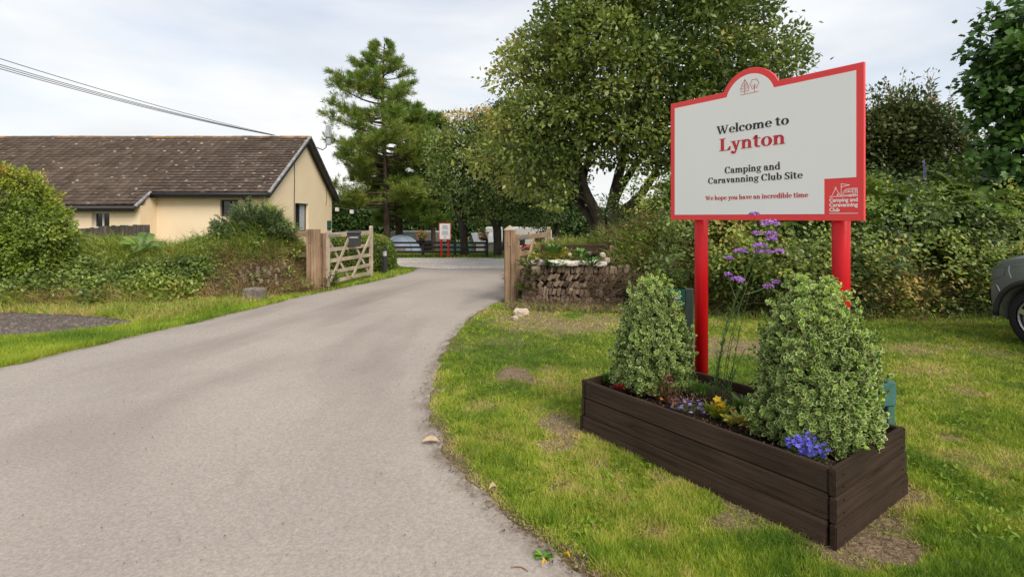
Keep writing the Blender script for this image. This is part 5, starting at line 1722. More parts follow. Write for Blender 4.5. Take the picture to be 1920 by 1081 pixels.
# pines
def pine(px, Z, top_py, base_z, levels, lab, r0=.19, seed=1, tint0=.45, tuft=1.0, brmin=.3):
    rg = np.random.default_rng(seed)
    t = thing('pine_tree', lab, 'tree', (0, 0, 0), 0, 'pines beside the bungalow')
    x, y, zt = A(px, top_py, Z)
    H = zt - base_z
    trunk = np.array([(x + .12 * math.sin(f * 5 + seed), y, base_z + H * f) for f in np.linspace(0, 1, 14)])
    MB().tube(trunk, np.linspace(r0, .03, 14), 10, False).build('trunk', M['bark_pine'], t, smooth=True)
    br = MB()
    Ps, Ds, Ts, Rs = [], [], [], []
    lv = np.array(levels, float)
    n = 118
    for i in range(n):
        f = (i + rg.random() * .8) / n
        py = top_py + (lv[-1, 0] - top_py) * f ** .90
        zb = 1.6 - (py - 407) / 1000 * Z
        left = np.interp(py, lv[:, 0], lv[:, 1]) * Z / 1000
        right = np.interp(py, lv[:, 0], lv[:, 2]) * Z / 1000
        az = rg.uniform(0, 2 * math.pi)
        ln_ = (right if math.cos(az) > 0 else left) * abs(math.cos(az)) + (left + right) / 2 * abs(math.sin(az))
        ln_ *= rg.uniform(.42, 1.02) * 1.0
        if ln_ < .15:
            continue
        h = np.array([math.cos(az), math.sin(az), 0])
        tx = np.interp(zb, trunk[:, 2], trunk[:, 0])
        o = np.array([tx, y, zb - .05 * ln_])
        up = .32 * (1 - f) + .10
        c = bez(o, o + h * ln_ * .55 + np.array([0, 0, -.05 * ln_]), o + h * ln_ + np.array([0, 0, up * ln_ * .8]), 9)
        br.tube(c, np.linspace(.018 + .014 * ln_, .008, 9), 4, False)
        side = np.cross(h, [0, 0, 1.0])
        ns_ = int(5 + ln_ * 6.6)
        for k in range(ns_):
            q = rg.uniform(.30, 1.0) ** .8
            p0 = np.array([np.interp(q, np.linspace(0, 1, 9), c[:, a]) for a in range(3)])
            sl = ln_ * .42 * (1.15 - q) + .12
            d2 = unit(h * rg.uniform(.3, 1.0) + side * rg.normal() * .9 + np.array([0, 0, rg.uniform(-.1, .55)]))
            for w_ in range(3):
                pp = p0 + d2 * sl * (w_ + rg.random()) / 2.4
                Ps.append(pp)
                Ds.append(unit(d2 * .9 + np.array([0, 0, .40]) + rg.normal(size=3) * .2))
                Rs.append(tint0 + .22 * (1 - q) + .25 * f * rg.random() + rg.normal() * .14)
    br.build('branches', M['bark_pine'], t)
    Ps, Ds, Rs = np.array(Ps), np.array(Ds), np.array(Rs)
    per = 17
    idx = np.repeat(np.arange(len(Ps)), per)
    D = unit(Ds[idx] + RNG.normal(size=(len(idx), 3)) * .42)
    L = RNG.uniform(.15, .30, len(idx)) * tuft
    new_obj('crown', leaf_mesh('crown', Ps[idx] + RNG.normal(size=(len(idx), 3)) * .05, D, rdir(len(idx)), L, .021 * tuft, T_diamond(0), Rs[idx] + RNG.normal(size=len(idx)) * .06), M['l_pine'], t)
    return t
pine(722, 31, 82, -.9, [(80, 6, 6), (110, 26, 24), (150, 60, 56), (200, 80, 78), (235, 78, 72), (270, 98, 84), (310, 84, 92), (345, 92, 70), (385, 96, 76)], 'tall layered pine with a bare lower trunk right of the bungalow', .21, 1, .56, 1.2)
pine(748, 33, 190, -1.3, [(190, 10, 14), (230, 30, 60), (280, 50, 78), (330, 60, 76), (380, 60, 66), (420, 50, 50)], 'darker pine with a thick trunk just behind the tall pine', .29, 2, .42, 1.2)
pine(815, 32, 215, -1.1, [(215, 8, 8), (260, 30, 26), (310, 44, 30), (360, 50, 34), (400, 44, 30), (425, 30, 22)], 'thin dark pine between the notice board and the tall pines', .16, 3, .36, 1.2)

# hazel-like shrub tree right of the sign
Z = 13.0
t = thing('shrub_tree', 'loose bushy shrub tree with twiggy top behind the right edge of the sign', 'tree', (0, 0, 0))
lob = px_lobes(Z, [(1690, 296, 85), (1640, 276, 80, 0.3), (1750, 316, 70), (1700, 236, 60), (1590, 290, 80, .5), (1800, 310, 48), (1660, 330, 70), (1755, 251, 46), (1560, 256, 60, 0.6), (1850, 335, 36)])
C = sprays(t, lob, .42, (.26, .52), 120, .112, .064, M['l_hazel'], fill=.3, tint_f=tint_noise(.9, .38, .8, 14), droop=.1)
tw, sp = MB(), []
for k in range(95):
    px = random.uniform(1560, 1850)
    ytop = np.interp(px, [1560, 1640, 1700, 1760, 1800, 1850], [150, 150, 140, 140, 205, 270]) + random.uniform(-6, 60)
    a, b_ = A(px + random.uniform(-25, 25), ytop + 100, Z), A(px, ytop, Z + random.uniform(-.6, .6))
    c = bez(a, (np.array(a) + b_) / 2 + RNG.normal(size=3) * .1, b_, 6)
    tw.tube(c, np.linspace(.010, .004, 6), 4, False)
    for q in np.linspace(.25, 1, 7):
        sp.append([np.interp(q, np.linspace(0, 1, 6), c[:, i]) for i in range(3)])
tw.build('twigs', M['bark'], t)
sp = np.array(sp)
new_obj('twig_leaves', leaf_mesh('twig_leaves', *clump_leaves(sp, .09, 5, .10, .052, T_diamond(), RNG.uniform(.2, .95, len(sp)), droop=-.2)), M['l_hazel'], t)
limb_tree(t, [([A(1690, 470, Z), A(1688, 400, Z), A(1680, 330, Z), A(1690, 240, Z)], [.12, .10, .07, .03]), ([A(1700, 470, Z), A(1720, 380, Z), A(1750, 290, Z)], [.09, .07, .03]), ([A(1680, 470, Z), A(1640, 380, Z), A(1600, 280, Z)], [.09, .07, .03])], M['bark'], C, 50)

# sycamore reaching in from the right edge
Z = 9.6
t = thing('sycamore_tree', 'dark sycamore with broad lobed leaves hanging in from the right edge', 'tree', (0, 0, 0))
lob = px_lobes(Z, [(1880, 100, 52), (1925, 70, 62), (1950, 150, 90), (1885, 175, 48), (1900, 255, 44), (1960, 260, 70), (1990, 60, 90), (2060, 160, 130), (2080, 20, 120), (1872, 318, 26), (1920, 330, 36), (1850, 150, 20), (2010, 340, 60)])
C = sprays(t, lob, .42, (.28, .50), 85, .120, .112, M['l_maple'], tpl=T_palm(), fill=.12, flat=.42, tint_f=tint_noise(.8, .34, .7, 24), droop=.35)
limb_tree(t, [([(10.9, 10.2, -.1), (10.8, 10.1, 2), (10.7, 10, 4), (10.5, 9.9, 6)], [.24, .21, .15, .05]), ([(10.8, 10.1, 2.4), (10.0, 9.8, 2.9), (9.2, 9.6, 2.9)], [.10, .07, .02]), ([(10.75, 10, 3.2), (9.9, 9.7, 4.0), (9.0, 9.6, 4.6)], [.11, .07, .02])], M['bark'], C, 60)

# round bush at the left edge
Z = 10.2
t = thing('round_bush', 'big rounded bush with reddening tips at the left edge', 'bush', (0, 0, 0))
lob = px_lobes(Z, [(-10, 415, 92), (40, 425, 60, -.2), (-60, 400, 110), (15, 372, 52), (68, 445, 38, -.3), (-15, 352, 46), (30, 470, 52, -.4), (-80, 470, 70), (-15, 480, 60, -.4)])
lob = [(l[0], l[1] + .3, l[2], l[3], l[4], l[5]) for l in lob]
C = crown(t, lob, 24, .16, 34, .068, .040, M['l_bush'], inner=.12, rvar=.1, tint_f=tint_noise(1.1, .38, .8, 34, lambda C: .22 * sstep(1.3, 2.5, C[:, 2]) + .3 * sstep(1.9, 2.6, C[:, 2]) * (RNG.random(len(C)) < .3)), droop=.15)
e = lobe_points(lob, 2.0, 0) + RNG.normal(size=3) * .02
e = e + unit(e - np.array([-9.3, 10.5, 1.3])) * RNG.uniform(.05, .25, (len(e), 1))
new_obj('sprays', leaf_mesh('sprays', *clump_leaves(e, .10, 9, .06, .032, T_diamond(), RNG.uniform(.5, 1, len(e)), droop=-.3)), M['l_bush'], t)
limb_tree(t, [([(-9.3, 10.6, .2), (-9.3, 10.6, 1.0), (-9.2, 10.5, 1.9)], [.09, .07, .03]), ([(-9.4, 10.6, .2), (-9.9, 10.5, 1.0), (-10.2, 10.5, 1.7)], [.07, .05, .02]), ([(-9.2, 10.6, .2), (-8.8, 10.4, .9), (-8.6, 10.3, 1.5)], [.07, .05, .02])], M['bark'], C, 40)

# gorse on top of the left bank
Z = 11.7
t = thing('gorse_bush', 'spiky grey green gorse bush on top of the left bank before the bungalow', 'bush', (0, 0, 0))
sp, dd, rr = [], [], []
gs = MB()
root = np.array([-5.65, 11.8, 1.15])
for k in range(210):
    px = random.uniform(392, 560)
    top = np.interp(px, [392, 410, 440, 470, 500, 530, 560], [418, 398, 380, 370, 382, 394, 430])
    py = random.uniform(top, 445)
    p = np.array(A(px, py, Z + random.uniform(-.5, .6)))
    a = root + np.array([(p[0] - root[0]) * .35, (p[1] - root[1]) * .3, -.05])
    c = bez(a, (a + p) / 2 + np.array([0, 0, .1]), p, 7)
    gs.tube(c, np.linspace(.012, .004, 7), 4, False)
    for q in np.linspace(.3, 1.0, 14):
        b_ = np.array([np.interp(q, np.linspace(0, 1, 7), c[:, i]) for i in range(3)])
        for w_ in range(9):
            sp.append(b_)
            dd.append(unit(p - a) * .7 + RNG.normal(size=3) * .75)
            rr.append(.35 + .5 * (q - .5) + random.gauss(0, .15))
gs.build('stems', M['bark'], t)
sp = np.array(sp) + RNG.normal(size=(len(sp), 3)) * .012
new_obj('spines', leaf_mesh('spines', sp, np.array(dd), rdir(len(sp)), RNG.uniform(.05, .10, len(sp)), .014, T_diamond(0), np.array(rr)), M['l_gorse'], t)

# clipped hedge behind the left gate
t = thing('clipped_hedge', 'low clipped round-topped green hedge behind the open left gate', 'hedge', (0, 0, 0))
hx0, hx1, hy0, hy1, hz = -5.9, -3.62, 15.35, 17.2, 1.07
n = 30000
cx, cy, cz = (hx0 + hx1) / 2, (hy0 + hy1) / 2, 0.0
d = rdir(n * 2)
d = d[d[:, 2] > -.05][:n]
k = (np.abs(d) ** 3.4 / np.array([1, 1, 1])).sum(1) ** (-1 / 3.4)
bulge = 1 + (fbm(d[:, 0] * 3 + 5, d[:, 1] * 3, d[:, 2] * 3, 3, 3) - .5) * .10
P = d * k[:, None] * np.array([(hx1 - hx0) / 2, (hy1 - hy0) / 2, hz]) * bulge[:, None] * RNG.uniform(.94, 1.015, (len(d), 1)) + np.array([cx, cy, cz])
nn = unit(d)
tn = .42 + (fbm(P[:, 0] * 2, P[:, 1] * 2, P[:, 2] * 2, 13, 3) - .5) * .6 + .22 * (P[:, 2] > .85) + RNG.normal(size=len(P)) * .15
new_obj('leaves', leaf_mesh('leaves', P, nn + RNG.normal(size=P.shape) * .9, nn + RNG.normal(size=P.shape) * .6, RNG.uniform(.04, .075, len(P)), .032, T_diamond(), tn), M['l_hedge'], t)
cb = rock_mesh('core', (1, 1, 1), 3, 3, .04)
o = new_obj('branches', cb, M['bark'], t)
V_ = np.array([v.co[:] for v in cb.vertices])
V_ = np.sign(V_) * np.abs(V_) ** .6
for v, p in zip(cb.vertices, V_):
    v.co = (cx + p[0] * (hx1 - hx0) / 2 * .88, cy + p[1] * (hy1 - hy0) / 2 * .88, max(-.05, p[2] * hz * .9))

# purple flower spikes (willowherb gone to seed) over the right hedge
for k, (px, y0, y1) in enumerate(((1736, 300, 365), (1685, 345, 380), (1766, 322, 370), (1724, 335, 372))):
    h = thing('willowherb', ['tallest pinkish brown willowherb spike above the ferns right of the sign', 'short willowherb spike nearest the right edge of the sign', 'curved willowherb spike right of the tallest one', 'small willowherb spike just left of the tallest one'][k], 'plant', A(px, y1 + 40, 9.9), 0, 'willowherb spikes above the right hedge')
    hh = (y1 + 40 - y0) / 1000 * 9.9
    MB().tube([(0, 0, 0), (.02, 0, hh * .5), (.04 * (k - 1), 0, hh)], [.008, .006, .003], 5).build('stem', M['dead_stem'], h)
    n = 180
    q = RNG.uniform(.42, 1.0, n)
    P = np.stack([.04 * (k - 1) * q ** 2, 0 * q, hh * q], 1)
    a = RNG.uniform(0, 6.28, n)
    D = np.stack([np.cos(a), np.sin(a), np.full(n, .5)], 1)
    new_obj('flowers', leaf_mesh('flowers', P, D, rdir(n), .055 * (1.15 - q * .7), .02, T_diamond(0), RNG.random(n)), M['l_redleaf'] if k else M['p_mauve'], h)
# ================================================================== WELCOME SIGN
SW, SH, SZ = 1.463, 0.965, 1.577
_sl, _sr = np.array([1.324, 4.45]), np.array([2.132, 3.23])
s_ang = math.atan2(_sr[1] - _sl[1], _sr[0] - _sl[0])
sign = thing('welcome_sign', 'large white and red welcome sign with arched top on two red posts', 'sign', (_sl[0], _sl[1], 0), s_ang)
# local: x along the panel, -y towards the reader, z up
SM = Matrix(((1, 0, 0, 0), (0, 0, -1, 0), (0, 1, 0, SZ), (0, 0, 0, 1)))
def outline(inset):
    cxa, cza, ra = 0.711, 0.863, 0.237 - inset
    top = SH - inset
    h = math.sqrt(ra * ra - (top - cza) ** 2)
    a0 = math.atan2(top - cza, h)
    arc = [(cxa + ra * math.cos(a), cza + ra * math.sin(a)) for a in np.linspace(a0, math.pi - a0, 28)]
    return [(inset, inset), (SW - inset, inset), (SW - inset, top)] + arc + [(inset, top)]
def smat(y):
    m = SM.copy()
    m.translation = (0, y, SZ)
    return m
MB().prism(outline(0.0), .022, smat(.022)).build('panel', M['sign_red'], sign, .002)
inner = outline(.043)
# the white field, with the red logo corner left out of it
inner = [(.043, .043), (1.232, .043), (1.232, .268), (SW - .043, .268)] + inner[2:]
MB().prism(inner, .0015, smat(-.0001)).build('face', M['sign_white'], sign)
for xx in (.245, 1.298):
    MB().tube([(xx, .075, -.1), (xx, .075, 2.42)], .052, 28).build('post', M['post_red'], sign, smooth=True)
    for zz in (1.72, 2.3):
        MB().box(xx - .10, .0225, zz - .02, xx + .10, .035, zz + .02).build('clamp', M['metal'], sign)

def ring(cx, cy, rx, ry, ix, iy, a0=0, a1=360, n=22):
    q = []
    for k in range(n):
        a, b_ = R(a0 + (a1 - a0) * k / n), R(a0 + (a1 - a0) * (k + 1) / n)
        q.append([(cx + ix * math.cos(a), cy + iy * math.sin(a)), (cx + rx * math.cos(a), cy + ry * math.sin(a)), (cx + rx * math.cos(b_), cy + ry * math.sin(b_)), (cx + ix * math.cos(b_), cy + iy * math.sin(b_))])
    return q
def rc(x0, y0, x1, y1):
    return [[(x0, y0), (x1, y0), (x1, y1), (x0, y1)]]
def pg(*p):
    return [list(p)]
def ball(cx, cy, r):
    return [[(cx + r * math.cos(R(a)), cy + r * math.sin(R(a))) for a in range(0, 360, 30)]]
XH, CAP, ASC, DSC = .49, .70, .76, -.21
def glyph(ch):
    """Serif letters drawn from stems, bowls and slabs: (advance, polygons)."""
    s0 = lambda x, y: rc(x, y, x + .25, y + .038)
    flag = lambda x, y: pg((x - .07, y - .055), (x + .01, y - .055), (x + .05, y), (x - .02, y - .01))
    if ch == 'l': return .27, rc(.07, 0, .20, ASC) + s0(.01, 0) + flag(.07, ASC)
    if ch == 'i': return .27, rc(.07, 0, .20, XH) + s0(.01, 0) + flag(.07, XH) + ball(.13, .64, .085)
    if ch == 'n': return .59, rc(.07, 0, .20, XH) + s0(.01, 0) + flag(.07, XH) + ring(.30, .29, .20, .205, .07, .13, 0, 160) + rc(.37, 0, .50, .30) + s0(.31, 0)
    if ch == 'm': return .89, rc(.07, 0, .20, XH) + s0(.01, 0) + flag(.07, XH) + ring(.30, .29, .20, .205, .07, .13, 0, 160) + rc(.37, 0, .50, .30) + s0(.31, 0) + ring(.60, .29, .20, .205, .07, .13, 0, 160) + rc(.67, 0, .80, .30) + s0(.61, 0)
    if ch == 'h': return .59, rc(.07, 0, .20, ASC) + s0(.01, 0) + flag(.07, ASC) + ring(.30, .29, .20, .205, .07, .13, 0, 160) + rc(.37, 0, .50, .30) + s0(.31, 0)
    if ch == 'r': return .44, rc(.07, 0, .20, XH) + s0(.01, 0) + flag(.07, XH) + ring(.31, .29, .17, .205, .10, .14, 70, 165) + ball(.36, .40, .082)
    if ch == 'u': return .57, rc(.06, .19, .19, XH) + flag(.06, XH) + ring(.26, .20, .20, .21, .07, .14, 180, 350) + rc(.35, 0, .48, XH) + flag(.35, XH) + rc(.47, 0, .55, .038)
    if ch == 't': return .38, rc(.09, .12, .22, .62) + rc(.0, XH - .045, .36, XH) + ring(.25, .14, .16, .15, .03, .10, 180, 320) + pg((.0, XH - .01), (.13, .64), (.22, .64), (.2, XH - .02))
    if ch == 'o': return .55, ring(.27, .245, .255, .255, .115, .215, n=32)
    if ch == 'c': return .48, ring(.27, .245, .255, .255, .115, .215, 55, 318, 28) + ball(.385, .39, .08)
    if ch == 'e': return .50, ring(.27, .245, .245, .255, .115, .215, 0, 322, 28) + rc(.14, .235, .51, .285)
    if ch == 'a': return .53, ring(.21, .145, .19, .155, .075, .11, n=26) + rc(.29, .03, .42, .34) + ring(.23, .31, .19, .19, .06, .145, 0, 150) + ball(.095, .37, .075) + rc(.36, 0, .52, .04) + pg((.29, 0), (.42, 0), (.42, .05), (.29, .05))
    if ch == 'p': return .58, rc(.07, DSC, .20, XH) + s0(.01, DSC) + flag(.07, XH) + ring(.30, .245, .25, .255, .11, .205, -175, 175, 30)
    if ch == 'b': return .58, rc(.07, .02, .20, ASC) + flag(.07, ASC) + ring(.30, .245, .25, .255, .11, .205, -175, 175, 30)
    if ch == 'd': return .58, rc(.36, 0, .49, ASC) + flag(.36, ASC) + rc(.48, 0, .56, .038) + ring(.27, .245, .25, .255, .11, .205, 5, 355, 30)
    if ch == 'g': return .53, ring(.24, .32, .20, .18, .085, .14, n=26) + ring(.25, -.08, .235, .135, .16, .09, n=26) + pg((.10, .12), (.22, .16), (.40, .07), (.30, .0), (.12, .03)) + rc(.38, .42, .54, .475)
    if ch == 'v': return .52, pg((.05, XH), (.20, XH), (.34, .0), (.24, .0)) + pg((.40, XH), (.46, XH), (.32, 0), (.27, .02)) + s0(.0, XH - .038) + rc(.33, XH - .038, .53, XH)
    if ch == 'y': return .53, pg((.05, XH), (.20, XH), (.35, .02), (.25, .0)) + pg((.41, XH), (.47, XH), (.25, -.19), (.19, -.17)) + ring(.15, -.13, .11, .09, .04, .045, 180, 340) + ball(.09, -.12, .075) + s0(.0, XH - .038) + rc(.34, XH - .038, .54, XH)
    if ch == 'W': return 1.02, pg((.05, CAP), (.21, CAP), (.37, 0), (.28, 0)) + pg((.50, CAP - .08), (.545, CAP - .08), (.36, 0), (.32, .03)) + pg((.41, CAP), (.56, CAP), (.73, 0), (.64, 0)) + pg((.89, CAP), (.945, CAP), (.72, 0), (.68, .03)) + rc(.0, CAP - .038, .28, CAP) + rc(.36, CAP - .038, .62, CAP) + rc(.81, CAP - .038, 1.02, CAP)
    if ch == 'L': return .60, rc(.08, 0, .235, CAP) + rc(.0, CAP - .04, .33, CAP) + rc(.0, 0, .56, .045) + pg((.42, .03), (.58, .0), (.60, .22), (.55, .22))
    if ch == 'C': return .68, ring(.35, .35, .335, .365, .175, .32, 40, 322, 34) + rc(.575, .44, .62, .70) + pg((.50, .62), (.58, .56), (.6, .62), (.55, .68))
    if ch == 'S': return .54, ring(.26, .52, .22, .195, .095, .15, 35, 245, 22) + ring(.26, .195, .235, .21, .10, .16, -150, 65, 22) + pg((.09, .42), (.20, .47), (.44, .30), (.34, .22)) + rc(.43, .50, .475, .69) + rc(.02, .0, .065, .22)
    return .22, []
def serif_text(name, text, x0, x1, base, cap, m, y=-.0030):
    adv, polys = 0.0, []
    for ch in text:
        a, ps = glyph(ch)
        polys += [[(adv + px + sh, py) for px, py in p] for p in ps for sh in ((-.014, .014) if cap > .04 else (-.02, .02))]
        adv += a + .015
    sx, sy = (x1 - x0) / (adv - .03), cap / CAP
    mb = MB()
    for k, p in enumerate(polys):
        area = sum(p[i][0] * p[(i + 1) % len(p)][1] - p[(i + 1) % len(p)][0] * p[i][1] for i in range(len(p)))
        p = p if area > 0 else p[::-1]
        yy = y - .00004 * (k % 24)
        mb.add([(x0 + px * sx, yy, SZ + base + py * sy) for px, py in p], [tuple(range(len(p)))])
    return mb.build(name, m, sign)
serif_text('welcome_lettering', 'Welcome to', .440, 1.003, .653, .062, M['ink'])
serif_text('place_lettering', 'Lynton', .467, .978, .523, .094, M['ink_red'])
serif_text('site_lettering', 'Camping and', .511, .943, .351, .049, M['ink'])
serif_text('site_lettering', 'Caravanning Club Site', .365, 1.094, .281, .046, M['ink'])
serif_text('greeting_lettering', 'We hope you have an incredible time', .341, 1.130, .1545, .033, M['ink_red'])

def sans_text(name, text, x0, x1, base, size, m, parent, mtx, bold=.012, y=-.003):
    cu = bpy.data.curves.new(name, 'FONT')
    cu.body = text
    cu.size = size
    cu.offset = bold * size
    cu.resolution_u = 3
    o = bpy.data.objects.new(name, cu)
    COL.objects.link(o)
    bpy.context.view_layer.update()
    me = bpy.data.meshes.new_from_object(o.evaluated_get(bpy.context.evaluated_depsgraph_get()))
    bpy.data.objects.remove(o)
    V_ = np.array([v.co[:] for v in me.vertices])
    V_[:, 0] -= V_[:, 0].min()
    k = (x1 - x0) / V_[:, 0].max() if x1 is not None else 1.0
    for v, p in zip(me.vertices, V_):
        v.co = mtx @ Vector((x0 + p[0] * k, y, base + p[1]))
    me.materials.clear()
    return new_obj(name, me, m, parent)
TS = Matrix.Translation((0, 0, SZ))
for txt, b_, x1 in (('Camping and', .120, 1.429), ('Caravanning', .0895, 1.429), ('Club', .059, 1.325)):
    sans_text('logo_lettering', txt, 1.263, x1, b_, .033, M['ink_white'], sign, TS, .03, -.0008)
def strokes(name, lines, m, w_=.003, y=-.0008):
    mb = MB()
    k = 0
    for ln_ in lines:
        for (xa, za), (xb, zb) in zip(ln_[:-1], ln_[1:]):
            d = Vector((xb - xa, zb - za))
            if d.length < 1e-6:
                continue
            d.normalize()
            n_ = Vector((-d.y, d.x)) * w_ / 2
            xa2, za2, xb2, zb2 = xa - d.x * w_ * .3, za - d.y * w_ * .3, xb + d.x * w_ * .3, zb + d.y * w_ * .3
            yy = y - .00004 * (k % 12)
            k += 1
            mb.add([(xa2 - n_.x, yy, SZ + za2 - n_.y), (xb2 - n_.x, yy, SZ + zb2 - n_.y), (xb2 + n_.x, yy, SZ + zb2 + n_.y), (xa2 + n_.x, yy, SZ + za2 + n_.y)], [(0, 1, 2, 3)])
    return mb.build(name, m, sign)
g0 = .153
strokes('logo_drawing', [[(1.263, g0), (1.429, g0)], [(1.276, g0), (1.301, .205), (1.333, g0)], [(1.298, .212), (1.303, .199)], [(1.305, .212), (1.299, .199)], [(1.308, g0), (1.313, .170), (1.321, g0)],
                         [(1.334, g0), (1.334, .232), (1.383, .222), (1.336, .212)],
                         [(1.343, g0 + .006), (1.346, .178), (1.360, .195), (1.378, .200), (1.425, .200), (1.427, .160), (1.343, .160)], [(1.354, .188), (1.402, .190)], [(1.352, .177), (1.400, .179)], [(1.402, .198), (1.402, .162), (1.414, .162), (1.414, .198)], [(1.378, .190), (1.378, .178)], [(1.416, .190), (1.425, .190)], [(1.416, .178), (1.425, .178)],
                         [(1.386 + .007 * math.cos(a * .785), .157 + .007 * math.sin(a * .785)) for a in range(9)], [(1.263, .047), (1.429, .047)]], M['ink_white'], .0034)
tcx = .752
strokes('tree_emblem', [[(.643, .917), (.782, .917)], [(.676, .917), (.676, 1.024)], [(.676, 1.024), (.655, .992), (.645, .962), (.647, .938), (.706, .938), (.708, .962), (.697, .992), (.676, 1.024)],
                        [(.676, .985), (.661, .997)], [(.676, .985), (.691, .997)], [(.676, .968), (.653, .984)], [(.676, .968), (.700, .984)], [(.676, .950), (.649, .966)], [(.676, .950), (.703, .966)],
                        [(tcx, .917), (tcx, .978)], [(tcx, .955), (tcx + .014, .968)], [(tcx, .955), (tcx - .014, .968)],
                        [(tcx + (.031 + .004 * math.cos(6 * a * .2618)) * math.cos(a * .2618), .978 + (.033 + .004 * math.cos(6 * a * .2618)) * math.sin(a * .2618)) for a in range(25)]], M['ink_red'], .003, -.0030)

# ================================================================== PLANTER
pl_ang = math.atan2(PU[1], PU[0])
planter = thing('wooden_planter', 'long dark brown wooden trough planter under the welcome sign', 'planter', (PF[0], PF[1], 0), pl_ang)
# local: +x along the length away from the near corner, y = -depth (to the back right)
def pplank(x0, y0, z0, x1, y1, z1, mm, sk=0.0, nm='plank'):
    mb = MB()
    j_ = random.uniform(-.002, .002)
    z0, z1, y0, y1 = z0 + j_, z1 + j_ * .5, y0 + j_ * .6, y1 + j_ * .6
    mb.box(x0, y0, z0, x1, y1, z1)
    if sk:
        for i in (0, 3, 4, 7):
            v = mb.v[i]
            mb.v[i] = (v[0], v[1], v[2] + sk)
    return mb.build(nm, M[mm], planter, .005, 2)
D_ = PD
# front boards (the lowest stands proud), back boards, two ends
for y0, y1, tag_ in ((0.0, .032, 'f'), (-D_, -D_ + .03, 'b')):
    yo = (.0, .005, .014) if tag_ == 'f' else (0, -.004, -.010)
    pplank(.034, y0 - .016 + yo[0], .262, PL - .034, y1 - .016 + yo[0], .385, 'planter', .0)
    pplank(.034, y0 - .016 + yo[1], .132, PL - .036, y1 - .016 + yo[1], .258, 'planter', .0)
    pplank(.036, y0 - .016 + yo[2], .006, PL - .024, y1 - .016 + yo[2], .128, 'planter', .0)
for x0, x1, tag_ in ((.0, .032, 'n'), (PL - .032, PL, 'e')):
    s_ = -1 if tag_ == 'n' else 1
    pplank(x0, -D_ - .015, .255, x1, .020, .387, 'planter_end')
    pplank(x0 + s_ * .004, -D_ - .022, .128, x1 + s_ * .004, .022, .251, 'planter_end')
    pplank(x0 + s_ * .009, -D_ - .026, .004, x1 + s_ * .009, .030, .124, 'planter_end')
for xx in (.05, PL - .10):
    for yy in (-.07, -D_ + .03):
        MB().box(xx, yy, 0, xx + .05, yy + .04, .34).build('corner_post', M['planter'], planter)
for zc in (.32, .195, .07):
    for zz in (zc - .03, zc + .03):
        for xx in (.07, PL - .08):
            MB().tube([(xx, .034, zz), (xx, .012, zz)], .0035, 8).build('screw', M['black_plastic'], planter)
        for yy in (-.06, -D_ + .05):
            MB().tube([(-.0125, yy, zz), (.01, yy, zz)], .0035, 8).build('screw', M['black_plastic'], planter)
xs = np.arange(.034, PL - .033, .03)
ys = np.arange(-D_ + .016, -.015, .03)
X, Y = np.meshgrid(np.append(xs, PL - .033), np.append(ys, -.017))
Zs = .315 + (fbm(X * 9, Y * 9, 0, 5, 4) - .5) * .05
nx = X.shape[1]
i = (np.arange(X.shape[0] - 1)[:, None] * nx + np.arange(nx - 1)[None]).ravel()
new_obj('soil', np_mesh('soil', np.stack([X, Y, Zs], -1).reshape(-1, 3), np.stack([i, i + 1, i + nx + 1, i + nx], 1), smooth=False), M['soil'], planter)
n = 1600
P = np.stack([RNG.uniform(.05, PL - .05, n), RNG.uniform(-D_ + .03, -.03, n), RNG.uniform(.318, .335, n)], 1)
o = new_obj('bark_chips', leaf_mesh('bark_chips', P, rdir(n), np.tile([0, 0, 1.0], (n, 1)) + RNG.normal(size=(n, 3)) * .6, RNG.uniform(.008, .022, n), .010, T_diamond(.3), RNG.random(n)), M['dead_stem'], planter)
o['kind'] = 'stuff'

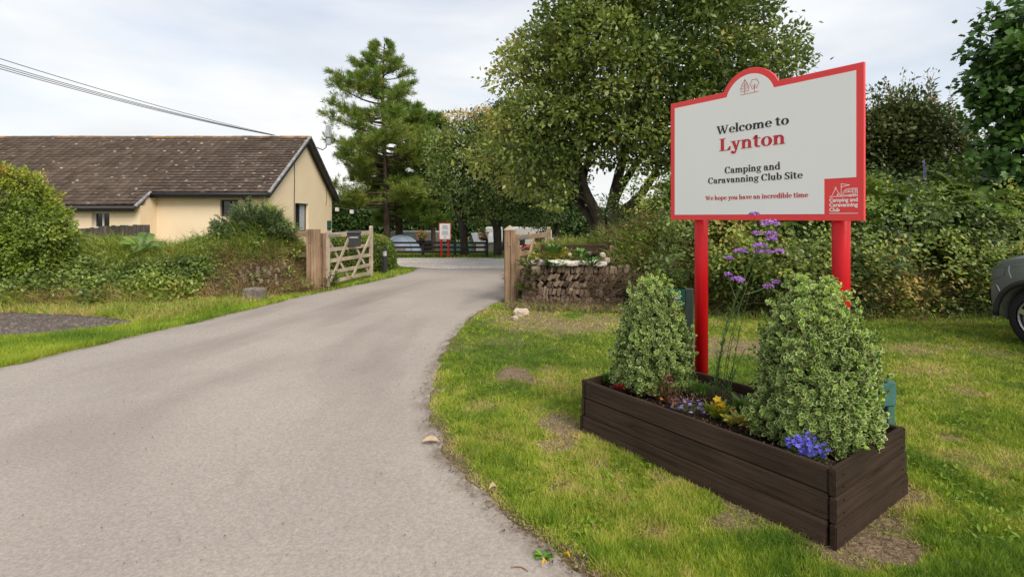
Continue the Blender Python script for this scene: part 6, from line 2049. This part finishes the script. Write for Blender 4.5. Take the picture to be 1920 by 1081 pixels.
def varieg_bush(name, label, cx, cy, z0, z1, rx, ry, n, L, seed, lean=(0, 0)):
    """Clipped variegated shrub: rounded cone of small white-edged leaves in whorled shoots."""
    rg = np.random.default_rng(seed)
    t = thing(name, label, 'shrub', (cx, cy, z0), 0, 'variegated shrubs in the planter')
    H = z1 - z0
    m = n // 7
    f = rg.random(m) ** 1.05
    prof = np.where(f < .12, .88 + f, (1 - np.clip((f - .12) / .885, 0, 1) ** 2.2) ** .70)
    prof = np.clip(prof, .05, 1)
    a = rg.uniform(0, 2 * math.pi, m)
    lump = 1 + (fbm(np.cos(a) * 1.8 + 4, np.sin(a) * 1.8 + 4, f * 3.2, seed, 3) - .5) * .58
    rad = prof * lump * np.where(rg.random(m) < .66, rg.uniform(.90, 1.05, m), rg.uniform(.55, .88, m))
    C = np.stack([np.cos(a) * rad * rx + lean[0] * f, np.sin(a) * rad * ry + lean[1] * f, f * H * .97 + .015], 1)
    nrm = unit(np.stack([np.cos(a) / rx, np.sin(a) / ry, (f * 1.7) / H], 1))
    stray = rg.random(m) < .05 + .06 * (f > .8)
    C[stray] += nrm[stray] * rg.uniform(.02, .075, (stray.sum(), 1)) + np.array([0, 0, .025])
    ax = unit(nrm * .7 + np.array([0, 0, .6]) + rg.normal(size=(m, 3)) * .35)
    per = 7
    idx = np.repeat(np.arange(m), per)
    k = np.tile(np.arange(per), m)
    u = unit(np.cross(ax, rg.normal(size=(m, 3))))
    v = np.cross(ax, u)
    ang = k * 2.4 + np.repeat(rg.uniform(0, 6, m), per)
    sp = .35 + .9 * (1 - k / per)
    D = ax[idx] * (1.15 - sp * .6)[:, None] + (u[idx] * np.cos(ang)[:, None] + v[idx] * np.sin(ang)[:, None]) * sp[:, None]
    P = C[idx] + ax[idx] * (.030 * k / per)[:, None] + rg.normal(size=(len(idx), 3)) * .003
    tint = np.clip(.28 + .4 * (fbm(C[:, 0] * 7, C[:, 1] * 7, C[:, 2] * 7, seed + 3, 3) - .5) * 2 + .24 * f ** 2 + rg.normal(size=m) * .15 + .22 * stray, 0, 1)
    ls = L * rg.uniform(.6, 1.3, len(idx)) * (.86 + .28 * rg.random(m))[idx]
    me = leaf_mesh('foliage', P, D, ax[idx] + nrm[idx] * .5, ls, ls * .68, T_rim(.12), tint[idx] + rg.normal(size=len(idx)) * .08)
    fo = new_obj('foliage', me, M['l_varieg'], t)
    st = MB()
    for j in [q for q in range(m) if q % 9 == 0 or stray[q]]:
        st.tube(bez((C[j, 0] * .15, C[j, 1] * .15, 0), C[j] * np.array([.5, .5, .75]), C[j], 5), [.006, .005, .004, .003, .002], 4, False)
    st.build('stems', M['dead_stem'], t)
    return t
varieg_bush('variegated_shrub', 'smaller rounded white-edged green shrub at the far end of the planter', 1.045, 3.97, .31, 1.115, .245, .235, 16500, .028, 5)
varieg_bush('variegated_shrub', 'larger dense white-edged green shrub at the near end of the planter', 1.757, 3.10, .31, 1.195, .315, .285, 28000, .0285, 6)

def Pp(px, py, z=.34):
    Z = (EYE - z) * 1000.0 / (py - 407.0)
    return ((px - 960) / 1000 * Z, Z, z - .015)
herb('blue_lobelia', 'vivid blue lobelia in the near front corner of the planter', 'flower', Pp(1515, 858), 150, .035, .010, M['l_herb'], .09, .8, (.1, .6), 'bedding plants in the planter', T_diamond(), (M['p_blue'], 120, .105, .13, .016))
herb('blue_lobelia', 'sparse mauve lobelia in the middle of the planter front', 'flower', Pp(1292, 768), 150, .03, .008, M['l_redleaf'], .11, .7, (.3, 1), 'bedding plants in the planter', T_diamond(), (M['p_mauve'], 38, .13, .07, .016))
herb('begonia', 'red begonia with dark leaves at the far front corner of the planter', 'flower', Pp(1166, 733), 60, .05, .032, M['l_redleaf'], .05, .6, (0, .5), 'bedding plants in the planter', None, (M['p_red'], 14, .05, .075, .026))
herb('bedding_plant', 'withered reddish brown bedding plant before the smaller shrub', 'flower', Pp(1245, 745), 170, .05, .014, M['l_redleaf'], .10, .9, (.4, 1), 'bedding plants in the planter', T_diamond(), (M['p_orange'], 4, .10, .05, .018))
h = herb('bedding_plant', 'dried brown upright seed head before the smaller shrub', 'flower', Pp(1254, 752), 40, .03, .012, M['l_redleaf'], .03, .9, (.3, .8), 'bedding plants in the planter', T_diamond())
MB().tube([(0, 0, 0), (.005, 0, .08), (0, 0, .15)], [.004, .004, .003], 5).build('stem', M['dead_stem'], h)
n = 150
P = rdir(n) * RNG.random((n, 1)) ** .4 * .035 + np.array([0, 0, .16])
new_obj('seed_head', leaf_mesh('seed_head', P, rdir(n), rdir(n), .022, .012, T_diamond(), .3 + .6 * RNG.random(n)), M['l_redleaf'], h)
herb('celosia', 'yellow flower over lime green leaves in the middle of the planter', 'flower', Pp(1346, 778), 110, .075, .026, M['l_lime'], .055, .75, (.1, .7), 'bedding plants in the planter', None, (M['p_yellow'], 22, .034, .115, .030))
herb('bedding_plant', 'yellow and peach leafed low plant right of the yellow flower', 'flower', Pp(1383, 795), 90, .06, .022, M['l_lime'], .06, .55, (.3, 1.0), 'bedding plants in the planter')
herb('bedding_plant', 'bright green clump between the yellow flower and the larger shrub', 'flower', Pp(1396, 770), 140, .07, .020, M['l_herb'], .07, .7, (.2, .9), 'bedding plants in the planter')
herb('bedding_plant', 'bright green clump under the left sign post', 'flower', Pp(1309, 738), 170, .065, .012, M['l_herb'], .07, .9, (.3, 1), 'bedding plants in the planter', T_diamond(), (M['p_red'], 2, .05, .09, .018))
herb('bedding_plant', 'small pale green clump in the far left corner of the planter', 'flower', Pp(1142, 715), 120, .05, .016, M['l_herb'], .055, .7, (.4, 1), 'bedding plants in the planter')
herb('bedding_plant', 'small coral flower in the planter front between the dried plants', 'flower', Pp(1260, 757), 22, .03, .016, M['l_redleaf'], .03, .5, (.2, .8), 'bedding plants in the planter', None, (M['p_orange'], 5, .025, .045, .016))

# tall verbena
vb = thing('verbena', 'tall wiry verbena with purple flower heads between the two shrubs', 'flower', Pp(1352, 745))
vx, vy, vz = vb.location
heads = [(1414, 402, 12), (1443, 420, 28), (1445, 440, 20), (1447, 449, 13), (1389, 472, 20), (1368, 485, 12), (1424, 462, 20), (1421, 472, 13), (1442, 473, 12), (1461, 472, 14), (1365, 515, 10), (1383, 525, 18), (1441, 537, 13), (1455, 529, 10), (1418, 438, 10)]
st = MB()
fl_P, fl_D, fl_N, fl_R = [], [], [], []
Zv = 3.55
bases = [(-.05, 0), (-.03, .03), (.0, -.02), (.03, .02), (.06, 0), (-.01, .05)]
tips = []
forks = {0: (1420, 470), 1: (1430, 455), 2: (1430, 455), 3: (1430, 455), 4: (1400, 540), 5: (1400, 540), 6: (1418, 490), 7: (1418, 490), 8: (1418, 490), 9: (1422, 500), 10: (1380, 560), 11: (1380, 560), 12: (1395, 552), 13: (1395, 552), 14: (1426, 465)}
main = {}
for k, (px, py, wd) in enumerate(heads):
    zz = Zv + ((k * 37) % 11 - 5) * .03
    tip = np.array(A(px, py, zz)) - np.array([vx, vy, vz])
    fk = forks[k]
    f3 = np.array(A(fk[0], fk[1], Zv)) - np.array([vx, vy, vz])
    if fk not in main:
        b_ = bases[len(main) % 6]
        lean = np.array([f3[0] * .25, 0, f3[2] * .55])
        main[fk] = 1
        c = bez((b_[0], b_[1], 0), lean + np.array([b_[0], b_[1], 0]), f3, 9)
        st.tube(c, np.linspace(.0026, .0017, 9), 5, False)
        tips.append(c)
    st.tube(bez(f3, (f3 + tip) / 2 + np.array([0, 0, -.015]), tip, 5), [.0022, .0019, .0017, .0015, .0015], 4, False)
    nfl = int(22 + wd * 3.6)
    r_ = wd / 1700 * zz
    dv = rdir(nfl)
    dv[:, 2] = np.abs(dv[:, 2]) * .75
    fl_P.append(tip + dv * r_ * RNG.uniform(.7, 1.0, (nfl, 1)) * np.array([1, 1, .62]))
    fl_D.append(dv + RNG.normal(size=(nfl, 3)) * .6)
    fl_N.append(dv)
    fl_R.append(RNG.random(nfl))
for c in [bez((.02, .0, 0), (.1, 0, .25), (.13, 0, .52), 9), bez((-.05, .0, 0), (-.02, 0, .25), (.04, 0, .55), 9), bez((.05, .03, 0), (.10, .02, .2), (.17, 0, .36), 9)]:
    st.tube(c, np.linspace(.0045, .002, 9), 5, False)
    tips.append(c)
st.build('stems', M['stem'], vb)
new_obj('flower_heads', leaf_mesh('flower_heads', np.vstack(fl_P), np.vstack(fl_D), np.vstack(fl_N), .016, .013, T_diamond(.1), np.concatenate(fl_R)), M['p_violet'], vb)
lp, ld = [], []
for c in tips:
    for q in np.linspace(.05, .55, 8):
        p = np.array([np.interp(q, np.linspace(0, 1, 9), c[:, i]) for i in range(3)])
        a = random.uniform(0, 6.28)
        for s_ in (0, math.pi):
            lp.append(p)
            ld.append((math.cos(a + s_), math.sin(a + s_), .9))
lp, ld = np.array(lp), np.array(ld)
new_obj('leaves', leaf_mesh('leaves', lp, ld, np.tile([0, 0, 1.0], (len(lp), 1)), RNG.uniform(.05, .10, len(lp)), .008, T_diamond(), RNG.uniform(.1, .5, len(lp))), M['l_herb'], vb)

# green name plates on short posts behind the planter
gp_ = thing('plate_post', 'green plate ending in white letters on a grey green post behind the smaller shrub', 'sign', A(1291, 780, 4.46)[:2] + (0,), s_ang * .4)
MB().box(-.028, -.0, -.1, .036, .06, 1.0).build('post', M['post_green'], gp_, .004)
MB().box(-.38, -.014, .85, -.030, -.002, .995).build('plate', M['sign_green'], gp_, .002)
sans_text('plate_lettering', 'or', -.105, -.050, .915, .060, M['ink_white'], gp_, Matrix.Identity(4), .02, -.0165)
gq = thing('plate_post', 'teal painted post rising behind the near end of the planter', 'post', A(1673, 780, 3.30)[:2] + (0,), .2)
MB().box(-.03, 0, -.05, .022, .06, .585).build('post', M['teal_paint'], gq, .004)
MB().box(-.30, -.012, .44, .018, -.001, .578).build('plate', M['teal_paint'], gq, .002)

# ================================================================== CARS
def make_car(label, loc, heading, paint, group=None, cat='car', L=4.3, Wd=1.78):
    """Tall hatchback: body lofted from cross-sections along its length; local +x is forward, origin on the ground midway."""
    car = thing('parked_car', label, cat, loc, heading, group)
    # station: x from the nose, half width, underside z, widest z, shoulder z, top z, half width at the top
    st_ = [(0.00, .48, .42, .55, .72, .78, .38), (.06, .66, .30, .52, .78, .86, .52), (.18, .78, .23, .52, .86, .95, .62), (.42, .85, .20, .55, .92, 1.03, .68), (.80, .885, .19, .60, .96, 1.09, .70),
           (1.15, .89, .19, .62, .985, 1.15, .70), (1.40, .89, .19, .62, 1.00, 1.30, .66), (1.80, .89, .19, .62, 1.02, 1.58, .58), (2.30, .89, .19, .62, 1.03, 1.67, .57), (3.0, .89, .19, .62, 1.05, 1.66, .57),
           (3.6, .88, .20, .64, 1.07, 1.58, .55), (4.0, .84, .26, .66, 1.06, 1.36, .55), (4.22, .76, .36, .66, 1.0, 1.12, .58), (4.30, .62, .44, .64, .90, .98, .5)]
    V_, F_ = [], []
    for (x, w_, z0, zm, zs, zt, wt) in st_:
        pr = [(-w_ * .80, z0), (-w_ * .95, z0 + .07), (-w_, zm), (-w_ * .985, (zm + zs) / 2), (-w_ * .94, zs), (-(wt + .05), zs + (zt - zs) * .62), (-wt * .85, zt - .012), (0, zt + .012),
              (wt * .85, zt - .012), (wt + .05, zs + (zt - zs) * .62), (w_ * .94, zs), (w_ * .985, (zm + zs) / 2), (w_, zm), (w_ * .95, z0 + .07), (w_ * .80, z0), (0, z0 - .01)]
        V_ += [(L / 2 - x, y, z) for y, z in pr]
    k = 16
    for i in range(len(st_) - 1):
        for j in range(k):
            F_.append((i * k + j, (i + 1) * k + j, (i + 1) * k + (j + 1) % k, i * k + (j + 1) % k))
    F_ += [tuple(range(k)), tuple(reversed(range((len(st_) - 1) * k, len(st_) * k)))]
    mb = MB()
    mb.add(V_, F_)
    body = mb.build('body', paint, car, smooth=True)
    sub = body.modifiers.new('sub', 'SUBSURF')
    sub.levels = sub.render_levels = 2
    wx = (L / 2 - .70, -L / 2 + .80)
    cyl = MB()
    for x in wx:
        for s_ in (-1, 1):
            cyl.tube([(x, s_ * .55, .33), (x, s_ * 1.1, .33)], .385, 32)
    c = cyl.build('cutter', M['black_plastic'])
    c.parent = car
    md = body.modifiers.new('arch', 'BOOLEAN')
    md.object = c
    md.solver = 'EXACT'
    bpy.context.view_layer.update()
    me = bpy.data.meshes.new_from_object(body.evaluated_get(bpy.context.evaluated_depsgraph_get()))
    body.modifiers.clear()
    body.data = me
    me.materials.clear()
    me.materials.append(paint)
    for p in me.polygons:
        p.material_index = 0
        p.use_smooth = True
    bpy.data.objects.remove(c)
    for x in wx:
        for s_ in (-1, 1):
            a = [(x + .392 * math.cos(q), s_ * .868, .33 + .392 * math.sin(q)) for q in np.linspace(-.05, math.pi + .05, 20)]
            MB().tube(a, .030, 8).build('arch_lip', M['black_plastic'], car, smooth=True)
            MB().tube([(x, s_ * .50, .33), (x, s_ * .56, .33)], .38, 24).build('arch_liner', M['black_plastic'], car)
            ty = MB()
            prof = [(.60, .20), (.60, .29), (.63, .325), (.70, .335), (.78, .325), (.815, .29), (.815, .215)]
            for q in range(32):
                an = 2 * math.pi * q / 32
                ty.v += [(x + r_ * math.cos(an), s_ * yy, .335 + r_ * math.sin(an)) for yy, r_ in prof]
            m_ = len(prof)
            ty.f += [(q * m_ + j, q * m_ + j + 1, ((q + 1) % 32) * m_ + j + 1, ((q + 1) % 32) * m_ + j) for q in range(32) for j in range(m_ - 1)]
            wh = ty.build('wheel', M['rubber'], car, smooth=True)
            rm = MB().tube([(x, s_ * .74, .335), (x, s_ * .755, .335)], .205, 28)
            for q in range(5):
                an = 2 * math.pi * q / 5 + .3
                rm.bar((x + .04 * math.cos(an), s_ * .775, .335 + .04 * math.sin(an)), (x + .20 * math.cos(an), s_ * .785, .335 + .20 * math.sin(an)), .055, .03, (0, s_, 0))
            rm.tube([(x, s_ * .75, .335), (x, s_ * .80, .335)], .05, 14)
            rm.tube([(x + .205 * math.cos(q), s_ * .79, .335 + .205 * math.sin(q)) for q in np.linspace(0, 2 * math.pi, 25)], .014, 6)
            rm.build('rim', M['alloy'], wh)
    for s_ in (-1, 1):
        # side glass just proud of the cabin, headlight, mirror, door line, handle
        gl = MB()
        def sp(x, f):
            xs_ = [q[0] for q in st_]
            zs = np.interp(x, xs_, [q[4] for q in st_])
            zt = np.interp(x, xs_, [q[5] for q in st_])
            wb = np.interp(x, xs_, [q[1] for q in st_]) * .94
            wt = np.interp(x, xs_, [q[6] for q in st_]) + .05
            return (L / 2 - x, s_ * (wb + (wt - wb) * f / .62 * 1.0 + .004), zs + (zt - zs) * f + .01)
        for x0, x1 in ((1.62, 2.42), (2.50, 3.25)):
            P4 = [sp(x0, .08), sp(x1, .08), sp(x1, .60), sp(x0 + (.22 if x0 < 2 else 0), .60)]
            gl.add(P4, [(0, 1, 2, 3)] if s_ < 0 else [(3, 2, 1, 0)])
        gl.build('side_window', M['glass'], car)
        def skin(x, z, off=.004):
            ok, hit, nn, _i = body.ray_cast(Vector((x, s_ * 1.6, z)), Vector((0, -s_, 0)))
            return hit + nn * off if ok else Vector((x, s_ * .5, z))
        lm = MB()
        for i_ in range(9):
            for j_ in range(5):
                fx, fz = i_ / 8, j_ / 4
                lm.v.append(tuple(skin(L / 2 - .08 - .27 * fx, .66 + .10 * fx + fz * (.13 - .045 * fx), .005)))
        lm.f += [(i_ * 5 + j_, i_ * 5 + j_ + 1, (i_ + 1) * 5 + j_ + 1, (i_ + 1) * 5 + j_) for i_ in range(8) for j_ in range(4)]
        lm.build('headlight', M['lens'], car, smooth=True)
        gm_ = MB()
        for i_ in range(5):
            for j_ in range(5):
                gm_.v.append(tuple(skin(L / 2 - .035 - .10 * i_ / 4, .42 + .16 * j_ / 4, .006)))
        gm_.f += [(i_ * 5 + j_, i_ * 5 + j_ + 1, (i_ + 1) * 5 + j_ + 1, (i_ + 1) * 5 + j_) for i_ in range(4) for j_ in range(4)]
        gm_.build('bumper_vent', M['black_plastic'], car)
        for nm_, pts_ in (('bumper_seam_glint', [(L / 2 - .08, .645), (L / 2 - .17, .65), (L / 2 - .26, .64), (L / 2 - .31, .58)]), ('wing_seam_glint', [(L / 2 - .40, .875), (L / 2 - .41, .81), (L / 2 - .45, .745)]),
                          ('bonnet_seam_glint', [(L / 2 - .20, .845), (L / 2 - .34, .865), (L / 2 - .60, .90), (L / 2 - 1.0, .955)]), ('door_seam', [(L / 2 - 1.42, .95), (L / 2 - 1.40, .6), (L / 2 - 1.36, .28)])):
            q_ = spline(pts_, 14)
            MB().tube([skin(x_, z_, .001) for x_, z_ in q_], .006, 5).build(nm_, M['alloy'] if nm_ != 'door_seam' else M['black_plastic'], car)  # bright alloy strips imitate reflections along the panel gaps; the door seam is dark
        mi = rock_mesh('mirror', (.07, .10, .07), 4, 2, .05)
        o = new_obj('mirror', mi, paint, car)
        o.location = (L / 2 - 1.55, s_ * .99, 1.08)
        MB().box(L / 2 - 2.35, s_ * .89 - .015, .86, L / 2 - 2.15, s_ * .89 + .015, .89).build('handle', M['black_plastic'], car)
    MB().add([(L / 2 - 1.22, -.60, 1.17), (L / 2 - 1.22, .60, 1.17), (L / 2 - 1.78, .53, 1.575), (L / 2 - 1.78, -.53, 1.575)], [(0, 1, 2, 3)]).build('windscreen', M['glass'], car)
    MB().box(L / 2 - .08, -.42, .34, L / 2 - .02, .42, .50).build('grille', M['black_plastic'], car, .02)
    return car
hd = math.atan2(.985, -.17)
fw_, sd_ = np.array([math.cos(hd), math.sin(hd)]), np.array([-math.sin(hd), math.cos(hd)])   # forward, left
wheel = np.array([6.36, 6.42])
centre = wheel - fw_ * (2.15 - .70) * 1.07 - sd_ * .82
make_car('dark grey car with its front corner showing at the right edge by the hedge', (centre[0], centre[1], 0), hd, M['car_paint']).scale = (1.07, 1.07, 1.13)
make_car('red car far off behind the right gate bars', A(1000, 470, 35)[:2] + (-1.75,), 2.6, M['car_paint_red'])

# ================================================================== FAR CAMPING PITCHES
def ground_at(px, Z):
    x = (px - 960) / 1000 * Z
    return (x, Z, float(ground_z(x, Z)))
cv = thing('touring_caravan', 'white touring caravan partly hidden behind the pine trunks', 'caravan', ground_at(776, 36), .1)
pr = [(-2.2, .5), (-2.35, .9), (-2.25, 1.6), (-1.75, 2.35), (-1.3, 2.5), (1.6, 2.5), (2.1, 2.35), (2.2, 1.2), (2.1, .5)]
MB().prism(pr, 2.1, Matrix(((1, 0, 0, 0), (0, 0, -1, 1.05), (0, 1, 0, 0), (0, 0, 0, 1)))).build('body', M['caravan'], cv, .05)
for x0, x1 in ((-1.7, -.7), (.2, 1.3)):
    MB().box(x0, -1.07, 1.25, x1, -1.052, 1.9).build('window', M['glass'], cv, .006)
MB().box(-.5, -1.066, .55, .05, -1.052, 2.3).build('door', M['white_frame'], cv)
MB().tube([(0, -1.0, .32), (0, -.8, .32)], .32, 20).build('wheel', M['rubber'], cv)
MB().tube([(0, .8, .32), (0, 1.0, .32)], .32, 20).build('wheel', M['rubber'], cv)
MB().bar((-2.2, 0, .5), (-3.2, 0, .5), .08, .08).build('drawbar', M['metal'], cv)

tn = thing('dome_tent', 'pale blue dome tent behind the dark fence beside the clipped hedge', 'tent', ground_at(752, 31))
V_, F_ = [], []
for i_ in range(9):
    for j_ in range(25):
        el, az = math.pi / 2 * i_ / 8, 2 * math.pi * j_ / 24
        k = 1 + .05 * math.cos(4 * az)
        V_.append((1.25 * math.cos(el) ** .8 * math.cos(az) * k, 1.2 * math.cos(el) ** .8 * math.sin(az) * k, 1.58 * math.sin(el)))
for i_ in range(8):
    for j_ in range(24):
        F_.append((i_ * 25 + j_, i_ * 25 + j_ + 1, (i_ + 1) * 25 + j_ + 1, (i_ + 1) * 25 + j_))
MB().add(V_, F_).build('canvas', M['canvas_blue'], tn, smooth=True)
for az in (.785, 2.356):
    MB().tube([(1.26 * math.cos(t_) * math.cos(az), 1.22 * math.cos(t_) * math.sin(az), 1.6 * math.sin(t_) + .01) for t_ in np.linspace(0, math.pi, 20)], .02, 5).build('pole', M['metal'], tn)
MB().box(-.5, -1.19, .05, .5, -1.16, .95).build('doorway', M['canvas_grey'], tn, .02)

aw = thing('frame_awning', 'white peaked awning with grey sides beyond the right end of the fence', 'awning', ground_at(912, 34), .25)
MB().add([(-.9, -1, 0), (-.9, 1, 0), (-.9, 1, 1.75), (-.9, 0, 2.2), (-.9, -1, 1.75), (-.86, -1, 0), (-.86, 1, 0), (-.86, 1, 1.75), (-.86, 0, 2.2), (-.86, -1, 1.75)], [(0, 1, 2, 3, 4), (9, 8, 7, 6, 5)]).build('end_wall', M['canvas_grey'], aw)
MB().add([(.9, -1, 0), (.9, 1, 0), (.9, 1, 1.75), (.9, 0, 2.2), (.9, -1, 1.75)], [(0, 1, 2, 3, 4)]).build('end_wall', M['canvas_white'], aw)
MB().box(-.86, -1.0, 0, .9, -.97, 1.75).build('front_wall', M['canvas_white'], aw)
MB().box(-.35, -1.03, .1, .35, -1.005, 1.6).build('doorway', M['canvas_grey'], aw)
MB().add([(-1.0, -1.15, 1.68), (1.0, -1.15, 1.68), (1.0, 0, 2.24), (-1.0, 0, 2.24), (1.0, 1.15, 1.68), (-1.0, 1.15, 1.68)], [(0, 1, 2, 3), (3, 2, 4, 5)]).build('roof', M['canvas_white'], aw)

mh = thing('motorhome', 'long white motorhome far behind the right gate post', 'motorhome', ground_at(985, 41), -.05)
MB().box(-3.0, -1.1, .45, 2.0, 1.1, 2.85).build('body', M['caravan'], mh, .08)
MB().prism([(2.01, .45), (3.6, .45), (3.6, 1.1), (2.9, 1.3), (2.5, 2.0), (2.01, 2.0)], 2.0, Matrix(((1, 0, 0, 0), (0, 0, -1, 1.0), (0, 1, 0, 0), (0, 0, 0, 1)))).build('cab', M['caravan'], mh, .04)
for x0 in (-2.4, -.9, .6):
    MB().box(x0, -1.12, 1.5, x0 + .9, -1.104, 2.1).build('window', M['glass'], mh)
for x in (-1.8, 2.6):
    MB().tube([(x, -1.08, .35), (x, -.85, .35)], .35, 18).build('wheel', M['rubber'], mh)

wb = thing('windbreak', 'low teal windbreak standing behind the dark fence and the notice', 'windbreak', ground_at(822, 26.5), -.03)
for k in range(3):
    MB().box(k * .56 + .02, -.01, .0, k * .56 + .54, .01, .48 + (.04 if k == 1 else 0)).build('panel', M['canvas_teal'], wb)
for k in range(4):
    MB().tube([(k * .56, 0, -.1), (k * .56, 0, .62)], .018, 6).build('pole', M['dead_stem'], wb)

fs_ = thing('outdoor_lamp_cable', 'thin cable with two small white lamps right of the bungalow gable', 'lamp', (0, 0, 0))
p0 = np.array([-9.3, 27.2, 2.2])
p1 = np.array(A(712, 392, 25.2))
MB().tube(bez(p0, (p0 + p1) / 2 + np.array([0, 0, -.25]), p1, 14), .010, 4, False).build('cable', M['cable'], fs_)
for q in (.16, .46):
    p = bez(p0, (p0 + p1) / 2 + np.array([0, 0, -.25]), p1, 101)[int(q * 100)]
    MB().box(p[0] - .09, p[1] - .05, p[2] - .20, p[0] + .09, p[1] + .05, p[2] - .012).build('lamp', M['white_frame'], fs_, .01)

# ================================================================== SMALL THINGS ON THE DRIVE
def dead_leaf(px, py, L, rot, label, m_='bed_bark', wr=.5):
    me = bpy.data.meshes.new('fallen_leaf')
    bm = bmesh.new()
    nseg = 7
    rows = []
    for i_ in range(nseg + 1):
        t_ = i_ / nseg
        w_ = wr * L / 2 * math.sin(math.pi * min(1, t_ * .95 + .04)) ** .8
        z = .012 * math.sin(t_ * 3.0) + .004
        rows.append([bm.verts.new((t_ * L - L / 2, -w_, z + .014 * w_ / L * 4)), bm.verts.new((t_ * L - L / 2, 0, z)), bm.verts.new((t_ * L - L / 2, w_, z + .02 * w_ / L * 4))])
    for a, b_ in zip(rows[:-1], rows[1:]):
        bm.faces.new((a[0], b_[0], b_[1], a[1]))
        bm.faces.new((a[1], b_[1], b_[2], a[2]))
    bm.to_mesh(me)
    bm.free()
    o = new_obj('fallen_leaf', me, M[m_])
    o.location = G(px, py)[:2] + (.016,)
    o.rotation_euler = (random.uniform(-.15, .15), random.uniform(-.15, .15), rot)
    tag(o, label, 'leaf', 'fallen leaves on the drive')
dead_leaf(808, 833, .125, .1, 'pale tan dead leaf lying at the grass edge of the drive')
dead_leaf(1022, 1066, .034, .9, 'small yellow leaf on the tarmac below the green weed', 'p_yellow', .4)
dead_leaf(1063, 1051, .034, -.7, 'small yellow leaf on the tarmac right of the green weed', 'p_yellow', .35)
dead_leaf(924, 923, .05, .3, 'dull olive leaf at the edge of the drive beside the lawn', 'bed_bark', .6)
herb('tarmac_weed', 'small green weed growing through the tarmac at the bottom edge', 'weed', G(1019, 1046), 34, .04, .018, M['l_herb'], .012, .45, (.5, 1))
p = [G(x_, y_, .012) for x_, y_ in ((1030, 1003), (1050, 1015), (1072, 1034), (1098, 1056))]
tag(MB().tube(spline(p, 14), np.linspace(.006, .0035, 14), 6).build('twig', M['dead_stem']), 'thin brown twig along the drive edge at the bottom', 'twig')
p = [G(x_, y_, .01) for x_, y_ in ((958, 1063), (976, 1062), (990, 1070))]
tag(MB().tube(spline(p, 9), np.linspace(.0035, .002, 9), 5).build('twig', M['dead_stem']), 'short dark twig on the tarmac left of the green weed', 'twig')
n = 170
y = 1.0 / (1 / 2.2 + RNG.random(n) * (1 / 9.0 - 1 / 2.2))
x0, x1 = np.maximum(road_left_x(y), -y), road_right_x(y)
x = x0 + (x1 - x0) * np.where(RNG.random(n) < .35, 1 - np.abs(RNG.normal(size=n)) * .03, RNG.random(n))
gm = MB()
for a, b_ in zip(x, y):
    s_ = random.uniform(.002, .006) * (1 + b_ * .05)
    gm.add([(a + s_ * math.cos(q) * random.uniform(.7, 1.2), b_ + s_ * math.sin(q) * random.uniform(.7, 1.2), .026) for q in (0, 1.26, 2.5, 3.77, 5.0)] + [(a, b_, .028 + s_ * .8)], [(0, 1, 5), (1, 2, 5), (2, 3, 5), (3, 4, 5), (4, 0, 5)])
o = gm.build('loose_grit', M['grey_rock'])
o['kind'] = 'stuff'
